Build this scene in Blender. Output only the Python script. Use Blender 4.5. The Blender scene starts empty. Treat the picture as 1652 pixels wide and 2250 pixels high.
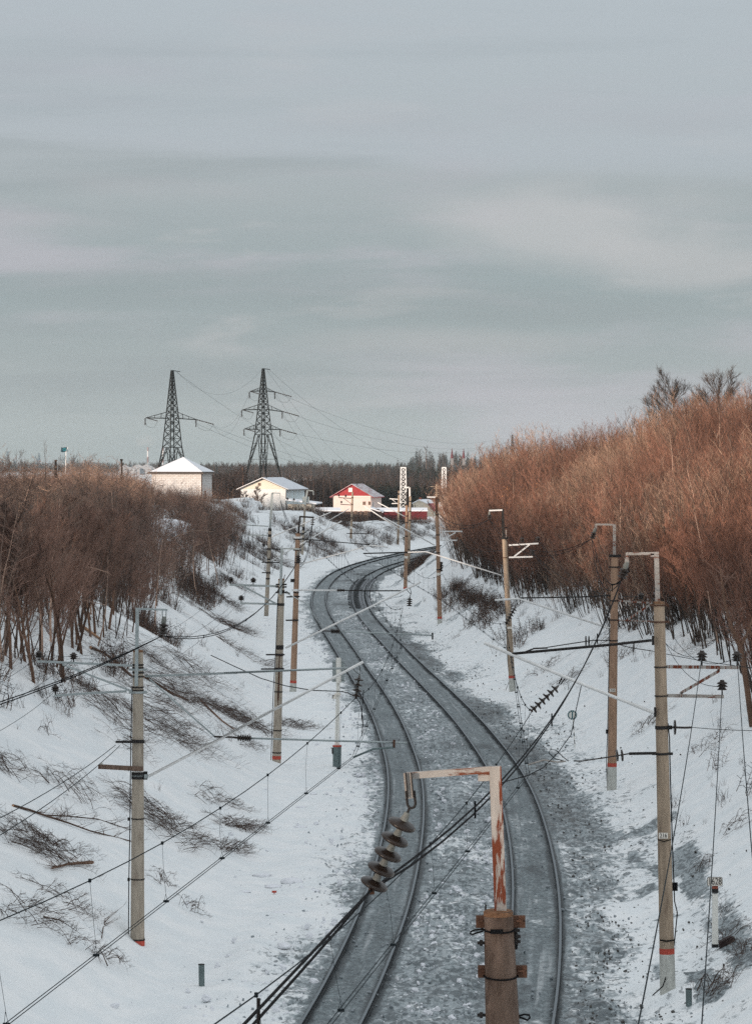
import bpy, bmesh, math, random
import numpy as np
from mathutils import Vector, Matrix
R = math.radians
rng = random.Random(7)
nr = np.random.RandomState(11)
sc = bpy.context.scene
col = sc.collection
F = 7000.0      # focal length in pixels of the 1652 x 2250 working frame
CX, HY, CAMH = 826.0, 1025.0, 14.2

# ---------------------------------------------------------------- helpers
FR = {'R4': (464.05, 1073.1, .27064), 'R5': (986.1, 1073.1, .27064), 'R6': (1276.1, 1131.1, .2578),
      'L1': (0, 1305.1, .31601), 'L2': (0, 1740.2, .31601), 'L3': (493, 1421.1, .24579), 'L4': (493, 1798.2, .2809),
      'L5': (783.1, 1653.2, .2809), 'L6': (1247.1, 1711.2, .24508), 'R3': (638.1, 986.1, .24579),
      'R1': (232, 783.1, .2809), 'R2': (0, 928.1, .31601), 'R7': (986.1, 812.1, .4031), 'D': (0, 0, 1)}
def px(fr, x, y):
    a = FR[fr]; return a[0] + x*a[2], a[1] + y*a[2]
def W(fr, x, y, D):
    X, Y = px(fr, x, y)
    return Vector(((X-CX)/F*D, D, CAMH + (HY-Y)/F*D))

class MB:
    def __init__(s): s.v = []; s.f = []; s.m = []
    def add(s, vs, fs, mi=0):
        n = len(s.v); s.v += [tuple(v) for v in vs]
        for f in fs: s.f.append(tuple(i+n for i in f)); s.m.append(mi)
    def frame(s, d):
        d = Vector(d).normalized()
        a = Vector((0, 0, 1)) if abs(d.z) < .9 else Vector((0, 1, 0))
        u = d.cross(a).normalized(); return u, d.cross(u).normalized()
    def poly(s, pts, rs, n=8, cap=True, mi=0, tip=False, sq=False):
        pts = [Vector(p) for p in pts]
        if not hasattr(rs, '__len__'): rs = [rs]*len(pts)
        vs = []; k = len(pts); u = None
        for i, p in enumerate(pts):
            d = pts[min(i+1, k-1)] - pts[max(i-1, 0)]
            if u is None: u, w = s.frame(d)
            else:
                dn = d.normalized(); u = (u - dn*u.dot(dn)).normalized(); w = dn.cross(u)
            off = math.pi/4 if sq else 0
            for j in range(n):
                a = 2*math.pi*j/n + off
                vs.append(p + (u*math.cos(a) + w*math.sin(a))*rs[i])
        fs = []
        for i in range(k-1):
            for j in range(n):
                a = i*n+j; b = i*n+(j+1) % n; fs.append((a, b, b+n, a+n))
        if cap:
            fs.append(tuple(range(n-1, -1, -1))); fs.append(tuple((k-1)*n+j for j in range(n)))
        s.add(vs, fs, mi)
    def bar(s, p0, p1, w, h=None, mi=0):
        """rectangular bar from p0 to p1, w wide across, h deep (towards camera)"""
        h = h or w; p0 = Vector(p0); p1 = Vector(p1); d = (p1-p0).normalized()
        c = Vector((0, 1, 0)) if abs(d.y) < .9 else Vector((0, 0, 1))
        u = d.cross(c).normalized(); c = u.cross(d).normalized()
        vs = []
        for p in (p0, p1):
            for a, b in ((-1, -1), (1, -1), (1, 1), (-1, 1)): vs.append(p + u*a*w/2 + c*b*h/2)
        s.add(vs, [(0, 1, 2, 3), (7, 6, 5, 4), (0, 4, 5, 1), (1, 5, 6, 2), (2, 6, 7, 3), (3, 7, 4, 0)], mi)
    def box(s, c, d, rz=0, mi=0):
        c = Vector(c); hx, hy, hz = d[0]/2, d[1]/2, d[2]/2; M = Matrix.Rotation(rz, 3, 'Z')
        vs = [c + M @ Vector((x*hx, y*hy, z*hz)) for z in (-1, 1) for x, y in ((-1, -1), (1, -1), (1, 1), (-1, 1))]
        s.add(vs, [(3, 2, 1, 0), (4, 5, 6, 7), (0, 1, 5, 4), (1, 2, 6, 5), (2, 3, 7, 6), (3, 0, 4, 7)], mi)
    def lathe(s, p0, ax, prof, n=16, mi=0):
        """profile list (t along axis, radius)"""
        ax = Vector(ax).normalized(); p0 = Vector(p0)
        s.poly_prof(p0, ax, prof, n, mi)
    def poly_prof(s, p0, ax, prof, n, mi):
        u, w = s.frame(ax); vs = []
        for t, r in prof:
            for j in range(n):
                a = 2*math.pi*j/n; vs.append(p0 + ax*t + (u*math.cos(a)+w*math.sin(a))*r)
        fs = []; k = len(prof)
        for i in range(k-1):
            for j in range(n):
                a = i*n+j; b = i*n+(j+1) % n; fs.append((a, b, b+n, a+n))
        fs.append(tuple(range(n-1, -1, -1))); fs.append(tuple((k-1)*n+j for j in range(n)))
        s.add(vs, fs, mi)
    def spike(s, p0, p1, r, mi=0):
        p0 = Vector(p0); p1 = Vector(p1); d = p1-p0
        if d.length < 1e-6: return
        u, w = s.frame(d)
        s.add([p0+u*r, p0+(w*.87-u*.5)*r, p0-(w*.87+u*.5)*r, p1], [(0, 1, 3), (1, 2, 3), (2, 0, 3)], mi)
    def build(s, name, mats, parent=None, smooth=False, loc=None):
        me = bpy.data.meshes.new(name)
        o = bpy.data.objects.new(name, me); col.objects.link(o)
        off = Vector((0, 0, 0))
        if parent is not None:
            q = parent
            while q is not None: off += Vector(q.location); q = q.parent
            o.parent = parent
        elif loc is not None:
            off = Vector(loc); o.location = off
        va = np.array(s.v, dtype=np.float64) - np.array(off)
        me.from_pydata(va.tolist(), [], s.f)
        if not isinstance(mats, (list, tuple)): mats = [mats]
        for m in mats: me.materials.append(m)
        if len(mats) > 1: me.polygons.foreach_set('material_index', s.m)
        if smooth: me.polygons.foreach_set('use_smooth', [True]*len(s.f))
        me.update(); return o

def tag(o, label=None, cat=None, group=None, kind=None):
    if label: o['label'] = label
    if cat: o['category'] = cat
    if group: o['group'] = group
    if kind: o['kind'] = kind
    return o
def thing(name, label, cat, loc, group=None):
    o = bpy.data.objects.new(name, None); col.objects.link(o); o.location = loc
    o.empty_display_size = .2
    return tag(o, label, cat, group)

# ---------------------------------------------------------------- noise
def _h(ix, iy, seed):
    n = (ix*374761393 + iy*668265263 + seed*362437) & 0xffffffff
    n = ((n ^ (n >> 13)) * 1274126177) & 0xffffffff
    return ((n ^ (n >> 16)) & 0xffff)/65535.0
def vn(x, y, seed=0):
    x = np.asarray(x, float); y = np.asarray(y, float)
    ix = np.floor(x).astype(np.int64); iy = np.floor(y).astype(np.int64)
    fx = x-ix; fy = y-iy; fx = fx*fx*(3-2*fx); fy = fy*fy*(3-2*fy)
    a = _h(ix, iy, seed); b = _h(ix+1, iy, seed); c = _h(ix, iy+1, seed); d = _h(ix+1, iy+1, seed)
    return (a*(1-fx)+b*fx)*(1-fy) + (c*(1-fx)+d*fx)*fy - .5
def fbm(x, y, sc_, oct=4, seed=0):
    r = 0; a = 1
    for o in range(oct):
        r = r + a*vn(np.asarray(x)/sc_+o*17.3, np.asarray(y)/sc_-o*9.1, seed+o); sc_ = sc_/2.03; a *= .5
    return r
def sst(a, b, x):
    t = np.clip((np.asarray(x, float)-a)/(b-a), 0, 1); return t*t*(3-2*t)

# ---------------------------------------------------------------- track curves (plan position of the rails)
_LL = [(-60, -25.5), (-40, -22), (0, -14.2), (33, -8.3), (60, -4.2), (81, -1.95), (94.3, -1.0), (101.9, -.55), (120, .15), (128.6, .37), (141, .52), (152, .48),
       (161, .30), (179, -.17), (197, -.87), (221, -1.99), (238, -2.8), (251, -3.4), (281, -4.86), (310, -6.1), (335, -6.8), (358, -7.1),
       (388, -7.0), (423, -6.1), (455, -4.2), (484, -1.4), (529, 4.4), (568, 10.5), (620, 20), (700, 37), (800, 63), (1000, 125)]
_DR = [(-60, 6.3), (160, 6.25), (200, 5.9), (270, 5.7), (330, 5.9), (396, 6.3), (434, 6.9), (502, 7.8), (568, 8.2), (1000, 9)]
def _interp(tab, y):
    xs = np.array([a for a, b in tab], float); ys = np.array([b for a, b in tab], float)
    n = len(xs); d = np.diff(ys)/np.diff(xs); m = np.zeros(n); m[0] = d[0]; m[-1] = d[-1]
    h = np.diff(xs)
    m[1:-1] = (d[:-1]*h[1:]+d[1:]*h[:-1])/(h[1:]+h[:-1])
    y = np.asarray(y, float); i = np.clip(np.searchsorted(xs, y)-1, 0, n-2)
    t = (y-xs[i])/h[i]; tc = np.clip(t, 0, 1)
    r = ((2*tc**3-3*tc**2+1)*ys[i]+(tc**3-2*tc**2+tc)*h[i]*m[i]+(-2*tc**3+3*tc**2)*ys[i+1]+(tc**3-tc**2)*h[i]*m[i+1])
    return r + np.where(t > 1, (t-1)*h[i]*m[i+1], 0) + np.where(t < 0, t*h[i]*m[i], 0)
_yy = np.arange(-60, 1000, 4.0)
def _smooth(tab, k=4):
    v = _interp(tab, _yy)
    ker = np.exp(-np.linspace(-2, 2, 2*k+1)**2); ker /= ker.sum()
    p = np.pad(v, k, mode='reflect', reflect_type='odd'); return np.convolve(p, ker, 'valid')
_LLs, _DRs = _smooth(_LL, 3), _smooth(_DR, 6)
def LL(y): return np.interp(y, _yy, _LLs)
def RR(y): return LL(y) + np.interp(y, _yy, _DRs)
def TL(y): return LL(y)+.8
def TR(y): return RR(y)-.8

# ---------------------------------------------------------------- terrain
def lin(tab, y): return np.interp(y, [a for a, b in tab], [b for a, b in tab])
def ramp(o, k): return k*np.logaddexp(0, o/k)
def smin(a, b, k): return -k*np.logaddexp(-a/k, -b/k)
def ground(X, Y):
    X = np.asarray(X, float); Y = np.asarray(Y, float)
    ll = LL(Y); rr = RR(Y)
    oL = ll - X; oR = X - rr
    wob = fbm(X, Y, 22, 2, 3)
    foot = lin([(0, 5.2), (250, 5.4), (330, 5.2), (420, 5.8), (520, 6)], Y)
    hp = lin([(0, 9), (350, 9), (420, 7.2), (520, 5.2), (560, 4.6), (600, 3.8), (640, 3.1), (700, 3.3), (900, 4)], Y)
    hp = hp + (lin([(0, 9), (350, 9), (450, 8.2), (560, 6.3), (620, 6.0), (700, 4.2), (900, 4.5)], Y)-hp)*sst(-7, -12, X)
    hp = np.where(X < -20, np.maximum(hp, lin([(0, 9), (520, 9), (600, 6.5), (760, 5)], Y)), hp) + wob*lin([(0, 1.), (400, 1.), (520, .25), (700, .1)], Y)
    zl = smin(ramp(oL-foot+wob*1.3, .7)*.585, hp, .7)
    k = lin([(0, .66), (280, .68), (380, .86), (520, .9), (700, .6)], Y)
    rd = lin([(0, 15.5), (240, 16.0), (265, 15.0), (300, 11.9), (340, 10.0), (420, 7.9), (500, 7.2), (600, 8), (800, 6), (900, 5)], Y) + wob*1.5
    zr = smin(ramp(oR-3.6+wob*1.0, .6)*k, rd, 1.2)
    z = zl + zr
    # hummocks on the left slope
    z = z + sst(3, 8, oL)*fbm(X, Y, 7, 3, 9)*.9*sst(750, 500, Y) + sst(5, 10, oR)*fbm(X, Y, 8, 3, 19)*.7*sst(750, 500, Y)
    # snow ridge and hollow around the nearest left mast
    z = z + .55*np.exp(-((X+8.3)**2/3.5+(Y-86.5)**2/14)) - .25*np.exp(-((X+6.0)**2/1.5+(Y-90)**2/8))
    far = 4.0 + fbm(X, Y, 300, 2, 5)*3
    t = sst(680, 860, Y)
    bed = -.16 + 0*X
    return (z+bed)*(1-t) + far*t
def gz(x, y): return float(ground(x, y))
def ground_px(x, y, fr='D', y0=45, y1=800):
    x, y = px(fr, x, y)
    ys = np.linspace(y0, y1, 3000)
    xs = (x-CX)/F*ys; zs = CAMH+(HY-y)/F*ys
    g = ground(xs, ys); k = np.nonzero(zs <= g)[0]
    if len(k) == 0: return None
    i = k[0]; return Vector((xs[i], ys[i], g[i]))

# ---------------------------------------------------------------- materials
def mat(name, base=(.5, .5, .5), rough=.8, metal=0, noise=0, nscale=5, bump=0, bscale=40, second=None, lo=.45, hi=.6, stretch=(1, 1, 1), spec=.3):
    m = bpy.data.materials.new(name); m.use_nodes = True; nt = m.node_tree; N = nt.nodes; L = nt.links
    b = N['Principled BSDF']; b.inputs['Roughness'].default_value = rough; b.inputs['Metallic'].default_value = metal
    b.inputs['Specular IOR Level'].default_value = spec
    b.inputs['Base Color'].default_value = (*base, 1)
    if noise or second or bump:
        tc = N.new('ShaderNodeTexCoord'); mp = N.new('ShaderNodeMapping'); mp.inputs['Scale'].default_value = stretch
        L.new(tc.outputs['Object'], mp.inputs['Vector'])
        src = None
        if noise:
            n1 = N.new('ShaderNodeTexNoise'); n1.inputs['Scale'].default_value = nscale; n1.inputs['Detail'].default_value = 6
            L.new(mp.outputs[0], n1.inputs['Vector'])
            r = N.new('ShaderNodeMapRange'); r.inputs['From Min'].default_value = .25; r.inputs['From Max'].default_value = .75
            r.inputs['To Min'].default_value = 1-noise; r.inputs['To Max'].default_value = 1+noise
            L.new(n1.outputs['Fac'], r.inputs['Value'])
            mx = N.new('ShaderNodeVectorMath'); mx.operation = 'SCALE'; mx.inputs[0].default_value = base
            L.new(r.outputs[0], mx.inputs['Scale']); src = mx.outputs[0]
        if second:
            n2 = N.new('ShaderNodeTexNoise'); n2.inputs['Scale'].default_value = nscale*.8; n2.inputs['Detail'].default_value = 7
            n2.inputs['Roughness'].default_value = .65
            L.new(mp.outputs[0], n2.inputs['Vector'])
            r2 = N.new('ShaderNodeMapRange'); r2.inputs['From Min'].default_value = lo; r2.inputs['From Max'].default_value = hi
            L.new(n2.outputs['Fac'], r2.inputs['Value'])
            mi = N.new('ShaderNodeMix'); mi.data_type = 'RGBA'; L.new(r2.outputs[0], mi.inputs[0])
            if src: L.new(src, mi.inputs[6])
            else: mi.inputs[6].default_value = (*base, 1)
            mi.inputs[7].default_value = (*second, 1); src = mi.outputs[2]
        if src: L.new(src, b.inputs['Base Color'])
        if bump:
            n3 = N.new('ShaderNodeTexNoise'); n3.inputs['Scale'].default_value = bscale; n3.inputs['Detail'].default_value = 5
            L.new(tc.outputs['Object'], n3.inputs['Vector'])
            bp = N.new('ShaderNodeBump'); bp.inputs['Strength'].default_value = bump; bp.inputs['Distance'].default_value = .02
            L.new(n3.outputs['Fac'], bp.inputs['Height']); L.new(bp.outputs[0], b.inputs['Normal'])
    return m
M = {}
M['con_tan'] = mat('concrete tan', (.36, .275, .20), .9, noise=.3, nscale=1.6, bump=.5, bscale=30, second=(.16, .11, .08), lo=.56, hi=.75, stretch=(5, 5, .7))
M['con_brown'] = mat('concrete brown', (.36, .225, .15), .9, noise=.25, nscale=1.4, bump=.5, bscale=30, second=(.15, .09, .06), lo=.56, hi=.78, stretch=(5, 5, .6))
M['con_near'] = mat('concrete near', (.135, .095, .074), .95, noise=.5, nscale=3.5, bump=1., bscale=55, second=(.045, .024, .015), lo=.52, hi=.68, stretch=(1.8, 1.8, .6))
M['con_grey'] = mat('concrete grey', (.39, .335, .27), .9, noise=.25, nscale=1.6, bump=.5, bscale=30, second=(.22, .17, .13), lo=.55, hi=.75, stretch=(5, 5, .8))
M['con_cap'] = mat('concrete cap', (.19, .10, .055), .95, noise=.5, nscale=12, bump=1, bscale=50)
M['lime'] = mat('whitewash', (.50, .50, .46), .9, noise=.2, nscale=2, second=(.25, .25, .23), lo=.55, hi=.8, stretch=(3, 3, 1))
M['red'] = mat('red paint', (.46, .075, .05), .7, noise=.2, nscale=8)
M['paint'] = mat('aged white paint', (.35, .32, .29), .6, noise=.25, nscale=2, second=(.15, .04, .015), lo=.54, hi=.62, stretch=(2.2, 5, 9))
M['paint_rusty'] = mat('rusting white paint', (.35, .32, .29), .6, noise=.25, nscale=1.6, second=(.15, .034, .012), lo=.50, hi=.535, stretch=(7, 7, .9))
M['tube_white'] = mat('white painted tube', (.78, .77, .75), .5, noise=.1, nscale=6)
M['galv'] = mat('galvanised steel', (.36, .40, .40), .45, metal=.3, noise=.15, nscale=4)
M['steel'] = mat('dark steel', (.03, .027, .026), .8, spec=.15, noise=.3, nscale=8)
M['rust'] = mat('rusty steel', (.09, .045, .028), .85, noise=.4, nscale=7)
M['wire'] = mat('weathered wire', (.018, .024, .027), .8, spec=.1)
M['cable'] = mat('black cable', (.008, .008, .009), .9, spec=.08)
M['porc'] = mat('brown porcelain', (.022, .014, .010), .34, noise=.3, nscale=9, spec=.35)
M['capd'] = mat('dark insulator cap', (.10, .09, .08), .5)
M['cap'] = mat('insulator cap', (.17, .175, .16), .6, noise=.15, nscale=30, second=(.22, .10, .04), lo=.62, hi=.72)
M['white'] = mat('white enamel', (.82, .80, .74), .5, noise=.05, nscale=6)
M['black'] = mat('black enamel', (.015, .015, .015), .5)
M['wood'] = mat('weathered wood', (.15, .10, .075), .9, noise=.4, nscale=3, stretch=(6, 6, .6))
M['wood_dark'] = mat('dark stained wood', (.035, .022, .02), .85, noise=.4, nscale=2, stretch=(6, 6, .5))
M['grey_paint'] = mat('grey paint', (.13, .17, .17), .6, noise=.2, nscale=5)
M['rail'] = mat('rail steel', (.018, .022, .025), .7, spec=.2, noise=.3, nscale=6)
M['railtop'] = mat('rail head', (.11, .135, .15), .42, metal=.6)
M['sleeper'] = mat('sleeper', (.055, .06, .062), .9, noise=.4, nscale=4, second=(.55, .57, .6), lo=.5, hi=.62)
M['pylon'] = mat('pylon steel', (.012, .014, .014), .8, spec=.1)
M['plate'] = mat('sign plate', (.80, .74, .66), .5, noise=.06, nscale=20)
# ================================================================ world, sun, camera
SUN_EL, SUN_AZ = R(5.2), R(227)      # azimuth measured clockwise from +Y: low sun behind the viewer's left shoulder
world = bpy.data.worlds.new('World'); sc.world = world; world.use_nodes = True
nt = world.node_tree; N = nt.nodes; L = nt.links; N.clear()
out = N.new('ShaderNodeOutputWorld'); bg = N.new('ShaderNodeBackground'); bg.inputs['Strength'].default_value = .1
sky = N.new('ShaderNodeTexSky'); sky.sky_type = 'NISHITA'; sky.sun_disc = False
sky.sun_elevation = SUN_EL; sky.sun_rotation = SUN_AZ
tc = N.new('ShaderNodeTexCoord')
sep = N.new('ShaderNodeSeparateXYZ'); L.new(tc.outputs['Generated'], sep.inputs[0])
def nmath(op, a, b=None, c=None, clamp=False):
    n = N.new('ShaderNodeMath'); n.operation = op; n.use_clamp = clamp
    for i, v in enumerate((a, b, c)):
        if v is None: continue
        if isinstance(v, (int, float)): n.inputs[i].default_value = v
        else: L.new(v, n.inputs[i])
    return n.outputs[0]
# cloud layer: colour by elevation, broken by drawn out noise
ramp_ = N.new('ShaderNodeValToRGB'); wn = N.new('ShaderNodeTexNoise'); wn.inputs['Scale'].default_value = 3.2; wn.inputs['Detail'].default_value = 2; L.new(tc.outputs['Generated'], wn.inputs[0])
L.new(nmath('MULTIPLY', nmath('ADD', sep.outputs['Z'], nmath('MULTIPLY', nmath('SUBTRACT', wn.outputs['Fac'], .5), .035)), 2.5), ramp_.inputs[0])
cr = ramp_.color_ramp
def stop(p, c):
    e = cr.elements.new(p); e.color = (*c, 1)
cr.elements[0].position = 0; cr.elements[0].color = (.315, .375, .385, 1)
cr.elements[1].position = 1; cr.elements[1].color = (.90, .94, .95, 1)
stop(.06, (.33, .38, .40)); stop(.14, (.285, .348, .375)); stop(.21, (.35, .398, .425)); stop(.245, (.41, .45, .49)); stop(.29, (.41, .455, .485)); stop(.38, (.455, .505, .545)); stop(.55, (.64, .67, .72))
def cloud(scale, thr0, thr1, off):
    mp = N.new('ShaderNodeMapping'); mp.inputs['Scale'].default_value = scale; mp.inputs['Location'].default_value = off
    L.new(tc.outputs['Generated'], mp.inputs[0])
    n = N.new('ShaderNodeTexNoise'); n.inputs['Scale'].default_value = 1; n.inputs['Detail'].default_value = 8
    n.inputs['Roughness'].default_value = .56; n.inputs['Distortion'].default_value = .4
    L.new(mp.outputs[0], n.inputs[0])
    r = N.new('ShaderNodeMapRange'); r.interpolation_type = 'SMOOTHSTEP'
    r.inputs['From Min'].default_value = thr0; r.inputs['From Max'].default_value = thr1
    L.new(n.outputs['Fac'], r.inputs['Value']); return r.outputs[0]
def mix(f, a, b):
    m = N.new('ShaderNodeMix'); m.data_type = 'RGBA'
    if isinstance(f, float): m.inputs[0].default_value = f
    else: L.new(f, m.inputs[0])
    for i, v in ((6, a), (7, b)):
        if isinstance(v, tuple): m.inputs[i].default_value = (*v, 1)
        else: L.new(v, m.inputs[i])
    return m.outputs[2]
c0 = ramp_.outputs[0]
up = N.new('ShaderNodeMapRange'); up.inputs['From Min'].default_value = .0; up.inputs['From Max'].default_value = .03; L.new(sep.outputs['Z'], up.inputs['Value'])
lav = nmath('MULTIPLY', cloud((5, 5, 34), .47, .66, (3, 1, 2.2)), .75)
c1 = mix(lav, c0, (.45, .445, .50))
dk = nmath('MULTIPLY', cloud((4, 4, 60), .50, .70, (7, 3, 5)), .5)
c2 = mix(dk, c1, (.27, .318, .345))
wisp = nmath('MULTIPLY', nmath('MULTIPLY', cloud((11, 11, 60), .55, .74, (1.7, 4, .4)), .6), up.outputs[0])
c3 = mix(wisp, c2, (.50, .50, .52))
def sstep(v, a, b_):
    r = N.new('ShaderNodeMapRange'); r.interpolation_type = 'SMOOTHSTEP'; r.inputs['From Min'].default_value = a; r.inputs['From Max'].default_value = b_; L.new(v, r.inputs['Value']); return r.outputs[0]
SX, SZ = sep.outputs['X'], sep.outputs['Z']
n2 = N.new('ShaderNodeTexNoise'); n2.inputs['Scale'].default_value = 9; n2.inputs['Detail'].default_value = 8
mp2 = N.new('ShaderNodeMapping'); mp2.inputs['Scale'].default_value = (1, 1, 3.2); L.new(tc.outputs['Generated'], mp2.inputs[0]); L.new(mp2.outputs[0], n2.inputs[0])
wob_ = nmath('MULTIPLY', nmath('SUBTRACT', n2.outputs['Fac'], .5), .02)
# bright cloud sheet with a curved lower edge, and a darker band under it
edge_ = nmath('ADD', nmath('SUBTRACT', nmath('ADD', SZ, nmath('MULTIPLY', SX, .055)), .0945), nmath('MULTIPLY', wob_, .35))
sheet = nmath('MULTIPLY', sstep(edge_, -.003, .006), .5)
c3 = mix(sheet, c3, (.405, .455, .505))
under = nmath('MULTIPLY', nmath('MULTIPLY', sstep(edge_, -.016, -.002), nmath('SUBTRACT', 1.0, sstep(edge_, -.002, .002))), .35)
c3 = mix(under, c3, (.33, .375, .40))
def blob(x, z, rx, rz, k, colr):
    global c3
    dx = nmath('DIVIDE', nmath('SUBTRACT', SX, x), rx); dz = nmath('DIVIDE', nmath('ADD', nmath('SUBTRACT', SZ, z), wob_), rz)
    d2 = nmath('ADD', nmath('MULTIPLY', dx, dx), nmath('MULTIPLY', dz, dz))
    n3 = sstep(n2.outputs['Fac'], .38, .62)
    f = nmath('MULTIPLY', nmath('MULTIPLY', nmath('SUBTRACT', 1.0, sstep(d2, 0, 1)), n3), k)
    c3 = mix(f, c3, colr)
blob(.062, .078, .065, .016, .6, (.52, .52, .54)); blob(.10, .068, .05, .012, .6, (.50, .50, .52)); blob(-.085, .082, .07, .012, .5, (.45, .44, .475))
blob(.03, .052, .09, .010, .55, (.27, .32, .345)); blob(-.06, .058, .08, .009, .55, (.275, .325, .35)); blob(-.08, .125, .06, .014, .5, (.36, .40, .44)); blob(.02, .040, .06, .006, .5, (.42, .43, .45)); blob(.045, .108, .09, .007, .5, (.38, .40, .445))
sm = N.new('ShaderNodeVectorMath'); sm.operation = 'SCALE'; L.new(c3, sm.inputs[0]); L.new(nmath('MULTIPLY', nmath('ADD', 1.0, nmath('MULTIPLY', sstep(SZ, .16, .7), .32)), 10.0), sm.inputs['Scale'])
fin = mix(.93, sky.outputs[0], sm.outputs[0])
L.new(fin, bg.inputs[0]); L.new(bg.outputs[0], out.inputs[0])

sd = bpy.data.lights.new('sun', 'SUN'); sd.energy = 4.8; sd.angle = R(1.5); sd.color = (1, .80, .64)
so = bpy.data.objects.new('sun', sd); col.objects.link(so); so.location = (-60, -60, 60)
sdir = Vector((math.sin(SUN_AZ)*math.cos(SUN_EL), math.cos(SUN_AZ)*math.cos(SUN_EL), math.sin(SUN_EL)))
so.rotation_euler = sdir.to_track_quat('Z', 'Y').to_euler()

cd = bpy.data.cameras.new('camera'); cam = bpy.data.objects.new('camera', cd); col.objects.link(cam)
cam.location = (0, 0, CAMH); cam.rotation_euler = (R(90), 0, 0)
cd.sensor_fit = 'VERTICAL'; cd.sensor_height = 36; cd.lens = F/2250*36; cd.shift_y = -100/2250
cd.clip_start = .5; cd.clip_end = 40000
sc.camera = cam
sc.view_settings.view_transform = 'Standard'; sc.view_settings.look = 'None'
sc.view_settings.exposure = 0.13; sc.view_settings.gamma = 1
sc.cycles.max_bounces = 6; sc.cycles.diffuse_bounces = 3; sc.cycles.glossy_bounces = 2
sc.cycles.volume_bounces = 0; sc.cycles.use_denoising = False
sc.cycles.volume_step_rate = 5
try: sc.cycles.volume_max_steps = 64
except Exception: pass

# ================================================================ ground sheet
ys = [-60.0]
while ys[-1] < 14000:
    y = ys[-1]
    ys.append(y + (2.5 if y < 55 else (max(.3, y*.0042) if y < 640 else (6 if y < 760 else y*.03))))
ys = np.array(ys)
of = [0.0]
while of[-1] < 75:
    o = of[-1]; of.append(o + (.17 if o < 8.5 else (.3 if o < 14 else (.6 if o < 30 else 1.4))))
of += [85, 100, 130, 180, 260, 400, 700, 1200]
of = np.array(of); of = np.concatenate([-of[::-1][:-1], of])
w = np.where(ys > 500, 1 + (np.maximum(ys, 500)-500)/500, 1)
C = (LL(np.minimum(ys, 640))+RR(np.minimum(ys, 640)))/2
GX = C[:, None] + of[None, :]*w[:, None]; GY = np.repeat(ys[:, None], len(of), 1)
GZ = ground(GX, GY)
oL = LL(GY)-GX; oR = GX-RR(GY); near = sst(700, 500, GY)
gw = 1.12+.35*fbm(GX, GY/5, 2.5, 3, 71)
inL = np.exp(-(np.abs(GX-TL(GY))/gw)**3); inR = np.exp(-(np.abs(GX-TR(GY))/gw)**3)
bedm = sst(3.4, .8, oL)*sst(4.2, 2.5, oR)
rough = sst(5, .5, oL)*sst(6, 2, oR)*(1-.75*inL)*(1-.75*inR)
lump = fbm(GX, GY, .75, 3, 31)
lumpb = fbm(GX, GY*.8, 2.2, 3, 41)
GZ = GZ + near*(rough*(lump*.26+lumpb*.14) + .10*sst(1, 3, oL)*lumpb + .09*sst(3, 6, oR)*lumpb + .05*sst(2, 4, oL+0*oR)*lump*(vn(GX/3, GY/6, 402) > .1))
# ballast shoulder and snow berm between the tracks
mid = (TL(GY)+TR(GY))/2
GZ = GZ + near*bedm*(.07*np.exp(-((GX-mid)/.8)**2)) + near*.12*np.exp(-((oR-3.0)/.5)**2)*(vn(GX, GY/6, 77)+.6)
GZ = GZ + near*.14*np.exp(-((oL-2.6)/.7)**2)*(vn(GX, GY/7, 79)+.7)
for bx_, by_, d_, r_ in ((7.9, 86, .30, .5), (10.2, 138, .35, .6), (8.5, 199, .3, .6), (-4.8, 151, .25, .5), (-5.2, 202, .25, .5), (-6.95, 93, .15, .45)):
    GZ = GZ - d_*np.exp(-(((GX-bx_)/r_)**2+((GY-by_)/(r_*1.4))**2)) + d_*.5*np.exp(-((np.hypot(GX-bx_, (GY-by_)/1.4)-r_*2)/(r_*.6))**2)
nu, nv = GX.shape
co = np.stack([GX, GY, GZ], -1).reshape(-1, 3)
ii = np.arange(nu*nv).reshape(nu, nv)
fq = np.stack([ii[:-1, :-1], ii[:-1, 1:], ii[1:, 1:], ii[1:, :-1]], -1).reshape(-1, 4)
me = bpy.data.meshes.new('ground')
me.vertices.add(len(co)); me.vertices.foreach_set('co', co.ravel())
me.loops.add(fq.size); me.loops.foreach_set('vertex_index', fq.ravel().astype(np.int32))
me.polygons.add(len(fq)); me.polygons.foreach_set('loop_start', np.arange(0, fq.size, 4, dtype=np.int32))
me.polygons.foreach_set('loop_total', np.full(len(fq), 4, dtype=np.int32))
me.polygons.foreach_set('use_smooth', np.ones(len(fq), dtype=bool))
me.update(calc_edges=True)
# soiling: how much soot and ballast is mixed into the snow, by distance from the rails
p1 = fbm(GX, GY/2.5, 3.2, 4, 51); p2 = fbm(GX, GY/3.0, 1.3, 4, 61)
dirt = np.zeros_like(GX)
dirt = np.maximum(dirt, .74*inL*(1+.4*p2)); dirt = np.maximum(dirt, .74*inR*(1+.6*p2))
btw = sst(-.75, -.95, GX-TR(GY))*sst(.75, .95, GX-TL(GY))
dirt = np.maximum(dirt, btw*np.clip(.62+.42*p1+.2*p2+.1*sst(200, 330, GY), 0, 1))
rt = sst(-.2, .3, oR)*sst(lin([(60, 4.2), (110, 3.6), (190, 3.4), (230, 2.6), (300, 1.8), (420, 1.2), (600, 1.6)], GY)+2.2*p1+.8*p2, .9, oR)
dirt = np.maximum(dirt, rt*np.clip(.68+.5*p1, .2, 1))
lt = sst(-.1, .2, oL)*sst(1.9+2.2*p1+1.2*p2, .2, oL)
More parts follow.
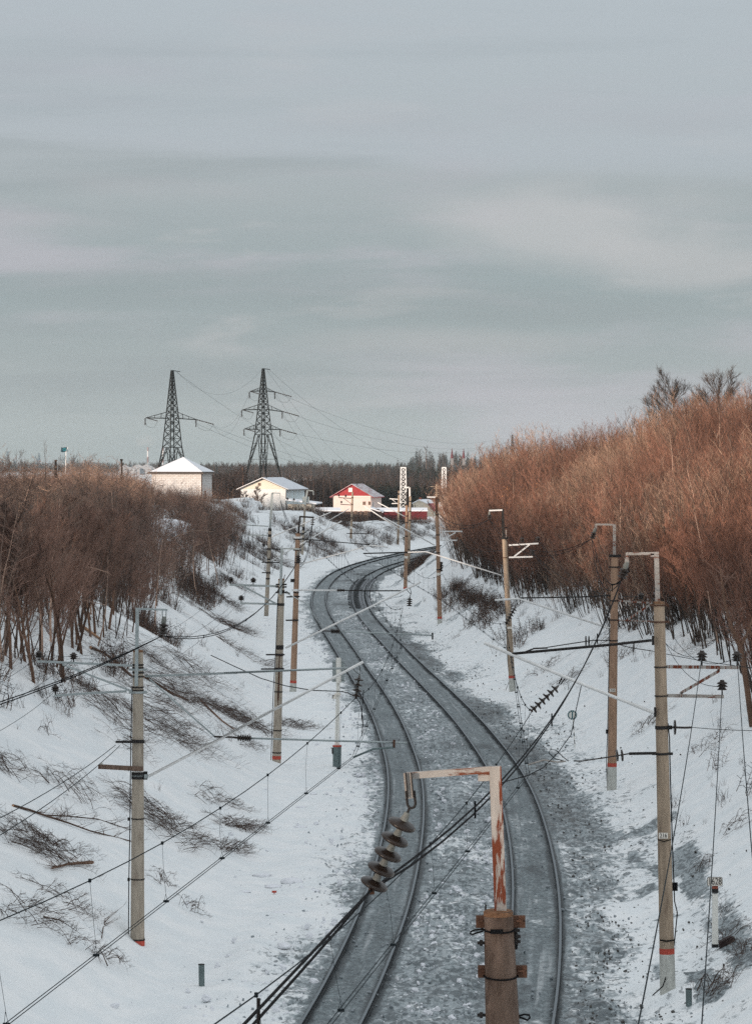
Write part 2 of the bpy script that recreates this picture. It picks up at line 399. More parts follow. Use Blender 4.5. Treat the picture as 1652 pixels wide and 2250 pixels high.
dirt = np.maximum(dirt, lt*np.clip(.52+.4*p2, 0, 1)); dirt = np.maximum(dirt, sst(4.2, .3, oL)*(oL > 0)*np.clip(.22+.3*p1, 0, 1)); dirt = np.maximum(dirt, sst(6.0, 3, oR)*(oR > 0)*np.clip(.22+.4*p1, 0, 1))
# rail-side dark lines: the ground colour darkens close to each rail
for T in (TL(GY), TR(GY)):
    for s in (-1, 1):
        dirt = np.maximum(dirt, 1.3*np.exp(-((GX-T-s*.76)/.27)**2)*(1+.25*p2))
# dark trampled strip at the foot of the right slope near the first mast
strip = np.exp(-((oR-4.6-.8*p1)/.55)**2)*sst(75, 84, GY)*sst(128, 104, GY)
dirt = np.maximum(dirt, strip*np.clip(.5+1.3*p2, 0, .8))
pat = sst(.17, .30, vn(GX/1.1, GY/3.2, 88))*sst(2.0, 3.0, oR)*sst(5.4, 4.4, oR)*sst(160, 120, GY)
dirt = np.maximum(dirt, pat*.72)
soil = sst(9, 14, oL)*sst(.20, .34, fbm(GX, GY, 5, 3, 97))*.5
at = me.attributes.new('dirt', 'FLOAT', 'POINT'); at.data.foreach_set('value', (dirt*near).ravel())
at = me.attributes.new('along', 'FLOAT_VECTOR', 'POINT'); at.data.foreach_set('vector', np.stack([GX-TL(GY), GY, 0*GX], -1).ravel())
at = me.attributes.new('gauge', 'FLOAT', 'POINT'); at.data.foreach_set('value', (np.maximum(inL, inR)*near).ravel())
darkz = np.clip(.62*rt*(1+.8*p1)*sst(3.6, 1.2, oR)+.45*sst(260, 330, GY)*sst(500, 450, GY)*btw*(1+1.2*p1)+.35*btw*np.clip(p2*2, 0, 1), 0, 1)
at = me.attributes.new('ballast', 'FLOAT', 'POINT'); at.data.foreach_set('value', (darkz*near).ravel())
at = me.attributes.new('soil', 'FLOAT', 'POINT'); at.data.foreach_set('value', (soil*near).ravel())
g = bpy.data.objects.new('ground', me); col.objects.link(g); g['kind'] = 'structure'

m = bpy.data.materials.new('snowy ground'); m.use_nodes = True; nt = m.node_tree; N = nt.nodes; L = nt.links
b = N['Principled BSDF']; b.inputs['Roughness'].default_value = .75; b.inputs['Specular IOR Level'].default_value = .25
geo = N.new('ShaderNodeNewGeometry'); P = geo.outputs['Position']
def attr(n):
    a = N.new('ShaderNodeAttribute'); a.attribute_name = n; return a.outputs['Fac']
def noise(scale, det=5, rough=.55, st=(1, 1, 1), dist=0.):
    mp = N.new('ShaderNodeMapping'); mp.inputs['Scale'].default_value = st; L.new(P, mp.inputs[0])
    n = N.new('ShaderNodeTexNoise'); n.inputs['Scale'].default_value = scale; n.inputs['Detail'].default_value = det
    n.inputs['Roughness'].default_value = rough; n.inputs['Distortion'].default_value = dist
    L.new(mp.outputs[0], n.inputs['Vector']); return n.outputs['Fac']
def mrange(v, a, b_, c=0, d=1, smooth=True):
    r = N.new('ShaderNodeMapRange'); r.inputs['From Min'].default_value = a; r.inputs['From Max'].default_value = b_
    r.inputs['To Min'].default_value = c; r.inputs['To Max'].default_value = d
    if smooth: r.interpolation_type = 'SMOOTHSTEP'
    L.new(v, r.inputs['Value']); return r.outputs[0]
nf = noise(3.2, 6, .65, (1, .55, 1)); nm = noise(.8, 5, .6); nx = noise(9, 5, .7, (1, .7, 1))
snow = mix(mrange(nm, .35, .7), (.76, .79, .80), (.85, .855, .85))
D_ = attr('dirt')
fac = mrange(nmath('ADD', D_, nmath('MULTIPLY', nmath('SUBTRACT', nf, .5), 1.5)), .30, .56)
fac = nmath('MULTIPLY', fac, mrange(D_, .04, .2))
gcol = mix(mrange(nx, .35, .7), (.20, .238, .25), (.43, .47, .485))
gaug = mix(mrange(noise(7, 3, .6, (1, .5, 1)), .38, .68), (.05, .072, .08), (.19, .232, .242))
dark = mix(mrange(nx, .4, .65), (.03, .033, .034), (.15, .15, .145))
B_ = attr('ballast')
bf = nmath('MULTIPLY', mrange(nmath('ADD', B_, nmath('MULTIPLY', nmath('SUBTRACT', noise(2.3, 6, .7, (1, .5, 1)), .5), 2.4)), .45, 1.0), .9)
c = mix(fac, snow, gcol)
al_ = N.new('ShaderNodeAttribute'); al_.attribute_name = 'along'
def streak(sx, sy, det=4):
    mp = N.new('ShaderNodeMapping'); mp.inputs['Scale'].default_value = (sx, sy, 1); L.new(al_.outputs['Vector'], mp.inputs[0])
    n = N.new('ShaderNodeTexNoise'); n.inputs['Scale'].default_value = 1; n.inputs['Detail'].default_value = det; L.new(mp.outputs[0], n.inputs[0]); return n.outputs['Fac']
st1 = streak(3.2, .07); st2 = streak(7, .25)
gm = mrange(nmath('ADD', attr('gauge'), nmath('ADD', nmath('MULTIPLY', nmath('SUBTRACT', st1, .5), 2.6), nmath('MULTIPLY', nmath('SUBTRACT', nf, .5), 2.6))), .15, .95)
c = mix(nmath('MULTIPLY', gm, nmath('MULTIPLY', mrange(D_, .3, .6), .85)), c, gaug)
c = mix(nmath('MULTIPLY', mrange(st2, .52, .66), mrange(D_, .35, .6, 0, .5)), c, (.10, .125, .135))
c = mix(nmath('MULTIPLY', mrange(st1, .56, .72), mrange(D_, .35, .6, 0, .45)), c, (.60, .63, .64))
c = mix(nmath('MULTIPLY', bf, mrange(D_, .1, .5)), c, dark)
rd = mrange(nmath('ADD', D_, nmath('MULTIPLY', nmath('SUBTRACT', nx, .5), .9)), .80, .98)
c = mix(nmath('MULTIPLY', rd, .94), c, (.025, .034, .038))
nr_ = noise(7.5, 3, .55, (.62, .33, 1), .5); nr2 = noise(1.1, 3, .5, (1, .5, 1))
rip = nmath('MULTIPLY', mrange(nmath('ADD', nr_, nmath('ADD', nmath('MULTIPLY', nmath('SUBTRACT', nr2, .5), .35), nmath('MULTIPLY', nmath('SUBTRACT', mrange(D_, .05, .6, 0, 1, False), .8), .16))), .518, .58), mrange(D_, .04, .3, 0, .72))
rip = nmath('MULTIPLY', rip, mrange(attr('gauge'), 0, 1, 1, .5))
c = mix(rip, c, (.05, .065, .072))  # dark ripples: shade behind small snow lumps, put into the colour
sf = nmath('MULTIPLY', attr('soil'), mrange(nf, .45, .6))
c = mix(sf, c, (.10, .07, .055))
L.new(c, b.inputs['Base Color'])
L.new(mrange(fac, 0, 1, .8, .5), b.inputs['Roughness'])
bp = N.new('ShaderNodeBump'); bp.inputs['Strength'].default_value = .8; bp.inputs['Distance'].default_value = .10
hh = nmath('ADD', nmath('MULTIPLY', nmath('MULTIPLY', nf, mrange(D_, 0, .4, .12, 1)), 1.0), nmath('MULTIPLY', nx, .25))
L.new(hh, bp.inputs['Height']); L.new(bp.outputs[0], b.inputs['Normal'])
me.materials.append(m)

# ================================================================ rails: each rail one thing
def rail(xf, label):
    mb = MB(); top = MB(); ysr = np.concatenate([np.arange(-30, 620, 2.5)])
    xs = xf(ysr)
    tops = []
    prof = [(-.066, -.16), (-.066, -.145), (-.012, -.125), (-.012, -.035), (-.037, -.025), (-.037, 0), (.037, 0), (.037, -.025), (.012, -.035), (.012, -.125), (.066, -.145), (.066, -.16)]
    vs = []; n = len(prof)
    for x, y in zip(xs, ysr):
        for a, z in prof: vs.append((x+a, y, z+.015))
    fs = []; mi = []
    for i in range(len(ysr)-1):
        for j in range(n):
            a = i*n+j; bb = i*n+(j+1) % n; fs.append((a, bb, bb+n, a+n)); mi.append(1 if j == 5 else 0)
    mb.v = vs; mb.f = fs; mb.m = mi
    o = mb.build('rail', [M['rail'], M['railtop']], loc=(float(xf(0)), 0, 0))
    tag(o, label, 'rail', 'steel rails of the two curving tracks')
rail(lambda y: LL(y)+.04, 'leftmost steel rail of the left-hand railway track')
rail(lambda y: LL(y)+1.56, 'right rail of the left-hand railway track, beside the churned snow strip')
rail(lambda y: RR(y)-1.56, 'left rail of the right-hand track, passing behind the nearest mast')
rail(lambda y: RR(y)-.04, 'rightmost steel rail, beside the dark ballast of the right-hand track')
# bare sleepers where the wind has cleared the right-hand track
sl0 = None
for i, y in enumerate(np.arange(322, 404, 1.9)):
    mb = MB(); x = float(TR(y)); sl = float(TR(y+1)-TR(y-1))/2
    mb.box((x, y, -.105), (2.5, .28, .10), -math.atan(sl)); mb.box((x, y, -.04), (.3, .22, .03), -math.atan(sl)+.02)
    if sl0 is None: o = mb.build('sleeper', M['sleeper'], loc=(x, y, -.1)); sl0 = o
    else: o = sl0.copy(); col.objects.link(o); o.location = (x, y, -.1); o.rotation_euler.z = -math.atan(sl)
    tag(o, 'dark bare sleeper on the far bend of the right-hand track', 'sleeper', 'bare sleepers on the far bend')
# ================================================================ small builders
GRP_M = 'concrete masts carrying the overhead line'
def disc_string(p0, p1, n, dia, label, cat='insulator', group=None, cable_mat=None):
    """a chain of disc insulators hanging from p0 to p1: thing > disc, each disc > cap"""
    p0 = Vector(p0); p1 = Vector(p1); ax = (p1-p0).normalized(); Ln = (p1-p0).length
    t = thing('insulator_string', label, cat, p0, group)
    st = Ln/(n+.35); k = dia/.255
    for i in range(n):
        q = p0 + ax*(st*(i+.15))
        mb = MB(); r = dia/2
        mb.lathe(q+ax*.085*k, ax, [(-.008*k, .045*k), (.004*k, r*.5), (.016*k, r*.86), (.030*k, r*.99), (.042*k, r), (.054*k, r*.95), (.058*k, r*.82), (.048*k, r*.6), (.056*k, r*.45), (.05*k, .02*k)], 24)
        d = mb.build('disc', M['porc'], t, smooth=True)
        cb = MB(); cb.lathe(q, ax, [(0, .020*k), (.006*k, .027*k), (.03*k, .029*k), (.07*k, .038*k), (.092*k, .046*k)], 14)
        cb.build('cap', M['cap' if q.y < 60 else 'capd'], d, smooth=True)
        pb = MB(); pb.poly([q+ax*.12*k, q+ax*(st+.01)], .012*k, 6); pb.build('pin', M['steel'], d)
    cl = MB(); e = p0+ax*(st*(n+.15))
    cl.poly([e, p1], .016*k, 6); cl.box(p1, (.05*k, .10*k, .07*k)); cl.build('clamp', M['rust'], t)
    hk = MB(); hk.poly([p0-ax*.02, p0+ax*st*.16], .012*k, 6); hk.build('hook', M['steel'], t)
    return t
def pin_ins(mb, p, h, k=1.0):
    """upright pin insulator standing at p"""
    p = Vector(p)
    mb.lathe(p, (0, 0, 1), [(0, .02), (h*.35, .02), (h*.36, .075*k), (h*.42, .06*k), (h*.55, .04*k), (h*.56, .085*k), (h*.62, .07*k), (h*.72, .04*k), (h*.74, .08*k), (h*.85, .06*k), (h*.9, .035*k), (h, .03*k)], 10)
def rib_ins(mb, p0, p1, r, n=4):
    p0 = Vector(p0); p1 = Vector(p1); ax = (p1-p0).normalized(); Ln = (p1-p0).length; pr = []
    for i in range(n):
        t = Ln*i/n; pr += [(t, r*.45), (t+Ln/n*.35, r), (t+Ln/n*.55, r), (t+Ln/n*.9, r*.45)]
    mb.lathe(p0, ax, pr, 12)
def text_obj(s, size, loc, parent, m, rot=(math.pi/2, 0, 0), ext=.002, sx=1.0, name='number'):
    cu = bpy.data.curves.new('t', 'FONT'); cu.body = s; cu.size = size; cu.extrude = ext
    cu.align_x = 'CENTER'; cu.align_y = 'CENTER'
    to = bpy.data.objects.new('t', cu); col.objects.link(to)
    dg = bpy.context.evaluated_depsgraph_get(); me = bpy.data.meshes.new_from_object(to.evaluated_get(dg))
    bpy.data.objects.remove(to); bpy.data.curves.remove(cu)
    o = bpy.data.objects.new(name, me); me.materials.clear(); me.materials.append(m); col.objects.link(o)
    off = Vector((0, 0, 0)); q = parent
    while q is not None: off += Vector(q.location); q = q.parent
    o.parent = parent; o.location = Vector(loc)-off; o.rotation_euler = rot; o.scale = (sx, 1, 1)
    return o

class Mast:
    def __init__(s, fr, D, top, base, mat_, label, rt=.145, rb=.21, band=None, lime=True, bury=.6):
        s.fr, s.D = fr, D
        s.top = W(fr, *top, D); s.base = W(fr, *base, D)
        s.t = thing('catenary_mast', label, 'mast', s.base, GRP_M)
        d = (s.base-s.top); s.len = d.length; s.ax = d/s.len; s.rt, s.rb = rt, rb
        mb = MB(); k = 10; e = s.base + s.ax*bury
        pts = [s.top+(e-s.top)*(i/k) for i in range(k+1)]
        mb.poly(pts, [s.rad(i/k*(s.len+bury)) for i in range(k+1)], 24)
        s.shaft = mb.build('shaft', mat_, s.t, smooth=True)
        cb = MB(); cb.lathe(s.top-Vector((0, 0, .05)), (0, 0, 1), [(0, rt+.004), (.045, rt+.004), (.06, rt-.02), (.068, rt*.5)], 20)
        cb.build('cap', M['con_cap'], s.t)
        if band:
            z = band
            b = MB(); p = s.at(z); h = lin([(0, .13), (150, .16), (500, .2)], D)
            b.poly([p-s.ax*h/2, p+s.ax*h/2], s.rad_at(p)+.008, 24); b.build('red_band', M['red'], s.t, smooth=False)
            if lime:
                b = MB(); b.poly([p+s.ax*h/2, s.base+s.ax*.4], [s.rad_at(p)+.006, rb+.012], 24); b.build('whitewashed_foot', M['lime'], s.t)
    def rad(s, t): return s.rt+(s.rb-s.rt)*min(1.1, t/s.len)
    def rad_at(s, p): return s.rad((p-s.top).length)
    def at(s, zy):
        """point on the axis at a picture height (in the mast's frame)"""
        y = px(s.fr, 0, zy)[1]; z = CAMH+(HY-y)/F*s.D
        f = (z-s.top.z)/(s.base.z-s.top.z); return s.top+(s.base-s.top)*f
    def w(s, x, y, dd=0, fr=None): return W(fr or s.fr, x, y, s.D+dd)
    def ring(s, *zs, h=.05, m='steel', name='collar', lug=None):
        for z in zs:
            p = s.at(z); r = s.rad_at(p)
            b = MB(); b.poly([p-s.ax*h/2, p+s.ax*h/2], r+.018, 24)
            if lug:
                for sx in lug: b.box(p+Vector((sx*(r+.05), -.02, 0)), (.12, .05, h*1.2))
            b.build(name, M[m], s.t)
    def bars(s, name, segs, wd, hd=None, m='galv', dd=0, fr=None):
        b = MB()
        for (x0, y0), (x1, y1) in segs: b.bar(s.w(x0, y0, dd, fr), s.w(x1, y1, dd, fr), wd, hd or wd)
        return b.build(name, M[m], s.t)
    def tube(s, name, pts, r, m='tube_white', dd=0, n=10, fr=None):
        """pts: (x, y[, frame])"""
        b = MB(); q = [W(p[2] if len(p) > 2 else (fr or s.fr), p[0], p[1], s.D+dd) for p in pts]
        b.poly(q, r, n); return b.build(name, M[m], s.t, smooth=True)
    def pins(s, lst, h=.3, k=1.0, dd=0):
        for x, y in lst:
            b = MB(); pin_ins(b, s.w(x, y, dd), h, k); b.build('pin_insulator', M['porc'], s.t, smooth=True)
    def drip(s, lst, m='rust'):
        pass

# ================================================================ right-hand masts
# --- nearest mast, top only, in the middle foreground
D = 33.0
mM = Mast('L5', D, (1108, 1240), (1190, 3450), M['con_near'], 'nearest rust streaked mast rising into the picture at the bottom centre', .150, .215)
mM.bars('bracket_post', [((1125, 1250), (1083, 108))], .122, .08, 'paint_rusty', -.05)
mM.bars('bracket_arm', [((1060, 134), (385, 183))], .068, .07, 'paint', -.05)
mM.bars('gusset', [((1040, 190), (950, 192))], .085, .05, 'paint', -.045)
mM.bars('drop_link', [((398, 160), (415, 358))], .085, .05, 'paint', -.10)
mb = MB()
for dx in (-22, 22): mb.bar(W('L5', 406+dx*1.0, 158, D-.13), W('L5', 424+dx*1.0, 352, D-.13), .014, .05)
mb.poly([W('L5', 388, 300, D-.12), W('L5', 398, 405, D-.12), W('L5', 410, 430, D-.12), W('L5', 430, 437, D-.12), W('L5', 452, 428, D-.12), W('L5', 462, 405, D-.12), W('L5', 450, 298, D-.12)], .014, 8)
mb.build('shackle', M['steel'], mM.t)
for i, (z, z2) in enumerate(((1325, 1380), (1715, 1745))):
    p = mM.at(z)
    for dx_, w_ in ((-.19, .09), (.21, .13)):
        mb = MB(); mb.box(p+Vector((dx_, .02, 0)), (w_, .06, .125)); mb.box(p+Vector((dx_, -.02, .012)), (w_*.55, .03, .02)); mb.build('clamp_plate', M['rust'], mM.t)
    q = mM.at(z2); r = mM.rad_at(q)+.012; mb = MB(); pts = []
    for a in range(0, 13):
        t = math.pi*(1+a/12); pts.append(q+Vector((math.cos(t)*r, math.sin(t)*r, -.02*math.sin(math.pi*a/12))))
    pts = [q+Vector((-.22, .05, .03))]+pts+[q+Vector((.24, .05, .04))]
    mb.poly(pts, .0095, 8)
    if i == 0:
        mb.box(q+Vector((-.03, -r, -.005)), (.13, .03, .045))
    mb.build('tie_rod', M['cable'], mM.t)
mb = MB(); mb.poly([mM.w(985, 1385, -.1), mM.w(930, 1388, -.1), mM.w(892, 1402, -.1), mM.w(889, 1418, -.1), mM.w(905, 1424, -.1), mM.w(945, 1410, -.1), mM.w(990, 1398, -.1)], .009, 8)
mb.build('wire_loop', M['cable'], mM.t); mb = MB()
mb.poly([mM.w(1255, 2065), mM.w(1310, 2050), mM.w(1350, 2055), mM.w(1355, 2075), mM.w(1335, 2095), mM.w(1300, 2080), mM.w(1255, 2068)], .010, 8)
mb.build('wire_loop', M['cable'], mM.t)
for x, y in ((975, 1490), (1250, 1480), (1245, 1392), (1250, 1440), (975, 2055)):
    mb = MB(); mb.poly([mM.w(x-32, y), mM.w(x+32, y)], .017, 8); mb.poly([mM.w(x-12, y), mM.w(x+12, y)], .034, 6); mb.build('bolt', M['steel'], mM.t)
mb = MB(); mb.poly([mM.w(1232, 1400, .05), mM.w(1240, 1500, .05), mM.w(1236, 1540, .05)], .028, 8); mb.build('earth_lead', M['cable'], mM.t)
mb = MB(); mb.poly([mM.w(1008, 1245, .02), mM.w(1010, 1190, .02)], .009, 6); mb.build('spike', M['steel'], mM.t)
# crossarms lower down, out of the frame but carrying the side wires
mb = MB(); pm = Vector((mM.top.x, D, 7.75)); mb.bar(pm+Vector((.1, -.2, 0)), pm+Vector((2.9, -.2, 0)), .07); mb.build('crossarm', M['paint_rusty'], mM.t)
mb = MB(); pm2 = Vector((mM.top.x, D, 6.95)); mb.bar(pm2+Vector((.1, -.2, 0)), pm2+Vector((2.1, -.2, 0)), .07); mb.build('crossarm', M['paint_rusty'], mM.t)
PM = [pm+Vector((1.35, -.2, .3)), pm2+Vector((2.0, -.2, .3)), pm+Vector((2.8, -.2, .3))]
SM0 = W('L5', 408, 452, D-.12); SM1 = W('L5', 118, 1075, D+.06)
disc_string(SM0, SM1, 5, .30, 'large chain of five brown disc insulators hanging from the nearest mast')

# --- mast 216
D = 86.0
mL = Mast('R6', D, (663, 742), (737, 4030), M['con_tan'], 'tall tan mast with number plate 216 at the right, rust stained', .148, .205, band=None)
o = px('L6', 880, 1543); mL.fr_band = o
b = MB(); p = mL.top+(mL.base-mL.top)*((px('L6', 0, 1543)[1]-px('R6', 0, 742)[1])/(px('R6', 0, 4030)[1]-px('R6', 0, 742)[1]))
b.poly([p-mL.ax*.075, p+mL.ax*.075], mL.rad_at(p)+.008, 24); b.build('red_band', M['red'], mL.t)
b = MB(); b.poly([p+mL.ax*.075, mL.base+mL.ax*.4], [mL.rad_at(p)+.006, .212], 24); b.build('whitewashed_foot', M['lime'], mL.t)
mL.bars('bracket_post', [((652, 745), (640, 316))], .125, .09, 'paint', 0)
mL.bars('bracket_arm', [((636, 330), (388, 332))], .075, .07, 'paint', 0)
mL.bars('gusset', [((632, 345), (590, 345))], .09, .05, 'paint', -.01)
mL.bars('drop_link', [((390, 322), (390, 402))], .07, .05, 'paint', -.02)
mL.tube('shackle', [(376, 370), (376, 408), (382, 422), (400, 422), (404, 408), (402, 370)], .016, 'paint', -.03)
mL.ring(769, 912, h=.04, m='rust', lug=(-1, 1)); mL.ring(1297, 1543, h=.035); mL.ring(1812, h=.09, lug=(1,)); mL.ring(2036, h=.06, lug=(-1, 1))
mL.bars('crossarm', [((722, 1295), (1343, 1302))], .09, .07, 'paint_rusty')
mL.bars('crossarm', [((725, 1541), (1215, 1550))], .09, .07, 'paint')
mL.bars('crossarm_brace', [((1170, 1300), (1170, 1335)), ((1175, 1330), (850, 1518)), ((852, 1512), (850, 1548))], .075, .05, 'paint_rusty', -.06)
mL.pins([(1028, 1290), (1328, 1296), (1200, 1540)], .42, 1.9)
mL.tube('cantilever', [(618, 1688), (0, 1440), (285, 1255, 'R5')], .045, 'tube_white', -.25, fr='R6')
mL.tube('stay_tube', [(600, 1070), (250, 1108), (510, 1343, 'R5')], .038, 'steel', -.25)
mL.tube('stay_rod', [(800, 1295, 'R5'), (690, 1300, 'R5'), (600, 1335, 'R5'), (510, 1345, 'R5')], .022, 'steel', -.25)
mL.bars('cantilever_bracket', [((630, 1640), (630, 1720))], .06, .08, 'steel', -.18); mL.bars('cantilever_bracket', [((612, 1030), (612, 1110))], .06, .08, 'steel', -.18)
mL.tube('registration_tube', [(636, 2032), (408, 2036)], .04, 'steel', -.25)
b = MB()
for x in (348, 306):
    q = mL.w(x, 2052, -.25); b.lathe(q-Vector((.03, 0, 0)), (1, 0, .1), [(0, .05), (.01, .16), (.05, .16), (.07, .04)], 16)
b.poly([mL.w(408, 2036, -.25), mL.w(230, 2066, -.25), mL.w(0, 2100, -.25), W('R5', 1010, 2212, D-.25)], .018, 8)
b.build('registration_insulator', M['porc'], mL.t)
mL.tube('steady_arm', [(945, 2215, 'R5'), (880, 2222, 'R5'), (770, 2205, 'R5'), (640, 2245, 'R5')], .022, 'paint', -.25)
b = MB(); q = mL.w(798, 1812); b.lathe(q-Vector((.03, 0, 0)), (1, 0, 0), [(0, .05), (.01, .2), (.05, .2), (.07, .04)], 16)
b.poly([mL.w(735, 1810), mL.w(890, 1815), mL.w(945, 1812)], .03, 8); b.build('tension_insulator', M['porc'], mL.t)
mb = MB(); mb.poly([mL.w(738, 1775), mL.w(752, 1900), mL.w(760, 2250), W('L6', 935, 560, D), W('L6', 955, 1100, D), W('L6', 980, 1200, D), W('L6', 955, 1450, D), W('L6', 925, 1640, D), W('L6', 850, 1860, D-.3), W('L6', 760, 1940, D-.6)], .016, 6)
mb.box(W('L6', 955, 967, D), (.16, .1, .22)); mb.build('earth_lead', M['cable'], mL.t)
mb = MB(); mb.poly([W('L6', 822, 1445, D-.2), W('L6', 880, 1456, D-.22), W('L6', 955, 1446, D-.2)], .022, 6); mb.build('wire_tie', M['cable'], mL.t); mb = MB()
mb.poly([W('L6', 803, 545, D-.2), W('L6', 860, 563, D-.22), W('L6', 925, 545, D-.2)], .014, 6); mb.build('wire_tie', M['cable'], mL.t)
q = W('L6', 854, 510, D-.22); mb = MB(); mb.box(q, (.245, .012, .155)); pl = mb.build('number_plate', M['plate'], mL.t)
text_obj('216', .155, q+Vector((0, -.012, 0)), pl, M['black'], sx=.85)

# --- mast 218
D = 138.0
mK = Mast('R6', D, (287, 345), (260, 2345), M['con_brown'], 'orange brown mast with number plate 218, left of the tall mast 216', .150, .205, band=2131)
mK.bars('bracket_post', [((283, 345), (283, 82))], .125, .08, 'paint')
mK.bars('bracket_arm', [((275, 84), (125, 82))], .075, .07, 'paint')
mK.bars('drop_link', [((127, 78), (127, 120))], .08, .06, 'paint')
mK.ring(350, h=.1, lug=(-1, 1)); mK.ring(445, h=.05, lug=(-1, 1)); mK.ring(732, 896, 1072, h=.05); mK.ring(1104, h=.09)
mK.bars('crossarm', [((300, 732), (604, 752))], .075, .06, 'paint_rusty')
mK.bars('crossarm', [((255, 896), (720, 912))], .06, .05, 'paint_rusty')
mK.bars('crossarm_brace', [((600, 757), (390, 898))], .09, .05, 'paint_rusty', -.06)
mK.pins([(510, 748)], .42, 2.0)
mK.tube('cantilever', [(240, 968), (565, 895, 'R5'), (372, 908, 'R5')], .045, 'tube_white', -.25)
mK.tube('stay_rod', [(250, 688), (0, 700), (570, 890, 'R5')], .03, 'steel', -.25)
b = MB(); b.poly([mK.w(240, 1070, -.2), mK.w(105, 1070, -.2), mK.w(0, 1085, -.2), W('R5', 800, 1290, D-.2)], .022, 8)
for x in (66, 40):
    q = mK.w(x, 1076, -.2); b.lathe(q-Vector((.03, 0, 0)), (1, 0, 0), [(0, .05), (.01, .22), (.05, .22), (.07, .04)], 14)
b.build('registration_rod', M['steel'], mK.t)
b = MB(); b.poly([mK.w(320, 1105), mK.w(430, 1135), mK.w(600, 1160)], .02, 6); q = mK.w(440, 1133); b.lathe(q, (1, 0, -.1), [(0, .05), (.01, .2), (.05, .2), (.07, .04)], 14); b.build('tension_insulator', M['porc'], mK.t)
mb = MB(); mb.poly([mK.w(240, 900, -.1), mK.w(240, 1100), mK.w(232, 1500), mK.w(225, 1850), mK.w(215, 2100), mK.w(222, 2330)], .016, 6); mb.box(mK.w(222, 1848), (.12, .08, .18)); mb.build('earth_lead', M['cable'], mK.t)
q = mK.w(267, 1496, -.22); mb = MB(); mb.box(q, (.24, .012, .14)); pl = mb.build('number_plate', M['plate'], mK.t)
text_obj('218', .14, q+Vector((0, -.012, 0)), pl, M['black'], sx=.85)

# --- mast with the black hooked bracket
D = 199.0
mJ = Mast('R5', D, (449, 403), (515, 1640), M['con_tan'], 'pale tan mast with a black bracket hooked over its top, right of the tracks', .148, .2, band=1530)
mJ.bars('bracket_post', [((443, 405), (435, 170))], .16, .08, 'steel')
mJ.bars('bracket_arm', [((432, 176), (325, 180))], .09, .07, 'tube_white', -.02)
mJ.bars('bracket_top', [((440, 167), (328, 170))], .05, .09, 'steel')
mJ.bars('drop_link', [((328, 176), (328, 245))], .04, .05, 'steel')
mJ.bars('side_strap', [((434, 330), (434, 405)), ((462, 335), (462, 405))], .06, .06, 'paint', .05)
mJ.ring(405, h=.1, lug=(-1, 1)); mJ.ring(562, h=.05, m='rust'); mJ.ring(320, h=.06, lug=(-1, 1), name='clamp')
mJ.bars('crossarm', [((485, 461), (725, 447))], .09, .07, 'tube_white'); mJ.bars('crossarm', [((485, 560), (680, 555))], .09, .07, 'tube_white')
mJ.bars('crossarm_brace', [((655, 455), (530, 552))], .085, .05, 'tube_white', -.05)
mJ.pins([(592, 452), (720, 445), (675, 552)], .42, 2.0)
mJ.tube('cantilever', [(425, 706), (0, 572), (1210, 920, 'R3'), (1050, 926, 'R3')], .042, 'tube_white', -.2)
mb = MB(); mb.box(mJ.w(493, 1132, -.21), (.3, .012, .15)); mb.build('number_plate', M['plate'], mJ.t)
mb = MB(); mb.poly([mJ.w(425, 250), mJ.w(437, 420), mJ.w(455, 900), mJ.w(475, 1400), mJ.w(490, 1560), mJ.w(460, 1640)], .016, 6); mb.build('earth_lead', M['cable'], mJ.t)

D = 278.0
mI = Mast('R3', D, (1310, 575), (1335, 1592), M['con_brown'], 'rust streaked mast with red topped post, right of the far bend', .15, .21, band=1510)
mI.bars('bracket_post', [((1306, 580), (1304, 432))], .20, .08, 'rust'); mI.bars('bracket_arm', [((1220, 432), (1296, 432))], .12, .07, 'tube_white')
mI.bars('crossarm', [((1345, 738), (1535, 738))], .11, .07, 'tube_white'); mI.bars('crossarm', [((1345, 819), (1490, 818))], .11, .07, 'tube_white')
mI.bars('crossarm_brace', [((1475, 748), (1375, 806))], .10, .05, 'tube_white', -.06)
mI.tube('cantilever', [(1290, 863), (830, 612)], .055, 'tube_white', -.2)
mI.tube('stay_tube', [(1300, 935), (1210, 920)], .05, 'steel', -.2)
mI.ring(590, 770, 930, 1080, h=.09); mI.ring(1120, h=.25, m='plate', name='number_plate')
b = MB(); rib_ins(b, mI.w(1348, 1010), mI.w(1345, 1100), .16, 4); b.build('side_insulator', M['porc'], mI.t)

D = 356.0
mH = Mast('R3', D, (1040, 505), (1025, 1310), M['con_brown'], 'front one of two close masts standing right of the far bend', .15, .215, band=1245)
mH.tube('cantilever', [(1002, 737), (665, 515)], .065, 'tube_white', -.2); mH.bars('bracket_post', [((1040, 505), (1040, 385))], .2, .1, 'steel')
mH.tube('registration_tube', [(1048, 925), (650, 936)], .075, 'steel', -.2)
mH.bars('registration_drop', [((668, 936), (672, 960)), ((672, 958), (760, 972))], .05, .05, 'steel', -.2)
mH.ring(600, 660, 780, 925, h=.1); mH.ring(970, h=.25, m='plate', name='number_plate')
D = 424.0
mH2 = Mast('R3', D, (1072, 425), (1052, 1085), M['con_tan'], 'back one of two close masts right of the far bend, with hooked bracket', .15, .21)
mH2.bars('bracket_post', [((1066, 430), (1064, 345))], .2, .1, 'tube_white'); mH2.bars('bracket_arm', [((1064, 345), (1012, 347))], .16, .1, 'tube_white'); mH2.bars('drop_link', [((1014, 347), (1014, 362))], .12, .1, 'tube_white')
mH2.tube('cantilever', [(1032, 610), (780, 480)], .065, 'tube_white', -.2); mH2.tube('stay_rod', [(1040, 660), (835, 615)], .05, 'steel', -.2); mH2.ring(470, 560, 640, 900, h=.12)
D = 570.0
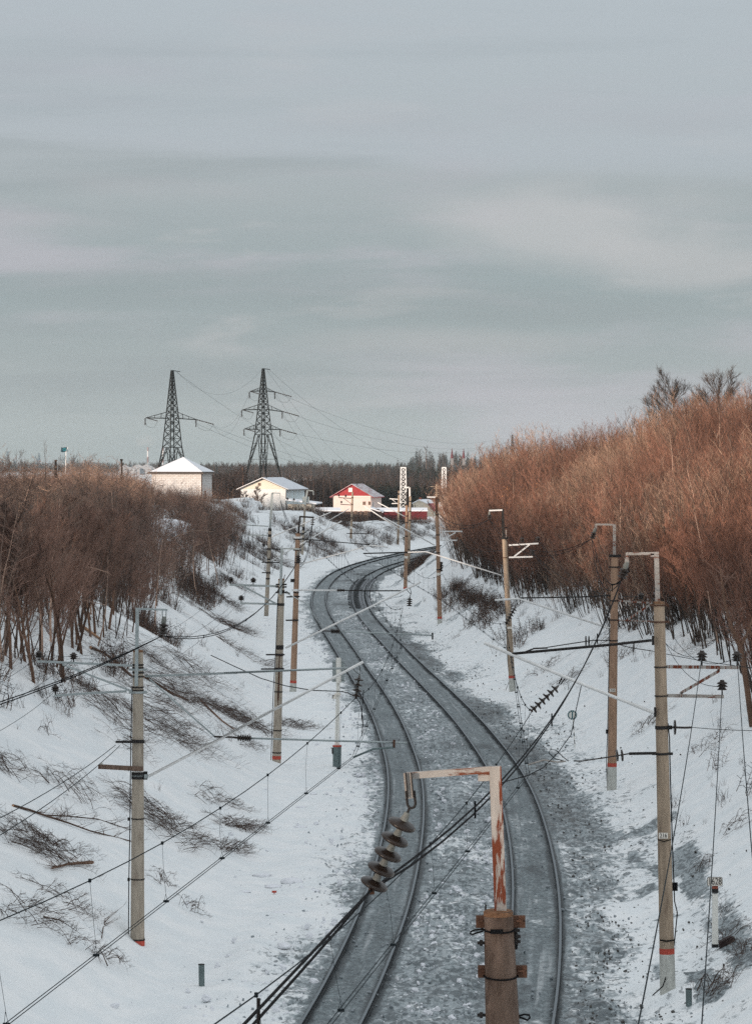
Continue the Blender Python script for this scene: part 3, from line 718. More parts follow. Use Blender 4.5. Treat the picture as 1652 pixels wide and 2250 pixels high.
mG = Mast('R3', D, (970, 375), (960, 862), M['con_tan'], 'short looking distant mast in front of the left lattice tower', .15, .21)
mG.bars('crossarm', [((885, 446), (966, 452))], .16, .08, 'tube_white'); mG.bars('crossarm', [((905, 489), (966, 488))], .16, .08, 'tube_white'); mG.tube('crossarm_brace', [(905, 450), (950, 485)], .05, 'tube_white', -.1); mG.ring(405, h=.3)
mG.tube('registration_tube', [(962, 485), (1030, 505)], .06, 'steel', -.1)

# ================================================================ left-hand masts
D = 93.0
mA = Mast('L1', D, (962, 392), (958, 2436), M['con_grey'], 'large grey mast nearest on the left, standing in deep snow', .147, .205)
p = mA.at(2422); mb = MB(); mb.poly([p-mA.ax*.06, p+mA.ax*.5], .212, 24); mb.build('red_band', M['red'], mA.t)
mA.bars('bracket_post', [((950, 640), (957, 100))], .098, .08, 'galv', -.22)
mA.bars('bracket_arm', [((945, 103), (1166, 110))], .055, .06, 'galv', -.22)
mA.bars('hanger', [((1131, 112), (1131, 200)), ((1157, 112), (1155, 180))], .03, .03, 'galv', -.22)
mA.ring(492, 545, h=.05); mA.ring(512, 572, 648, h=.04); mA.ring(668, h=.035); mA.ring(683, h=.06, m='galv', lug=(-1, 1)); mA.ring(525, h=.05, m='galv', lug=(-1, 1))
mA.bars('crossarm', [((262, 468), (922, 499))], .062, .06, 'galv'); mA.bars('crossarm', [((378, 708), (560, 694)), ((560, 694), (882, 676))], .062, .06, 'galv')
mA.bars('crossarm_brace', [((437, 490), (920, 677))], .05, .05, 'galv', -.06)
mA.pins([(274, 466), (514, 478), (388, 704)], .30, 1.55)
mA.bars('terminal_beam', [((806, 1028), (1008, 1030))], .065, .06, 'steel', -.22)
mA.bars('timber_arm', [((690, 1200), (996, 1217))], .13, .12, 'wood', -.24); mA.bars('timber_arm_end', [((692, 1186), (692, 1216))], .05, .14, 'rust', -.25)
mb = MB(); pin_ins(mb, mA.w(708, 1192, -.24), .09, .6); mb.build('pin_insulator', M['white'], mA.t)
mA.ring(1022, h=.09, name='clamp'); mA.ring(1262, h=.20, m='steel', name='clamp', lug=(1,)); mA.ring(1232, h=.03, m='tube_white'); mA.ring(1262, h=.05, m='galv', name='clamp')
mb = MB()
mA.bars('clamp_lug', [((1005, 1268), (1032, 1268))], .12, .08, 'galv', -.05)
mA.tube('cantilever', [(1034, 1268), (1652, 945), (0, 800, 'L3'), (1240, 135, 'L3')], .042, 'tube_white', -.15)
mA.tube('stay_tube', [(1008, 572), (1652, 548), (0, 235, 'L3'), (1100, 190, 'L3')], .032, 'galv', -.15)
mA.tube('stay_rod', [(1040, 590), (1495, 992)], .024, 'galv', -.15)
mb = MB(); mb.poly([mA.w(1490, 992, -.15), mA.w(1620, 996, -.15), W('L3', 120, 815, D-.15)], .03, 8); rib_ins(mb, W('L3', 118, 814, D-.15), W('L3', 242, 818, D-.15), .10, 6); mb.build('registration_insulator', M['porc'], mA.t, smooth=True)
mA.tube('registration_tube', [(240, 818), (1632, 860)], .030, 'galv', -.15, fr='L3')
mA.bars('registration_drop', [((1517, 832), (1515, 905))], .07, .05, 'rust', -.2, fr='L3')
mA.tube('steady_arm', [(1512, 900), (1330, 914), (1150, 990)], .03, 'grey_paint', -.2, fr='L3')
mb = MB(); mb.poly([mA.w(920, 640), mA.w(915, 900), mA.w(908, 1300), mA.w(905, 1650), W('L2', 898, 600, D), W('L2', 895, 1020, D)], .014, 6); mb.build('earth_lead', M['cable'], mA.t)
mA.ring(1562, h=.03); mA.ring(1982, h=.03); mA.ring(2402, h=.035)
for z in (1565, 1985):
    mb = MB(); mb.box(mA.at(z)+Vector((-.26, 0, 0)), (.07, .07, .09)); mb.build('cable_clip', M['steel'], mA.t)
SA1 = W('L3', 1175, 455, D-.15)
disc_string(W('L3', 1208, 250, D-.15), SA1, 4, .27, 'dark disc insulator chain hanging below the end of the nearest left cantilever')
mb = MB(); mb.poly([W('L3', 1150, 185, D-.15), W('L3', 1165, 215, D-.15), W('L3', 1208, 250, D-.15), W('L3', 1215, 215, D-.15), W('L3', 1205, 165, D-.15)], .012, 6); mb.build('shackle', M['steel'], mA.t)

D = 151.0
mB_ = Mast('R4', D, (571, 735), (531, 2245), M['con_grey'], 'grey mast with a long orange rust streak, left of the left track', .148, .208, band=2185, lime=False)
mB_.bars('bracket_post', [((563, 862), (575, 490))], .125, .08, 'galv', -.2); mB_.bars('bracket_arm', [((572, 488), (717, 492))], .07, .07, 'galv', -.2)
mB_.ring(780, 800, 845, h=.06, lug=(-1, 1)); mB_.ring(835, 942, h=.12); mB_.ring(1290, h=.2); mB_.ring(1350, h=.12, m='rust'); mB_.ring(1465, h=.12); mB_.ring(1650, 1965, 2145, h=.05)
mB_.bars('crossarm', [((150, 783), (545, 795))], .10, .06, 'galv'); mB_.bars('crossarm', [((236, 932), (540, 940))], .09, .06, 'galv'); mB_.bars('crossarm_brace', [((265, 797), (538, 942))], .08, .05, 'galv', -.06)
mB_.pins([(343, 786), (245, 930), (160, 780)], .36, 2.0)
mB_.bars('terminal_beam', [((445, 1350), (598, 1350))], .07, .06, 'steel', -.22); mB_.bars('terminal_beam', [((405, 1467), (592, 1465))], .07, .06, 'steel', -.22)
mB_.tube('cantilever', [(604, 1296), (1286, 966), (1165, 1190, 'R3')], .048, 'tube_white', -.15)
mB_.tube('stay_rod', [(610, 848), (775, 938), (915, 1155)], .022, 'galv', -.15)
mb = MB(); mb.poly([mB_.w(870, 1155, -.15), mB_.w(975, 1160, -.15)], .03, 8); rib_ins(mb, mB_.w(970, 1160, -.15), mB_.w(1045, 1163, -.15), .13, 5); mb.build('registration_insulator', M['porc'], mB_.t)
mB_.tube('registration_tube', [(1040, 1163), (1286, 1172), (950, 1396, 'D')], .035, 'galv', -.15)
mB_.bars('registration_drop', [((950, 1390), (950, 1405))], .08, .05, 'steel', -.15, fr='D')
mb = MB()
for k_, (z0, z1, wd) in enumerate(((1360, 1500, .05), (1490, 1720, .085), (1660, 1760, .04))):
    p0 = mB_.at(z0); p1 = mB_.at(z1); r0 = mB_.rad_at(p0)+.003
    mb.bar(p0+Vector((.01, -r0+.012, 0)), p1+Vector((.0, -mB_.rad_at(p1)+.012, 0)), wd, .03)
mb.build('rust_streak', M['rust'], mB_.t)
mb = MB(); mb.poly([mB_.w(600, 700), mB_.w(540, 900, -.1), mB_.w(525, 1300), mB_.w(505, 1650), mB_.w(485, 2240)], .016, 6); mb.build('earth_lead', M['cable'], mB_.t)

D = 202.0
mC = Mast('R4', D, (705, 365), (664, 1672), M['con_brown'], 'orange brown mast with black hooked bracket, behind the grey mast on the left', .148, .208, band=1570)
mC.bars('bracket_post', [((708, 368), (722, 228))], .12, .08, 'steel'); mC.bars('bracket_arm', [((718, 229), (835, 236))], .11, .07, 'steel')
mC.ring(400, h=.14, m='tube_white', lug=(-1, 1)); mC.ring(412, 500, h=.07, lug=(-1, 1)); mC.ring(602, 880, 1070, h=.06); mC.ring(826, h=.14, m='tube_white', lug=(-1,)); mC.ring(845, h=.07)
mC.tube('stay_rod', [(735, 410), (845, 420), (1286, 458)], .03, 'steel', -.15)
mC.tube('cantilever', [(748, 610), (1286, 465), (720, 863, 'R3'), (870, 880, 'R3')], .042, 'tube_white', -.15)
mC.tube('lower_rod', [(700, 826), (1022, 829)], .055, 'tube_white', -.15); mC.tube('registration_tube', [(1080, 828), (1286, 832), (1000, 1269, 'R3')], .04, 'steel', -.15)
mb = MB(); rib_ins(mb, mC.w(1022, 828, -.15), mC.w(1085, 828, -.15), .11, 5); mb.build('registration_insulator', M['porc'], mC.t)
mC.bars('side_beam', [((612, 881), (720, 878)), ((605, 1071), (710, 1069))], .09, .06, 'steel', -.2)
mC.bars('side_box', [((660, 735), (660, 762)), ((708, 570), (708, 600))], .24, .15, 'steel', -.1)
mC.bars('side_bracket', [((612, 835), (612, 855)), ((612, 845), (640, 855))], .1, .06, 'steel', -.1)
disc_string(W('R4', 826, 238, D), W('R4', 822, 300, D), 3, .26, 'small insulator chain under the black bracket of the orange brown left mast')

D = 300.0
mD = Mast('R4', D, (478, 330), (450, 985), M['con_grey'], 'slim grey mast at the foot of the left bank, left of the orange brown mast', .148, .21)
mD.bars('bracket_post', [((478, 335), (497, 36))], .22, .1, 'galv'); mD.bars('bracket_arm', [((497, 37), (560, 40))], .10, .1, 'galv'); mD.bars('drop_link', [((560, 38), (560, 90))], .06, .06, 'galv')
mD.tube('cantilever', [(480, 592), (1060, 265)], .06, 'tube_white', -.15); mD.tube('upper_cantilever', [(490, 395), (975, 192)], .055, 'tube_white', -.15)
mD.bars('crossarm', [((255, 296), (465, 308))], .10, .08, 'galv'); mD.bars('crossarm', [((300, 377), (455, 383))], .10, .08, 'galv')
mD.ring(335, 383, h=.25); mD.ring(492, 575, 602, 685, 733, 935, h=.12); mD.bars('side_beam', [((425, 492), (580, 494)), ((410, 600), (555, 602)), ((412, 684), (484, 684))], .10, .08, 'steel', -.2)
mD.pins([(427, 488), (470, 590)], .5, 2.2)
D = 467.0
mE = Mast('R4', D, (762, 140), (733, 605), M['con_grey'], 'distant pale mast left of the bend with a tall hooked bracket', .148, .21)
mE.bars('bracket_post', [((762, 140), (781, 15))], .24, .1, 'galv'); mE.bars('bracket_arm', [((781, 16), (828, 20))], .14, .1, 'galv'); mE.bars('drop_link', [((829, 20), (831, 55))], .1, .08, 'galv')
mE.bars('floodlight', [((740, 92), (798, 92))], .9, .3, 'galv', .3)
mE.bars('crossarm', [((617, 105), (745, 120))], .12, .08, 'galv'); mE.tube('cantilever', [(745, 380), (1120, 165)], .06, 'tube_white', -.1); mE.ring(320, 335, 370, 410, h=.25); mE.pins([(620, 103), (672, 108)], .5, 2.5)
D = 536.0
mF = Mast('R4', D, (1148, 28), (1130, 502), M['con_tan'], 'distant tan mast standing in front of the red gabled house', .148, .21)
mF.bars('crossarm', [((1035, 75), (1145, 82))], .12, .08, 'steel'); mF.bars('crossarm', [((1050, 130), (1140, 135))], .12, .08, 'steel'); mF.ring(75, 130, 240, 366, h=.2, m='rust'); mF.pins([(1037, 75), (1092, 80), (1057, 130)], .6, 2.5)
mF.bars('crossarm_brace', [((1075, 80), (1140, 128))], .08, .06, 'steel'); mF.tube('registration_tube', [(1286, 367), (1098, 366)], .07, 'steel', -.1)
mF.ring(318, h=.4, m='plate', name='number_plate')

# ================================================================ wires
def catpts(p0, p1, sag, n=14):
    p0 = Vector(p0); p1 = Vector(p1)
    return [p0.lerp(p1, i/n) - Vector((0, 0, 4*sag*(i/n)*(1-i/n))) for i in range(n+1)]
def wire(name, label, cat, spans, r, m='wire', group=None, n=14):
    """spans: list of point lists, joined end to end"""
    mb = MB()
    for s_ in spans: mb.poly(s_, r if not callable(r) else [r(p) for p in s_], 5)
    return tag(mb.build(name, M[m], loc=spans[0][0]), label, cat, group)
def wr(base):  # far wires keep a visible gauge
    return lambda p: max(base, abs(p.y)*.00004)
def run(pts, sags):
    return [catpts(a, b, s) for a, b, s in zip(pts[:-1], pts[1:], sags)]
SL_end = W('R5', 675, 1808, 86-.2)
# feeders: pairs of black cables
A_k = W('L1', 1128, 292, 93-.22); B_k = W('R4', 705, 592, 151); C_k = W('R4', 822, 300, 202); D_k = W('R4', 562, 95, 300)
def pair(label, pts, sags, dz=.10, dx=.05, r=.019):
    mb = MB(); fn = lambda p: max(r, abs(p.y)*.00008)
    for sgn in (-1, 1):
        for s_ in run(pts, sags):
            q = [p+Vector((dx*sgn*math.sin(math.pi*i/(len(s_)-1))**.5, 0, dz*sgn*math.sin(math.pi*i/(len(s_)-1))**.5)) for i, p in enumerate(s_)]
            mb.poly(q, [fn(p) for p in q], 6)
    for s_ in run(pts, sags):
        for j in (3, 7, 11):
            if s_[j].y < 160: mb.poly([s_[j]+Vector((0, 0, -dz*1.1)), s_[j]+Vector((0, 0, dz*1.1))], .014, 6)
    return tag(mb.build('feeder_cable', M['cable'], loc=pts[0]), label, 'cable', 'paired feeder cables')
nb = W('D', 380, 2384, 20); ext = SM1 + (nb-SM1)*3.2
Lk = W('R6', 340, 560, 86); Kk = W('R6', 92, 205, 138); Jk = W('R5', 326, 252, 199); Ik = W('R3', 1222, 470, 278)
pair('pair of thick black feeder cables hung from the nearest mast and the right-hand masts', [ext, SM1, Lk, Kk, Jk, Ik], [.15, 1.0, .9, 1.3, 1.2], .11, .06, .0135)
pair('pair of black feeder cables strung along the left-hand masts', [A_k+(A_k-Vector((A_k.x+9.5, 150, A_k.z-.2)))*.9, A_k, B_k, C_k, D_k], [.9, 1.15, .9, 1.6], .05, .05, .014)
# insulators that hold the feeders
def small_ins(p0, p1, label):
    t = thing('insulator_string', label, 'insulator', p0, None); mb = MB(); rib_ins(mb, p0, p1, .13, 3); mb.build('ribs', M['porc'], t, smooth=True)
    mb = MB(); d = (Vector(p0)-Vector(p1)).normalized(); mb.lathe(Vector(p0)-d*.05, d, [(0, .05), (.12, .075), (.25, .06)], 12); mb.build('cap', M['cap'], t)
small_ins(W('R6', 372, 462, 86), W('R6', 345, 545, 86), 'dark insulator with white cap hooked high beside the tall mast with plate 216')
small_ins(W('R6', 110, 150, 138), W('R6', 92, 205, 138), 'tilted dark insulator hooked under the bracket of orange brown mast 218')
small_ins(W('L1', 1140, 205, 92.78), W('L1', 1133, 285, 92.78), 'dark ribbed insulator under the bracket of the nearest left mast')
small_ins(W('R4', 706, 545, 151), W('R4', 706, 595, 151), 'dark insulator at the bracket end of the grey rust streaked left mast')
small_ins(W('R5', 328, 215, 199), W('R5', 327, 250, 199), 'tiny dark insulator hanging under the black hooked bracket right of the tracks')
disc_string(W('R5', 890, 1600, 86-.2), W('R5', 672, 1805, 86-.2), 6, .26, 'dark chain of six disc insulators slanting under the cantilever of mast 216')
mb = MB(); mb.poly([W('R5', 930, 1510, 85.8), W('R5', 890, 1585, 85.8), W('R5', 905, 1592, 85.8), W('R5', 955, 1522, 85.8)], .02, 6); mb.build('shackle', M['steel'], mL.t)
disc_string(W('R5', 540, 960, 138-.2), W('R5', 462, 1100, 138-.2), 6, .26, 'dark disc insulator chain slanting in front of the pale tan mast')
mb = MB(); mb.poly([W('R5', 540, 885, 137.8), W('R5', 550, 945, 137.8), W('R5', 560, 890, 137.8)], .02, 6); mb.build('shackle', M['steel'], mK.t)
disc_string(W('R3', 1066, 1320, 151-.2), W('R3', 1062, 1400, 151-.2), 4, .27, 'dark disc insulator chain hanging over the right track before the far bend')
mb = MB(); mb.poly([W('R3', 1040, 1262, 150.8), W('R3', 1075, 1300, 150.8), W('R3', 1066, 1318, 150.8), W('R3', 1080, 1290, 150.8), W('R3', 1068, 1248, 150.8)], .018, 6); mb.build('shackle', M['steel'], mB_.t)

def overhead(label, sup):
    """sup: [(messenger point, contact point)] in order of distance"""
    t = thing('overhead_line', label, 'overhead line', sup[0][0], 'overhead lines above the tracks')
    mm = MB(); cm = MB(); k = 0
    for (a, ca), (b_, cb) in zip(sup[:-1], sup[1:]):
        msp = catpts(a, b_, .85 if (b_-a).length < 70 else 1.1, 16); mm.poly(msp, [max(.011, abs(p.y)*.00005) for p in msp], 5)
        far = b_.y > 320
        for dx in ((-.035, .035) if not far else (0,)):
            cs = [ca.lerp(cb, i/16)+Vector((dx, 0, 0)) for i in range(17)]
            cm.poly(cs, [max(.008, abs(p.y)*.00004) for p in cs], 5)
        if b_.y < 330:
            for i in (1, 3, 5, 7, 9, 11, 13, 15):
                p = msp[i]; q = ca.lerp(cb, i/16)
                if p.y < 20: continue
                db = MB(); r = max(.0035, p.y*.00003); j = Vector(((rng.random()-.5)*.07, 0, 0))
                if p.z-q.z > .25:
                    db.poly([p, p.lerp(q, .5)+j, q+Vector((0, 0, .12))], r, 4)
                db.poly([p.lerp(q, .88), q+Vector((-.035, 0, 0))], r, 4); db.poly([p.lerp(q, .88), q+Vector((.035, 0, 0))], r, 4)
                db.box(p, (.05, .08, .06)); db.box(q, (.11, .07, .04))
                db.build('dropper', M['wire'], t)
    mm.build('messenger_wire', M['wire'], t); cm.build('contact_wire', M['wire'], t)
def V(x, y, z): return Vector((x, y, z))
def tp(T, y, dxm=0, dxc=0, zm=7.5, zc=5.8): x = float(T(y)); return (V(x+dxm, y, zm), V(x+dxc, y, zc))
c1_ = W('D', 775.7, 1664, 92.8); cn = W('D', 16, 2250, 48.3); ce = c1_+(cn-c1_)*(92.8-38)/(92.8-48.3)
m1_ = SA1; m1n = W('D', 0, 2056, 52); me_ = V(ce.x-.2, 38, 7.9)
overhead('overhead contact line above the left track', [tp(TL, -25), (me_, ce), (m1_, c1_), (W('R3', 1062, 1402, 150.8), tp(TL, 151)[1]+V(.3, 0, 0)), tp(TL, 202), tp(TL, 250), tp(TL, 300), tp(TL, 356), tp(TL, 410), tp(TL, 467), tp(TL, 536)]
         if False else [tp(TL, -25), (me_, ce), (m1_, c1_), tp(TL, 151), tp(TL, 202), tp(TL, 250), tp(TL, 300), tp(TL, 356), tp(TL, 410), tp(TL, 467), tp(TL, 536)])
c2_ = W('D', 1160, 1703, 85.8); cn2 = W('D', 725, 2250, 48.3); ce2 = c2_+(cn2-c2_)*(85.8-33)/(85.8-48.3)
overhead('overhead contact line above the right track', [tp(TR, -25), (V(ce2.x-.3, 33, 7.6), ce2), (SL_end, c2_), (W('R5', 462, 1100, 137.8), W('R5', 500, 1330, 137.8)), tp(TR, 199), tp(TR, 240), tp(TR, 278), tp(TR, 356), tp(TR, 424), tp(TR, 500)])
# messenger of the left track also has the branch hung from the second mast
wire('jumper_cable', 'thin black jumper cable drooping across the grey mast to the left insulator chain', 'cable',
     [[W('R4', 0, 1355, 100), W('R4', 180, 1440, 98), W('R4', 400, 1540, 96), W('R4', 600, 1602, 94.5), W('R4', 820, 1640, 93.5), W('R4', 1050, 1648, 93), W('L3', 1100, 410, 92.9), W('L3', 1160, 440, 92.8)]], .014, 'cable')
wire('jumper_cable', 'black jumper cable looping down from the left insulator chain to the contact wire', 'cable',
     [[W('L3', 1180, 455, 92.8), W('L3', 1215, 510, 92.7), W('L3', 1230, 600, 92.6), W('L3', 1238, 680, 92.5), W('L3', 1228, 800, 92.4)], [W('L3', 1245, 385, 93), W('L3', 1235, 500, 92.9), W('L3', 1225, 620, 92.8), W('L3', 1240, 700, 92.6)]], .013, 'cable')
wire('jumper_cable', 'looped black jumper cable between the feeders and the right-hand contact wire', 'cable',
     [[W('R5', 1075, 1590, 86), W('R5', 1030, 1800, 85.5), W('R5', 990, 2000, 85), W('R5', 880, 2150, 84), W('R5', 780, 2250, 80), W('L5', 1460, 120, 76), W('L5', 1340, 180, 72), W('L5', 1130, 238, 68)],
      [W('R5', 940, 2215, 85.8), W('R5', 860, 2195, 85.8), W('R5', 810, 2150, 85.8), W('R5', 820, 2120, 85.8), W('R5', 870, 2125, 85.8), W('R5', 930, 2185, 85.8), W('R5', 970, 2215, 85.8)]], .012, 'cable')
wire('jumper_cable', 'black loop of cable wrapped in front of mast 218 from the bracket insulator', 'cable',
     [[W('R6', 340, 560, 86), W('R6', 320, 575, 86.2), W('R6', 290, 592, 86.4), W('R6', 258, 597, 86.6)], [W('R6', 395, 450, 86), W('R6', 410, 480, 86), W('R6', 385, 500, 86), W('R6', 340, 560, 86)]], .02, 'cable')
wire('guy_wire', 'thin dark cable drooping beside the orange brown left mast to its bracket', 'wire',
     [[W('R4', 822, 300, 202), W('R4', 790, 400, 201.5), W('R4', 760, 450, 201), W('R4', 715, 485, 200.5)], [W('R4', 700, 620, 202), W('R4', 730, 635, 202), W('R4', 752, 610, 202)]], .02, 'cable')
# side circuits
GW = 'thin side wires on the crossarms'
pinL = [W('R6', 1028, 1205, 86), W('R6', 1200, 1460, 86), W('R6', 1328, 1215, 86)]
pinK = [W('R6', 512, 695, 138), W('R6', 640, 900, 138), W('R6', 715, 905, 138)]
pinJ = [W('R5', 592, 425, 199), W('R5', 675, 525, 199), W('R5', 720, 415, 199)]
pinI = [W('R3', 1420, 730, 278), W('R3', 1480, 812, 278), W('R3', 1530, 730, 278)]
for i, nm_ in enumerate(('inner', 'lower', 'outer')):
    back = PM[i]+(PM[i]-pinL[i])*.8
    wire('overhead_wire', f'thin {nm_} side wire running over the right snow bank from the crossarms of mast 216', 'wire', run([back, PM[i], pinL[i], pinK[i], pinJ[i], pinI[i]], [.4, .35, .8, 1., 1.2]), wr(.010), group=GW)
wire('overhead_wire', 'thin taut wire leaving the right picture edge level with the disc on mast 216', 'wire', [catpts(W('R6', 940, 1812, 86), W('R6', 1900, 1835, 84), .05, 6)], .009)
wire('overhead_wire', 'thin wire from mast 218 sloping down to the right picture edge', 'wire', [catpts(W('R6', 600, 1160, 138), W('R6', 1800, 1340, 120), .1, 6)], .014)
pinA = [W('L1', 274, 435, 93), W('L1', 514, 450, 93), W('L1', 388, 675, 93)]
pinB = [W('R4', 160, 760, 151), W('R4', 343, 768, 151), W('R4', 245, 905, 151)]
pinD = [W('R4', 260, 290, 300), W('R4', 340, 290, 300), W('R4', 305, 372, 300)]
endA = [W('D', -420, 1652, 45), W('D', -300, 1668, 45), W('D', -300, 1720, 45)]
for i, nm_ in enumerate(('outer', 'inner', 'lower')):
    wire('overhead_wire', f'thin {nm_} side wire crossing the snowy left slope from the nearest left mast', 'wire', run([endA[i], pinA[i], pinB[i], pinD[i]], [.3, 1.0, 2.]), wr(.006), group=GW)
wire('overhead_wire', 'upper wire running down left from the dark beam on the nearest left mast', 'wire', [catpts(W('L1', 806, 1050, 92.8), W('D', -330, 1945, 42), .25)], .010, group=GW)
wire('overhead_wire', 'lower wire running down left from the dark beam on the nearest left mast', 'wire', [catpts(W('L1', 835, 1055, 92.8), W('D', -330, 2010, 42), .3)], .010, group=GW)
# ================================================================ buildings
def brickmat(name, c1, c2, mortar, sx, sy):
    m = bpy.data.materials.new(name); m.use_nodes = True; nt = m.node_tree; N_ = nt.nodes; L_ = nt.links
    b = N_['Principled BSDF']; b.inputs['Roughness'].default_value = .9
    tc = N_.new('ShaderNodeTexCoord'); sp = N_.new('ShaderNodeSeparateXYZ'); L_.new(tc.outputs['Object'], sp.inputs[0])
    ad = N_.new('ShaderNodeMath'); ad.operation = 'ADD'; L_.new(sp.outputs[0], ad.inputs[0]); L_.new(sp.outputs[1], ad.inputs[1])
    cb = N_.new('ShaderNodeCombineXYZ'); L_.new(ad.outputs[0], cb.inputs[0]); L_.new(sp.outputs[2], cb.inputs[1])
    br = N_.new('ShaderNodeTexBrick'); br.inputs['Scale'].default_value = 1; br.inputs['Brick Width'].default_value = sx; br.inputs['Row Height'].default_value = sy
    br.inputs['Mortar Size'].default_value = .03; br.inputs['Color1'].default_value = (*c1, 1); br.inputs['Color2'].default_value = (*c2, 1); br.inputs['Mortar'].default_value = (*mortar, 1)
    L_.new(cb.outputs[0], br.inputs['Vector']); L_.new(br.outputs['Color'], b.inputs['Base Color']); return m
M['brick'] = brickmat('white block wall', (.70, .67, .65), (.60, .57, .54), (.42, .39, .37), .55, .27)
M['cream'] = mat('cream siding', (.66, .60, .50), .8, noise=.06, nscale=1)
M['cream2'] = mat('pale siding', (.64, .64, .63), .8, noise=.05, nscale=1)
M['aqua'] = mat('pale blue siding', (.66, .74, .76), .8, noise=.08, nscale=1)
M['pinkwall'] = mat('pinkish cream wall', (.66, .54, .49), .8, noise=.06, nscale=1)
M['redmetal'] = mat('red metal sheet', (.30, .014, .02), .5, noise=.15, nscale=2)
M['redfence'] = mat('dark red fence sheet', (.12, .012, .016), .6, noise=.2, nscale=2)
M['yellow'] = mat('cream barn wall', (.64, .57, .46), .8, noise=.06, nscale=1)
M['roofsnow'] = mat('snow on roof', (.80, .81, .84), .8, noise=.05, nscale=2, bump=.3, bscale=8)
M['roofmetal'] = mat('thinly snowed sheet roof', (.66, .68, .72), .6, noise=.1, nscale=1.5, second=(.14, .15, .17), lo=.60, hi=.72)
M['eave'] = mat('eave board', (.10, .075, .06), .8)
M['roofred'] = mat('thinly snowed red roof', (.60, .58, .60), .6, noise=.1, nscale=1.5, second=(.22, .06, .06), lo=.47, hi=.62)
M['glass'] = mat('dark window glass', (.05, .07, .085), .1, spec=.6)
M['fadeblue'] = mat('grey blue cladding', (.20, .25, .27), .9, noise=.1, nscale=.05)  # one grey-blue colour shared by the far skyline buildings
M['brickred'] = mat('red brick', (.35, .10, .06), .9, noise=.2, nscale=4)

def loc2w(o, rz):
    Mx = Matrix.Rotation(rz, 3, 'Z'); o = Vector(o)
    return lambda x, y, z: o + Mx @ Vector((x, y, z))
def poly_part(name, m, parent, faces_pts, thick=None):
    mb = MB()
    for pts in faces_pts:
        mb.add(pts, [tuple(range(len(pts)))])
    return mb.build(name, m, parent)
def slab(mb, pts, t):
    """thick slab from a planar polygon, extruded upward by t"""
    n = len(pts); up_ = Vector((0, 0, t)); a = [Vector(p) for p in pts]; b = [p+up_ for p in a]
    mb.add(a+b, [tuple(range(n-1, -1, -1)), tuple(range(n, 2*n))]+[(i, (i+1) % n, n+(i+1) % n, n+i) for i in range(n)])
def boxl(mb, T, x0, x1, y0, y1, z0, z1):
    v = [T(x, y, z) for z in (z0, z1) for x, y in ((x0, y0), (x1, y0), (x1, y1), (x0, y1))]
    mb.add(v, [(3, 2, 1, 0), (4, 5, 6, 7), (0, 1, 5, 4), (1, 2, 6, 5), (2, 3, 7, 6), (3, 0, 4, 7)])
def window(T, parent, x0, x1, z0, z1, y=0, side=False, frame='white', glass='glass', name='window'):
    mb = MB()
    f = .08
    def bx_(a, b_, c, d, y0, y1):
        if side: boxl(mb, T, y0, y1, a, b_, c, d)
        else: boxl(mb, T, a, b_, y0, y1, c, d)
    s = 1 if side else -1
    o0, o1 = (y, y+.06*s) if side else (y+.06*s, y)
    bx_(x0, x1, z0, z0+f, o0, o1); bx_(x0, x1, z1-f, z1, o0, o1); bx_(x0, x0+f, z0+f, z1-f, o0, o1); bx_(x1-f, x1, z0+f, z1-f, o0, o1)
    w_ = mb.build(name, M[frame], parent)
    mb = MB(); o0, o1 = (y, y+.03*s) if side else (y+.03*s, y); bx_(x0+f, x1-f, z0+f, z1-f, o0, o1); mb.build('pane', M[glass], w_)
    return w_

# ---- house 1: white block cube under a pyramid roof
D = 500; p = W('R2', 1266, 350, D); rz = R(-9)
o = Vector((p.x, D+2, 8.0)); T = loc2w(o, rz); h = p.z-o.z; wd = 3.95
t = thing('brick_house', 'white block house with a snowy pyramid roof, left of the two pylons', 'house', o)
mb = MB(); boxl(mb, T, -wd-.1, wd-.1, -4, 4, -2, h); mb.build('wall', M['brick'], t)
pk = T(.1, 0, h+2.35); e = 4.65; ev = [T(-e-.1, -4.7, h-.05), T(e-.3, -4.7, h-.05), T(e-.3, 4.7, h-.05), T(-e-.1, 4.7, h-.05)]
mb = MB(); mb.add([q for q in ev]+[pk]+[q-Vector((0, 0, .12)) for q in ev], [(0, 1, 4), (1, 2, 4), (2, 3, 4), (3, 0, 4), (8, 7, 6, 5), (0, 5, 6, 1), (1, 6, 7, 2), (2, 7, 8, 3), (3, 8, 5, 0)]); rf = mb.build('roof', M['eave'], t)
mb = MB(); c = (ev[0]+ev[1]+ev[2]+ev[3])/4
ws = [(0, 1, .55, .1), (1, 2, .93, .05), (2, 3, .9, .05), (3, 0, .9, .05)]
top = pk+Vector((0, 0, .14))
for a, b_, k, _ in ws:
    A_ = ev[a].lerp(pk, 1-k)+Vector((0, 0, .1)); B_ = ev[b_].lerp(pk, .06)+Vector((0, 0, .1)); E0 = ev[a].lerp(pk, .05)
    A2 = ev[a].lerp(ev[b_], .25).lerp(pk, .10)+Vector((0, 0, .1)) if a == 0 else ev[a].lerp(pk, .04)+Vector((0, 0, .1))
    q0 = ev[a].lerp(ev[b_], .02).lerp(pk, .05)+Vector((0, 0, .1)); q1 = ev[b_].lerp(pk, .04)+Vector((0, 0, .1)); mb.add([q0, q1, top], [(0, 1, 2)])
mb.build('snow_cover', M['roofsnow'], rf)
mb = MB(); boxl(mb, T, wd-.1, wd-.02, -1.6, -.7, .6, 2.4); mb.build('door', M['wood_dark'], t)
for yy in (-3.0, 1.6): window(T, t, yy, yy+1.0, 1.0, 2.5, wd-.1, side=True)
mb = MB(); boxl(mb, T, wd-.1, wd+.02, -3.9, -3.75, -1, h-.1); mb.build('downpipe', M['rust'], t)

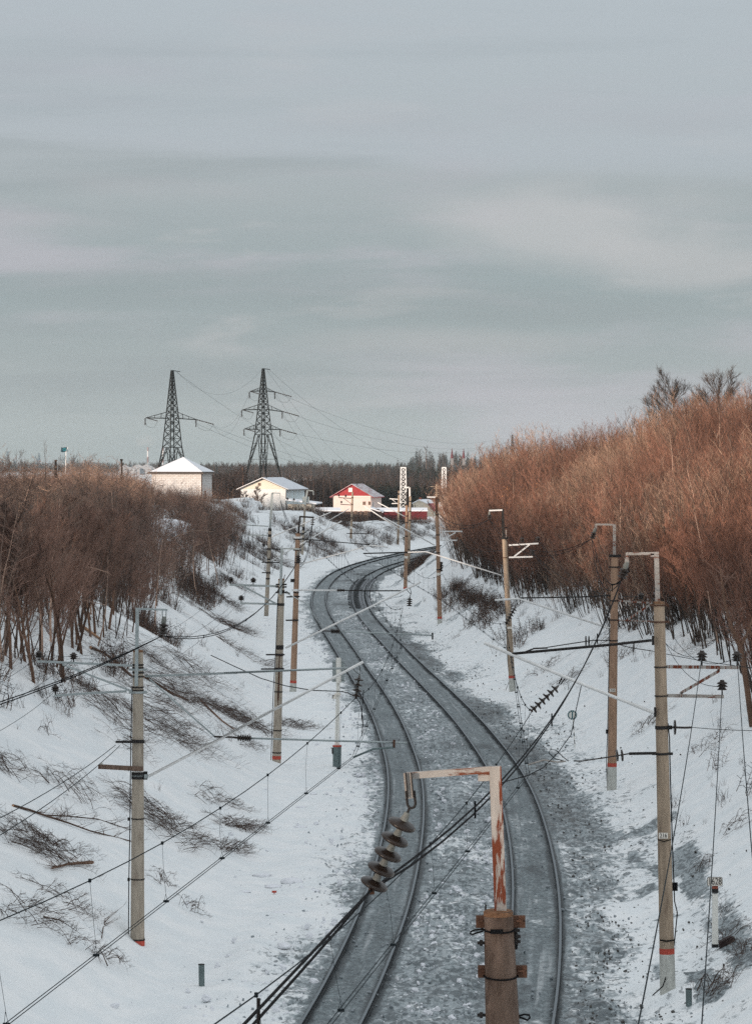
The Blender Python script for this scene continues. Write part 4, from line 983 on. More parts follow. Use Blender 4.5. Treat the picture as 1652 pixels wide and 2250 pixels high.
# ---- house 2: long cream house, gable to the front
D = 580; a = W('R1', 1045, 1030, D); b_ = W('R1', 1400, 1040, D); rz = R(-16)
o = Vector(((a.x+b_.x)/2+.2, D+2, W('R1', 0, 1205, D).z)); T = loc2w(o, rz); hw = (b_.x-a.x)/2/math.cos(rz); h = a.z-o.z-.15; rh = (W('R1', 0, 950, D).z-a.z)
t = thing('gabled_house', 'long cream house with a snowy roof and pale blue side wall, above the left bank', 'house', o)
dp = 11.5
mb = MB(); v = [T(-hw, 0, -2), T(hw, 0, -2), T(hw, 0, h), T(0, 0, h+rh-.15), T(-hw, 0, h), T(-hw, dp, -2), T(hw, dp, -2), T(hw, dp, h), T(0, dp, h+rh-.15), T(-hw, dp, h)]
mb.add(v, [(0, 1, 2, 3, 4), (9, 8, 7, 6, 5), (0, 4, 9, 5), (5, 6, 1, 0)]); mb.build('wall', M['cream2'], t)
mb = MB(); boxl(mb, T, -hw-.03, hw+.03, -.05, -.01, h-.02, h+.06); mb.add([T(-hw, -.03, h+.05), T(hw, -.03, h+.05), T(0, -.03, h+rh-.12)], [(0, 1, 2)]); mb.build('gable_panel', M['cream'], t)
mb = MB(); boxl(mb, T, hw-.02, hw+.02, .05, dp, -2, h); mb.build('side_wall', M['aqua'], t)
for i in range(3): window(T, t, 1.8+3.1*i, 3.0+3.1*i, h-2.1, h-.5, hw+.02, side=True, frame='white', glass='aqua')
mb = MB(); boxl(mb, T, -1.0, -.45, -.06, -.03, h+rh-1.3, h+rh-.8); mb.build('vent', M['wood'], t)
ov = .75
for sx in (-1, 1):
    mb = MB(); slab(mb, [T(0, -.7, h+rh), T(sx*(hw+ov), -.7, h-.28), T(sx*(hw+ov), dp+.5, h-.28), T(0, dp+.5, h+rh)][::sx], .10); rf = mb.build('roof', M['eave'], t)
    mb = MB(); slab(mb, [T(0, -.62, h+rh+.11), T(sx*(hw+ov-.08), -.62, h-.16), T(sx*(hw+ov-.08), dp+.4, h-.16), T(0, dp+.4, h+rh+.11)][::sx], .12); mb.build('snow_cover', M['roofmetal'] if sx > 0 else M['roofsnow'], rf)
mb = MB(); mb.poly([T(hw+ov-.1, -.5, h-.2), T(hw+.15, -.15, h-.7), T(hw+.12, -.15, -.5)], .07, 6); mb.build('downpipe', M['steel'], t)
mb = MB(); mb.poly([T(.3, 1, h+rh-.3), T(.3, 1, h+rh+.6)], .09, 8); mb.build('stove_pipe', M['steel'], t)
A0 = T(hw, 0, 0)
t = thing('lean_to', 'low cream annex with a sloping snow covered roof beside the long cream house', 'shed', W('R1', 1500, 1210, 578))
T2 = loc2w((A0.x+.2, 577, o.z), R(-8)); mb = MB(); boxl(mb, T2, .3, 4.6, 0, 4, -2, 1.15); mb.build('wall', M['cream'], t)
mb = MB(); slab(mb, [T2(0, -.5, 1.9), T2(5.6, -.5, 1.15), T2(5.9, 4.5, 1.3), T2(0, 4.5, 2.0)], .22); mb.build('roof', M['roofsnow'], t)

# ---- house 3: red gable
D = 690; a = W('R3', 383, 425, D); b_ = W('R3', 718, 425, D); rz = R(-12)
zb = 4.2; o = Vector(((a.x+b_.x)/2, D, zb)); T = loc2w(o, rz); hw = (b_.x-a.x)/2/math.cos(rz); h = a.z-zb; rh = W('R3', 0, 322, D).z-a.z; dp = 11
t = thing('gabled_house', 'pinkish house with a bright red gable and snow dusted roof', 'house', o)
mb = MB(); v = [T(-hw, 0, -1), T(hw, 0, -1), T(hw, 0, h), T(0, 0, h+rh-.1), T(-hw, 0, h), T(-hw, dp, -1), T(hw, dp, -1), T(hw, dp, h), T(0, dp, h+rh-.1), T(-hw, dp, h)]
mb.add(v, [(0, 1, 2, 3, 4), (9, 8, 7, 6, 5), (1, 6, 7, 2), (0, 4, 9, 5)]); mb.build('wall', M['pinkwall'], t)
mb = MB(); mb.add([T(-hw-.2, -.12, h), T(hw+.2, -.12, h), T(.15, -.12, h+rh), T(-hw-.2, -.02, h), T(hw+.2, -.02, h), T(.15, -.02, h+rh)], [(0, 1, 2), (5, 4, 3), (0, 3, 4, 1)]); gp = mb.build('gable_panel', M['redmetal'], t)
mb = MB(); boxl(mb, T, -hw-.15, hw+.2, -.17, -.1, h-.04, h+.1); mb.build('trim', M['white'], gp)
window(T, gp, -.75, .1, h+rh-1.55, h+rh-.65, -.13, frame='white', glass='plate')
for sx in (-1, 1):
    mb = MB(); slab(mb, [T(0, -.6, h+rh), T(sx*(hw+.7), -.6, h-.3), T(sx*(hw+.7), dp+.4, h-.3), T(0, dp+.4, h+rh)][::sx], .1); rf = mb.build('roof', M['redmetal'], t)
    mb = MB(); slab(mb, [T(0, -.5, h+rh+.11), T(sx*(hw+.62), -.5, h-.19), T(sx*(hw+.62), dp+.3, h-.19), T(0, dp+.3, h+rh+.11)][::sx], .1); mb.build('snow_cover', M['roofred'], rf)
mb = MB(); mb.poly([T(.5, 3, h+rh-.3), T(.5, 3, h+rh+.9)], .1, 8); mb.box(T(.5, 3, h+rh+.95), (.35, .35, .08)); mb.build('chimney', M['steel'], t)
mb = MB(); boxl(mb, T, hw, hw+.05, 2, 2.9, .9, 2.2); mb.build('window', M['glass'], t)
for dx in (-.05, .35):
    window(T, t, hw-1.7+dx*3, hw-.9+dx*3, 1.6, 2.5, 0, frame='pinkwall', glass='wood')
# shed roof and fence in front of it
def fence(label, pts, h, m, name='fence', cat='fence', post=None, snow=True, th=.06):
    t = thing(name, label, cat, pts[0])
    for p0, p1 in zip(pts[:-1], pts[1:]):
        mb = MB(); n = max(1, int((p1-p0).length/.25)); dr = (p1-p0)/n
        for i in range(n):
            q = p0+dr*(i+.5); mb.box(q+Vector((0, (i % 2)*.012, h/2)), (dr.length*.96, th, h+(((i*7) % 5)-2)*.012), math.atan2(dr.y, dr.x))
        mb.build('boards', M[m], t)
        if snow:
            mb = MB(); mb.bar(p0+Vector((0, 0, h+.05)), p1+Vector((0, 0, h+.05)), .06, .14); mb.build('snow_cap', M['roofsnow'], t)
    if post:
        for q in post:
            mb = MB(); mb.box(q+Vector((0, -.1, h/2+.1)), (.22, .16, h+.25)); mb.build('post', M['wood_dark'], t)
    return t
D = 640
fence('dark brown board fence below the red gabled house', [W('R3', 185, 640, D), W('R3', 560, 640, D), W('R3', 820, 640, D)], W('R3', 0, 560, D).z-W('R3', 0, 640, D).z, 'wood_dark', snow=False)
t = thing('shed', 'low snow covered shed roof behind the dark board fence', 'shed', W('R3', 330, 560, 655))
mb = MB(); T = loc2w(W('R3', 330, 600, 655), R(4)); boxl(mb, T, -3.1, 2.4, 0, 3, -1.0, 1.0); mb.build('wall', M['wood_dark'], t)
mb = MB(); slab(mb, [T(-3.6, -.4, .95), T(2.8, -.4, .95), T(2.8, 3.4, 1.5), T(-2.2, 3.4, 1.5)], .22); mb.build('roof', M['roofsnow'], t)
t = thing('awning', 'snowy slanting lean-to roof at the right foot of the red gabled house', 'shed', W('R3', 780, 560, 645))
mb = MB(); T = loc2w(W('R3', 780, 575, 645), 0); slab(mb, [T(-1.5, -.3, .9), T(1.0, -.3, .05), T(1.3, 2.5, .3), T(-1.2, 2.5, 1.1)], .2); mb.build('roof', M['roofsnow'], t)
mb = MB(); boxl(mb, T, -1.2, .3, 0, 2, -1.3, .8); mb.build('wall', M['wood_dark'], t)
pg = 'upright timber posts before the dark fence'
for x, w_ in ((578, .5), (592, .35), (630, .45), (668, .5), (684, .5)):
    q = W('R3', x, 640, 638); tp_ = W('R3', x, 556, 638); mb = MB(); mb.poly([q-Vector((0, 0, .5)), q.lerp(tp_, .5), tp_], [w_/2, w_/2.1, w_/2.3], 8)
    o_ = mb.build('timber_post', M['wood'], loc=q); tag(o_, 'thick upright timber post standing before the dark board fence', 'post', pg)
fence('dark red sheet fence between the red gabled house and the lattice tower', [W('R3', 822, 642, 646), W('R3', 955, 642, 646)], 1.8, 'redfence')
fence('dark red fence with snowy patches right of the lattice tower', [W('R3', 1000, 634, 660), W('R3', 1222, 634, 660)], 1.75, 'redfence')
t = thing('shed', 'low snow covered roof behind the dark red fence', 'shed', W('R3', 1000, 560, 668)); T = loc2w(W('R3', 1000, 600, 668), 0)
mb = MB(); boxl(mb, T, -5, 5, 0, 3, -1, 1.0); mb.build('wall', M['wood_dark'], t); mb = MB(); slab(mb, [T(-5.3, -.3, .95), T(5.3, -.3, .95), T(5.3, 3.3, 1.5), T(-5.3, 3.3, 1.5)], .2); mb.build('roof', M['roofsnow'], t)
# ---- barn with gambrel roof
D = 705; q = W('R3', 1180, 636, D); T = loc2w(q, R(-14)); k = F/D*4.068/1  # noqa
def zz(y): return W('R3', 0, y, D).z-q.z
def xx(x): return W('R3', x, 0, D).x-q.x
t = thing('barn', 'cream barn with a broken pitch red edged roof behind the dark red fence', 'barn', q)
pr = [(xx(1088), -1), (xx(1275), -1), (xx(1290), zz(560)), (xx(1232), zz(495)), (xx(1150), zz(460)), (xx(1088), zz(492))]
mb = MB(); n = len(pr); mb.add([T(x, 0, z) for x, z in pr]+[T(x, 9, z) for x, z in pr], [tuple(range(n)), tuple(range(2*n-1, n-1, -1))]+[(i, i+n, (i+1) % n+n, (i+1) % n) for i in range(n)]); mb.build('wall', M['yellow'], t)
for (i, j, mm_) in ((5, 4, 'roofsnow'), (4, 3, 'roofsnow'), (3, 2, 'redmetal')):
    (x0, z0), (x1, z1) = pr[i], pr[j]
    mb = MB(); slab(mb, [T(x0, -.4, z0+.03), T(x1, -.4, z1+.03), T(x1, 9.4, z1+.03), T(x0, 9.4, z0+.03)], .16); mb.build('roof', M[mm_], t)
for x0 in (xx(1130), xx(1154)): window(T, t, x0, x0+.85, zz(550), zz(524), 0, frame='white', glass='glass')
mb = MB(); mb.box(T(xx(1145), 1.5, zz(452)), (.5, .5, .8)); mb.build('chimney', M['brickred'], t)
mb = MB(); boxl(mb, T, xx(1092), xx(1096), -.05, 0, 1.0, zz(500)); boxl(mb, T, xx(1110), xx(1114), -.05, 0, 1.0, zz(500)); mb.build('drain_pipe', M['steel'], t)

# ================================================================ lattice work
def lattice(mb, base_c, half, z0, z1, h0, h1, nseg, r, rz=0, cross=True, horiz=True):
    """square lattice column from half-width h0 at z0 to h1 at z1"""
    Mx = Matrix.Rotation(rz, 3, 'Z'); C_ = Vector(base_c)
    def c(i, z, h): a = ((-1, -1), (1, -1), (1, 1), (-1, 1))[i % 4]; return C_ + Mx @ Vector((a[0]*h, a[1]*h, 0)) + Vector((0, 0, z))
    zs = [z0]; 
    tot = 0; hs = []
    for k in range(nseg):
        t = k/nseg; hs.append((1-t)*h0+t*h1)
    s_ = sum(hs); acc = 0; lv = [(z0, h0)]
    for k in range(nseg):
        acc += hs[k]/s_; lv.append((z0+(z1-z0)*acc, h0+(h1-h0)*acc))
    for i in range(4):
        mb.bar(c(i, z0, h0), c(i, z1, h1), r*2.0)
        for (za, ha), (zb_, hb) in zip(lv[:-1], lv[1:]):
            if cross:
                mb.bar(c(i, za, ha), c(i+1, zb_, hb), r*1.1); mb.bar(c(i+1, za, ha), c(i, zb_, hb), r*1.1)
            if horiz: mb.bar(c(i, zb_, hb), c(i+1, zb_, hb), r*1.1)
def pylon(fr, D, cx, y_top, y_waist, y_base, w_top, w_waist, w_base, arms, label, rz=R(38), hbar=None, str_len=1.5):
    k = FR[fr][2]*D/F; z = lambda y: W(fr, 0, y, D).z; c0_ = W(fr, cx, 0, D); base = Vector((c0_.x, D, z(y_base)))
    t = thing('lattice_pylon', label, 'pylon', base, 'high voltage pylons')
    kk = math.cos(rz)+math.sin(rz)      # apparent width of a turned square
    lean = W(fr, cx, 0, D).x
    hw = lambda w: w*k/2/kk
    mb = MB(); zb_, zw, zt = z(y_base), z(y_waist), z(y_top); C0 = (base.x, D, 0)
    r = .12
    lattice(mb, C0, 0, zw, zt, hw(w_waist), hw(w_top), 15, r*1.15, rz)
    mb.build('body', M['pylon'], t)
    Mx = Matrix.Rotation(rz, 3, 'Z')
    def c(i, zz_, h): a = ((-1, -1), (1, -1), (1, 1), (-1, 1))[i % 4]; return Vector(C0) + Mx @ Vector((a[0]*h, a[1]*h, 0)) + Vector((0, 0, zz_))
    for i in range(4):
        mb = MB(); hb, hww = hw(w_base), hw(w_waist)
        P0 = c(i, zb_, hb); P1 = c(i, zw, hww); mb.bar(P0, P1, .34)
        for sgn in (1, -1):
            mid_w = (P1 + c(i+sgn, zw, hww))/2
            mb.bar(P0.lerp(P1, .02), mid_w, .21)
            prev = None
            for f_ in (.2, .4, .6, .8):
                a_ = P0.lerp(P1, f_); b2 = P0.lerp(mid_w, f_)
                mb.bar(a_, b2, .12)
                if prev is not None: mb.bar(prev, b2, .11)
                prev = a_
        mb.build('leg', M['pylon'], t)
        if i < 4:
            mbh = MB(); mbh.bar(c(i, zw, hww), c(i+1, zw, hww), .18)
            zq = zb_*.55+zw*.45; hq = hb*.55+hww*.45; mbh.bar(c(i, zq, hq), c(i+1, zq, hq), .10); mbh.build('tie_beam', M['pylon'], t)
    tips = []
    for (y0, xl, xr, rise, yl, yr) in arms:
        for sx, xe, ye in ((-1, xl, yl), (1, xr, yr)):
            mb = MB(); zc = z(y0); tip = W(fr, xe, ye, D+sx*1.5); zr = z(y0-rise); f_ = (zc-zw)/(zt-zw); hb = hw(w_waist+(w_top-w_waist)*f_)
            roots = [Vector(C0)+Vector((sx*hb*kk*.75, dy*hb*.8, zc)) for dy in (-1, 1)]; upr = [Vector(C0)+Vector((sx*hb*kk*.65, dy*hb*.6, zr)) for dy in (-1, 1)]
            for q_ in roots: mb.bar(q_, tip, .26)
            for q_ in upr: mb.bar(q_, tip, .16)
            for f2 in (.3, .6):
                mb.bar(roots[0].lerp(tip, f2), upr[0].lerp(tip, f2), .09); mb.bar(roots[1].lerp(tip, f2), upr[1].lerp(tip, f2), .09); mb.bar(roots[0].lerp(tip, f2), roots[1].lerp(tip, f2), .09); mb.bar(upr[0].lerp(tip, f2), roots[0].lerp(tip, .02), .06)
            mb.build('crossarm', M['pylon'], t); tips.append(tip)
    return t, tips
def ins_run(t, p, d, ln, jumper=None):
    """tension insulator string off an arm tip, part of the pylon"""
    mb = MB(); d = Vector(d).normalized(); rib_ins(mb, p, Vector(p)+d*ln, .17, 8); mb.build('insulator_string', M['porc'], t)
    if jumper:
        mb = MB(); a = Vector(p)+d*ln; b = Vector(jumper); m_ = (a+b)/2-Vector((0, 0, 2.2)); pts = [a.lerp(m_, 0), (a*.55+m_*.45)-Vector((0, 0, .9)), m_, (b*.55+m_*.45)-Vector((0, 0, .9)), b]; mb.poly(pts, .035, 5); mb.build('jumper', M['wire'], t)
tP2, tips2 = pylon('R1', 950, 1234, 95, 612, 962, 15, 132, 285,
    [(270, 1132, 1330, 28, 274, 280), (416, 1072, 1388, 42, 418, 432), (572, 1090, 1372, 45, 566, 572)], 'lattice pylon with three tiers of crossarms, rising behind the cream house')
tP1, tips1 = pylon('R1', 900, 523, 110, 712, 900, 18, 152, 230,
    [(485, 318, 715, 52, 480, 495)], 'single crossarm lattice pylon standing behind the white block house')
for tt, lst in ((tP2, tips2), (tP1, tips1)):
    for i, q in enumerate(lst):
        sx = -1 if i % 2 == 0 else 1
        ins_run(tt, q, (1, -.25, -.28), 5.2 if i % 2 else 3.6, q+Vector((-.6, .5, -.3)))
        mb = MB(); rib_ins(mb, q+Vector((-.2, 0, -.1)), q+Vector((-.25, .3, -2.1)), .2, 6); mb.build('insulator_string', M['porc'], tt)
for tt, x, y, D in ((tP2, 1238, 96, 950), (tP1, 533, 112, 900)):
    mb = MB(); q = W('R1', x, y, D); mb.bar(q, q+Vector((1.9, 0, -.25)), .22); mb.build('peak_arm', M['pylon'], tt)
tP3, tips3 = pylon('R7', 2000, 345, 356, 440, 475, 4, 17, 30, [(430, 299, 394, 14, 430, 432)], 'small far pylon peeking over the brush of the right hillside')
# conductors
gC = 'high voltage conductors'
def cond(label, p0, p1, sag, r=.022): wire('power_line', label, 'power line', [catpts(p0, p1, sag, 24)], r, group=gC)
pkA = W('R1', 560, 120, 900); pkB = W('R1', 1275, 100, 950)
cond('thin earth wire strung between the tops of the two big pylons', pkA, W('R1', 1225, 100, 952), 7)
cond('thin line from the left pylon crossarm up to the upper arm of the right pylon', tips1[1]+Vector((4, -1, -1)), tips2[0], 5)
cond('thin line from the left pylon crossarm up to the middle arm of the right pylon', tips1[1]+Vector((4.6, -1, -1.4)), tips2[2], 5)
for i, (x0, y0, D0, x1, y1, sag) in enumerate([(1390, 305, 950, 1652*1.45, 520, 8), (1455, 452, 950, 1652*1.5, 640, 9), (1425, 592, 950, 1652*1.5, 720, 7),
        (795, 532, 900, 1652*1.4, 690, 18), (700, 520, 900, 1652*1.4, 730, 20), (560, 125, 900, 1652*1.5, 500, 30), (1275, 100, 950, 1652*1.45, 470, 25)]):
    far_p = W('D', *[(1125+(-20, 24, 0, 20, -24, 0, 6)[i]), (960+(2, 0, 8, 6, 8, -4, -4)[i])], 2000)
    e_ = Vector(W('R1', x0, y0, D0)); cond(f'long thin conductor sagging right from the {"left" if D0 == 900 else "right"} big pylon toward the hillside', e_, far_p, sag*1.0, .03)
for i, (x0, y0, x1, y1) in enumerate([(1330, 290, 1652, 560), (1380, 432, 1652, 655), (1285, 560, 1652, 850), (1265, 110, 1652, 420)]):
    p0 = W('R1', x0, y0, 950); p1 = W('R1', x0+(x1-x0)*3.2, y0+(y1-y0)*2.9, 1900)
    cond('thin conductor descending steeply right from the right big pylon', p0, p1, 16, .028)
for i, (a, b_) in enumerate([((1125, 962), (1700, 905)), ((1110, 985), (1700, 968)), ((1140, 986), (1700, 975))]):
    cond('faint conductor passing above the brush of the right hillside', W('D', *a, 2000), W('D', *b_, 900), 10, .03)

# two pale lattice masts near the far bend
for (xt, xb, label, D, yb, wt_, wb_) in ((1011, 1005, 'left one of the two pale lattice towers beyond the far bend', 690, 700, 44, 62), (1371, 1372, 'right one of the two pale lattice towers, at the brush edge', 690, 730, 34, 50)):
    base = W('R3', (xt+xb)/2, yb, D); zt = W('R3', 0, 168, D).z; k = .24579*D/F
    t = thing('lattice_tower', label, 'tower', base, 'pale lattice towers')
    mb = MB(); lattice(mb, (base.x, D, 0), 0, base.z-1, zt, wb_*k/2, wt_*k/2, 12, .085); mb.box((base.x, D, zt), (wt_*k*1.1, wt_*k*1.1, .22)); mb.build('frame', M['tube_white'], t)
# wooden poles and small masts near the right tower
def wpole(x, y0, y1, fr, D, label, arms=(), m='wood', r=.13, ins=True):
    b0 = W(fr, x, y1, D); t0 = W(fr, x, y0, D); t = thing('utility_pole', label, 'pole', b0)
    mb = MB(); mb.poly([b0-Vector((0, 0, 1)), t0], [r*1.25, r], 8); mb.build('shaft', M[m], t)
    for (xa, xb_, ya) in arms:
        mb = MB(); mb.bar(W(fr, xa, ya, D-.2), W(fr, xb_, ya, D-.2), .13, .1); mb.build('crossarm', M[m], t)
        if ins:
            for q in (xa+2, xb_-2):
                mb = MB(); pin_ins(mb, W(fr, q, ya, D-.2), .35, 2.0); mb.build('pin_insulator', M['porc'], t)
    return t
wpole(1305, 318, 700, 'R3', 640, 'wooden pole with several short crossarms beside the right lattice tower', [(1250, 1345, 338), (1280, 1340, 352), (1290, 1335, 390), (1290, 1332, 408)], m='con_tan', r=.2)
wpole(1334, 478, 770, 'R3', 600, 'thin pale pole just left of the right lattice tower', [(1328, 1358, 505)], m='tube_white', r=.12, ins=False)
wpole(1354, 475, 770, 'R3', 604, 'second thin pale pole left of the right lattice tower', m='tube_white', r=.12)
wpole(848, 262, 390, 'R2', 420, 'dark leaning utility pole above the left thicket', [(840, 853, 272)], m='steel', r=.11)
wpole(389, 262, 320, 'R2', 330, 'dark post with a small lamp head above the left thicket', [(382, 402, 264)], m='steel', r=.12, ins=False)
wire('overhead_wire', 'thin wires slung from the dark utility pole above the left thicket', 'wire', [catpts(W('R2', 848, 270, 420), W('R2', 700, 300, 470), 1, 8), catpts(W('R2', 848, 272, 420), W('R2', 960, 315, 480), 1.2, 8)], .02)
# flag
D = 600; b0 = W('R2', 458, 330, D); t0 = W('R2', 460, 172, D)
t = thing('flag', 'dark teal flag with a round pale emblem on a white pole above the left thicket', 'flag', b0)
mb = MB(); mb.poly([b0-Vector((0, 0, 3)), W('R2', 462, 205, D), W('R2', 475, 172, D)], [.09, .07, .05], 8); mb.build('pole', M['tube_white'], t)
M['flag'] = mat('flag cloth', (.008, .035, .05), .8, noise=.1, nscale=3); M['flagem'] = mat('flag emblem', (.05, .28, .34), .8)
mb = MB(); n = 8; vs = []
for th in (0, .03):
    for i in range(n+1):
        u = i/n; x = 474-46*u; 
        for v in (0, 1): q = W('R2', x-4*v, 176+32*v-4*u-2*math.sin(u*6), D); q.y += .15*math.sin(u*7)+th; vs.append(q)
fs = []; 
for l in (0, 1):
    o_ = l*2*(n+1)
    for i in range(n): fs.append((o_+2*i, o_+2*i+1, o_+2*i+3, o_+2*i+2))
mb.add(vs, fs); fl = mb.build('cloth', M['flag'], t)
mb = MB(); c = W('R2', 451, 189, D-.2)
for i in range(14):
    a0 = 2*math.pi*i/14; a1 = 2*math.pi*(i+1)/14; f_ = lambda a, r: c+Vector((math.cos(a)*r, 0, math.sin(a)*r*.9))
    mb.bar(f_(a0, .27), f_(a1, .27), .09, .03)
mb.add([c+Vector((-.12, -.02, .05)), c+Vector((.1, -.02, -.02)), c+Vector((.02, -.02, .14))], [(0, 1, 2)])
mb.build('emblem', M['flagem'], fl)

# ================================================================ skyline far away
def stripe_mat():
    m = bpy.data.materials.new('banded chimney'); m.use_nodes = True; nt = m.node_tree; N_ = nt.nodes; L_ = nt.links
    tc = N_.new('ShaderNodeTexCoord'); s_ = N_.new('ShaderNodeSeparateXYZ'); L_.new(tc.outputs['Object'], s_.inputs[0])
    mo = N_.new('ShaderNodeMath'); mo.operation = 'PINGPONG'; mo.inputs[1].default_value = 12; L_.new(s_.outputs[2], mo.inputs[0])
    gt = N_.new('ShaderNodeMath'); gt.operation = 'GREATER_THAN'; gt.inputs[1].default_value = 6; L_.new(mo.outputs[0], gt.inputs[0])
    mx = N_.new('ShaderNodeMix'); mx.data_type = 'RGBA'; mx.inputs[6].default_value = (.50, .50, .51, 1); mx.inputs[7].default_value = (.20, .12, .12, 1); L_.new(gt.outputs[0], mx.inputs[0])  # band colours faded so distance haze is painted into them
    L_.new(mx.outputs[2], N_['Principled BSDF'].inputs['Base Color']); return m
M['stripe'] = stripe_mat()
gs = 'banded factory chimneys'
for x, y0, label in ((1030, 172, 'banded factory chimney seen clear left of the left pylon'), (1136, 176, 'banded factory chimney seen through the left pylon')):
    D = 6500; a = W('R2', x, y0, D); b_ = W('R2', x, 300, D); mb = MB(); mb.poly([b_-Vector((0, 0, 40)), a], [2.1, 1.7], 16); o_ = mb.build('chimney', M['stripe'], loc=b_); tag(o_, label, 'chimney', gs)
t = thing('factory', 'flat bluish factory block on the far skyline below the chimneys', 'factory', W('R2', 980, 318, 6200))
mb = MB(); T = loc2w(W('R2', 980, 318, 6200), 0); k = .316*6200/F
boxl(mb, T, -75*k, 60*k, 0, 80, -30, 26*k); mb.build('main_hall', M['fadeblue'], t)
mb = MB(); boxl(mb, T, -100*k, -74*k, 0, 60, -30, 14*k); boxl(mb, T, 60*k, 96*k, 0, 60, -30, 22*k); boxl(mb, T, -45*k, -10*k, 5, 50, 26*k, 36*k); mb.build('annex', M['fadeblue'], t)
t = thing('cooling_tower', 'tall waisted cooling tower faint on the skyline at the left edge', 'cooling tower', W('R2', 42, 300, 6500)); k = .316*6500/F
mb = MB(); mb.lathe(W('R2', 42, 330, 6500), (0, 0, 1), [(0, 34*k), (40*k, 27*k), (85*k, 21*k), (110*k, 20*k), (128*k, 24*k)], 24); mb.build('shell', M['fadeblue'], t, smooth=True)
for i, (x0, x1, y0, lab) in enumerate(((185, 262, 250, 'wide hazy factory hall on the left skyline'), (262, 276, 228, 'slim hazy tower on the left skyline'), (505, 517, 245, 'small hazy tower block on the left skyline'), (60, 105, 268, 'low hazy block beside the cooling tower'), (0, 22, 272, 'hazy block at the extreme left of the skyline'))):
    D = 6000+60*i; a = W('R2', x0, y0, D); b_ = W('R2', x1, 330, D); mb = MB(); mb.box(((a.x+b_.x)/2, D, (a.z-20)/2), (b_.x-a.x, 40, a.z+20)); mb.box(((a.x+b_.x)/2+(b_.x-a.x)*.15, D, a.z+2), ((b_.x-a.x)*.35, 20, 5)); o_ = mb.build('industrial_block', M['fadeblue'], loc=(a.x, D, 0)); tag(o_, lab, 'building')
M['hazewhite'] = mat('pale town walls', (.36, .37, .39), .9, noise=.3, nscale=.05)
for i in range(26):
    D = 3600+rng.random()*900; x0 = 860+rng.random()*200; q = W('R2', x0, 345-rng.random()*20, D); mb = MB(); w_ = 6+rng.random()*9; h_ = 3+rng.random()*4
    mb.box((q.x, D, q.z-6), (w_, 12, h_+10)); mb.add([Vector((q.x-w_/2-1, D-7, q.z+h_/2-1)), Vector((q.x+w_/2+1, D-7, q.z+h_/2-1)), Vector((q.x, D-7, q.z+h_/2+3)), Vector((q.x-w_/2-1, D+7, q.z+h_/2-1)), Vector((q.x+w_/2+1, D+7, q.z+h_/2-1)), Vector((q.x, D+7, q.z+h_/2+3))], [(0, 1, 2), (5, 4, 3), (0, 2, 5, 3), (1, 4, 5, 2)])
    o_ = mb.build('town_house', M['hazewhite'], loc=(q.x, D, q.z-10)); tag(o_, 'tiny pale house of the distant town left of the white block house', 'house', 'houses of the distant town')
# church towers
M['belfry'] = mat('dull church wall', (.20, .19, .19), .9)
M['spire'] = mat('red spire', (.11, .028, .036), .7)
for x, label in ((1443, 'left one of the twin red church spires on the skyline'), (1547, 'right one of the twin red church spires on the skyline')):
    D = 1900; k = .24579*D/F; a = W('R3', x, -8, D); b_ = W('R3', x, 85, D); t = thing('church_tower', label, 'church tower', W('R3', x, 140, D), 'twin church towers')
    mb = MB(); mb.poly([b_, a], [15*k, .5*k], 8, mi=0); mb.build('spire', M['spire'], t)
    mb = MB(); mb.box(W('R3', x, 118, D), (26*k, 26*k, 62*k)); mb.build('belfry', M['belfry'], t)
    for dx in (-1, 1):
        mb = MB(); q = W('R3', x+dx*13, 86, D); mb.poly([q, q+Vector((0, 0, 14*k))], [3.2*k, .3*k], 6); mb.build('pinnacle', M['belfry'], t)
# water towers
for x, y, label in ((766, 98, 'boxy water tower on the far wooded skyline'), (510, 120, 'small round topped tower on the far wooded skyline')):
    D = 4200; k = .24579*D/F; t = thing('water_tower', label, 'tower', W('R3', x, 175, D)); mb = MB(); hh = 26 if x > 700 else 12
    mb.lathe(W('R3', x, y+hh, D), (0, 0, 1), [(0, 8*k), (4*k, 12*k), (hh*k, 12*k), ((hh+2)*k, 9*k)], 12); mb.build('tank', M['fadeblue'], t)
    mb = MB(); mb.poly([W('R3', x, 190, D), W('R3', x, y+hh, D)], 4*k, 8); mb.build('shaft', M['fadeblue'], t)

# ================================================================ trackside signs and small things
# signal post seen from behind, with plate 7
D = 151
t = thing('signal_post', 'white signal post seen from behind with a small plate 7, left of the left track', 'signal', W('L3', 1007, 1065, D))
mb = MB()
for dx in (-9, 12): mb.poly([W('L3', 1010+dx-6, 900, D), W('L3', 1020+dx*.6, 110, D)], .05, 10)
mb.build('post', M['white'], t)
mb = MB(); mb.poly([W('L3', 1021, 325, D-.08), W('L3', 1021, 100, D-.08)], .12, 12); mb.build('head_tube', M['white'], t)
mb = MB(); mb.poly([W('L3', 1006, 1075, D), W('L3', 1008, 890, D)], .20, 12); mb.build('foot_sleeve', M['grey_paint'], t)
mb = MB(); mb.poly([W('L3', 1008, 893, D), W('L3', 1008, 880, D)], .215, 12); mb.build('red_band', M['red'], t)
mb = MB()
for x0, x1 in ((966, 1000), (1042, 1075)):
    a = W('L3', x0, 120, D+.1); b_ = W('L3', x1, 312, D+.1); mb.box((a+b_)/2, (b_.x-a.x, .05, a.z-b_.z))
mb.build('backboard', M['galv'], t)
mb = MB()
for y in (128, 225, 310): mb.bar(W('L3', 962, y, D), W('L3', 1080, y, D), .05, .06)
mb.build('bracket', M['galv'], t)
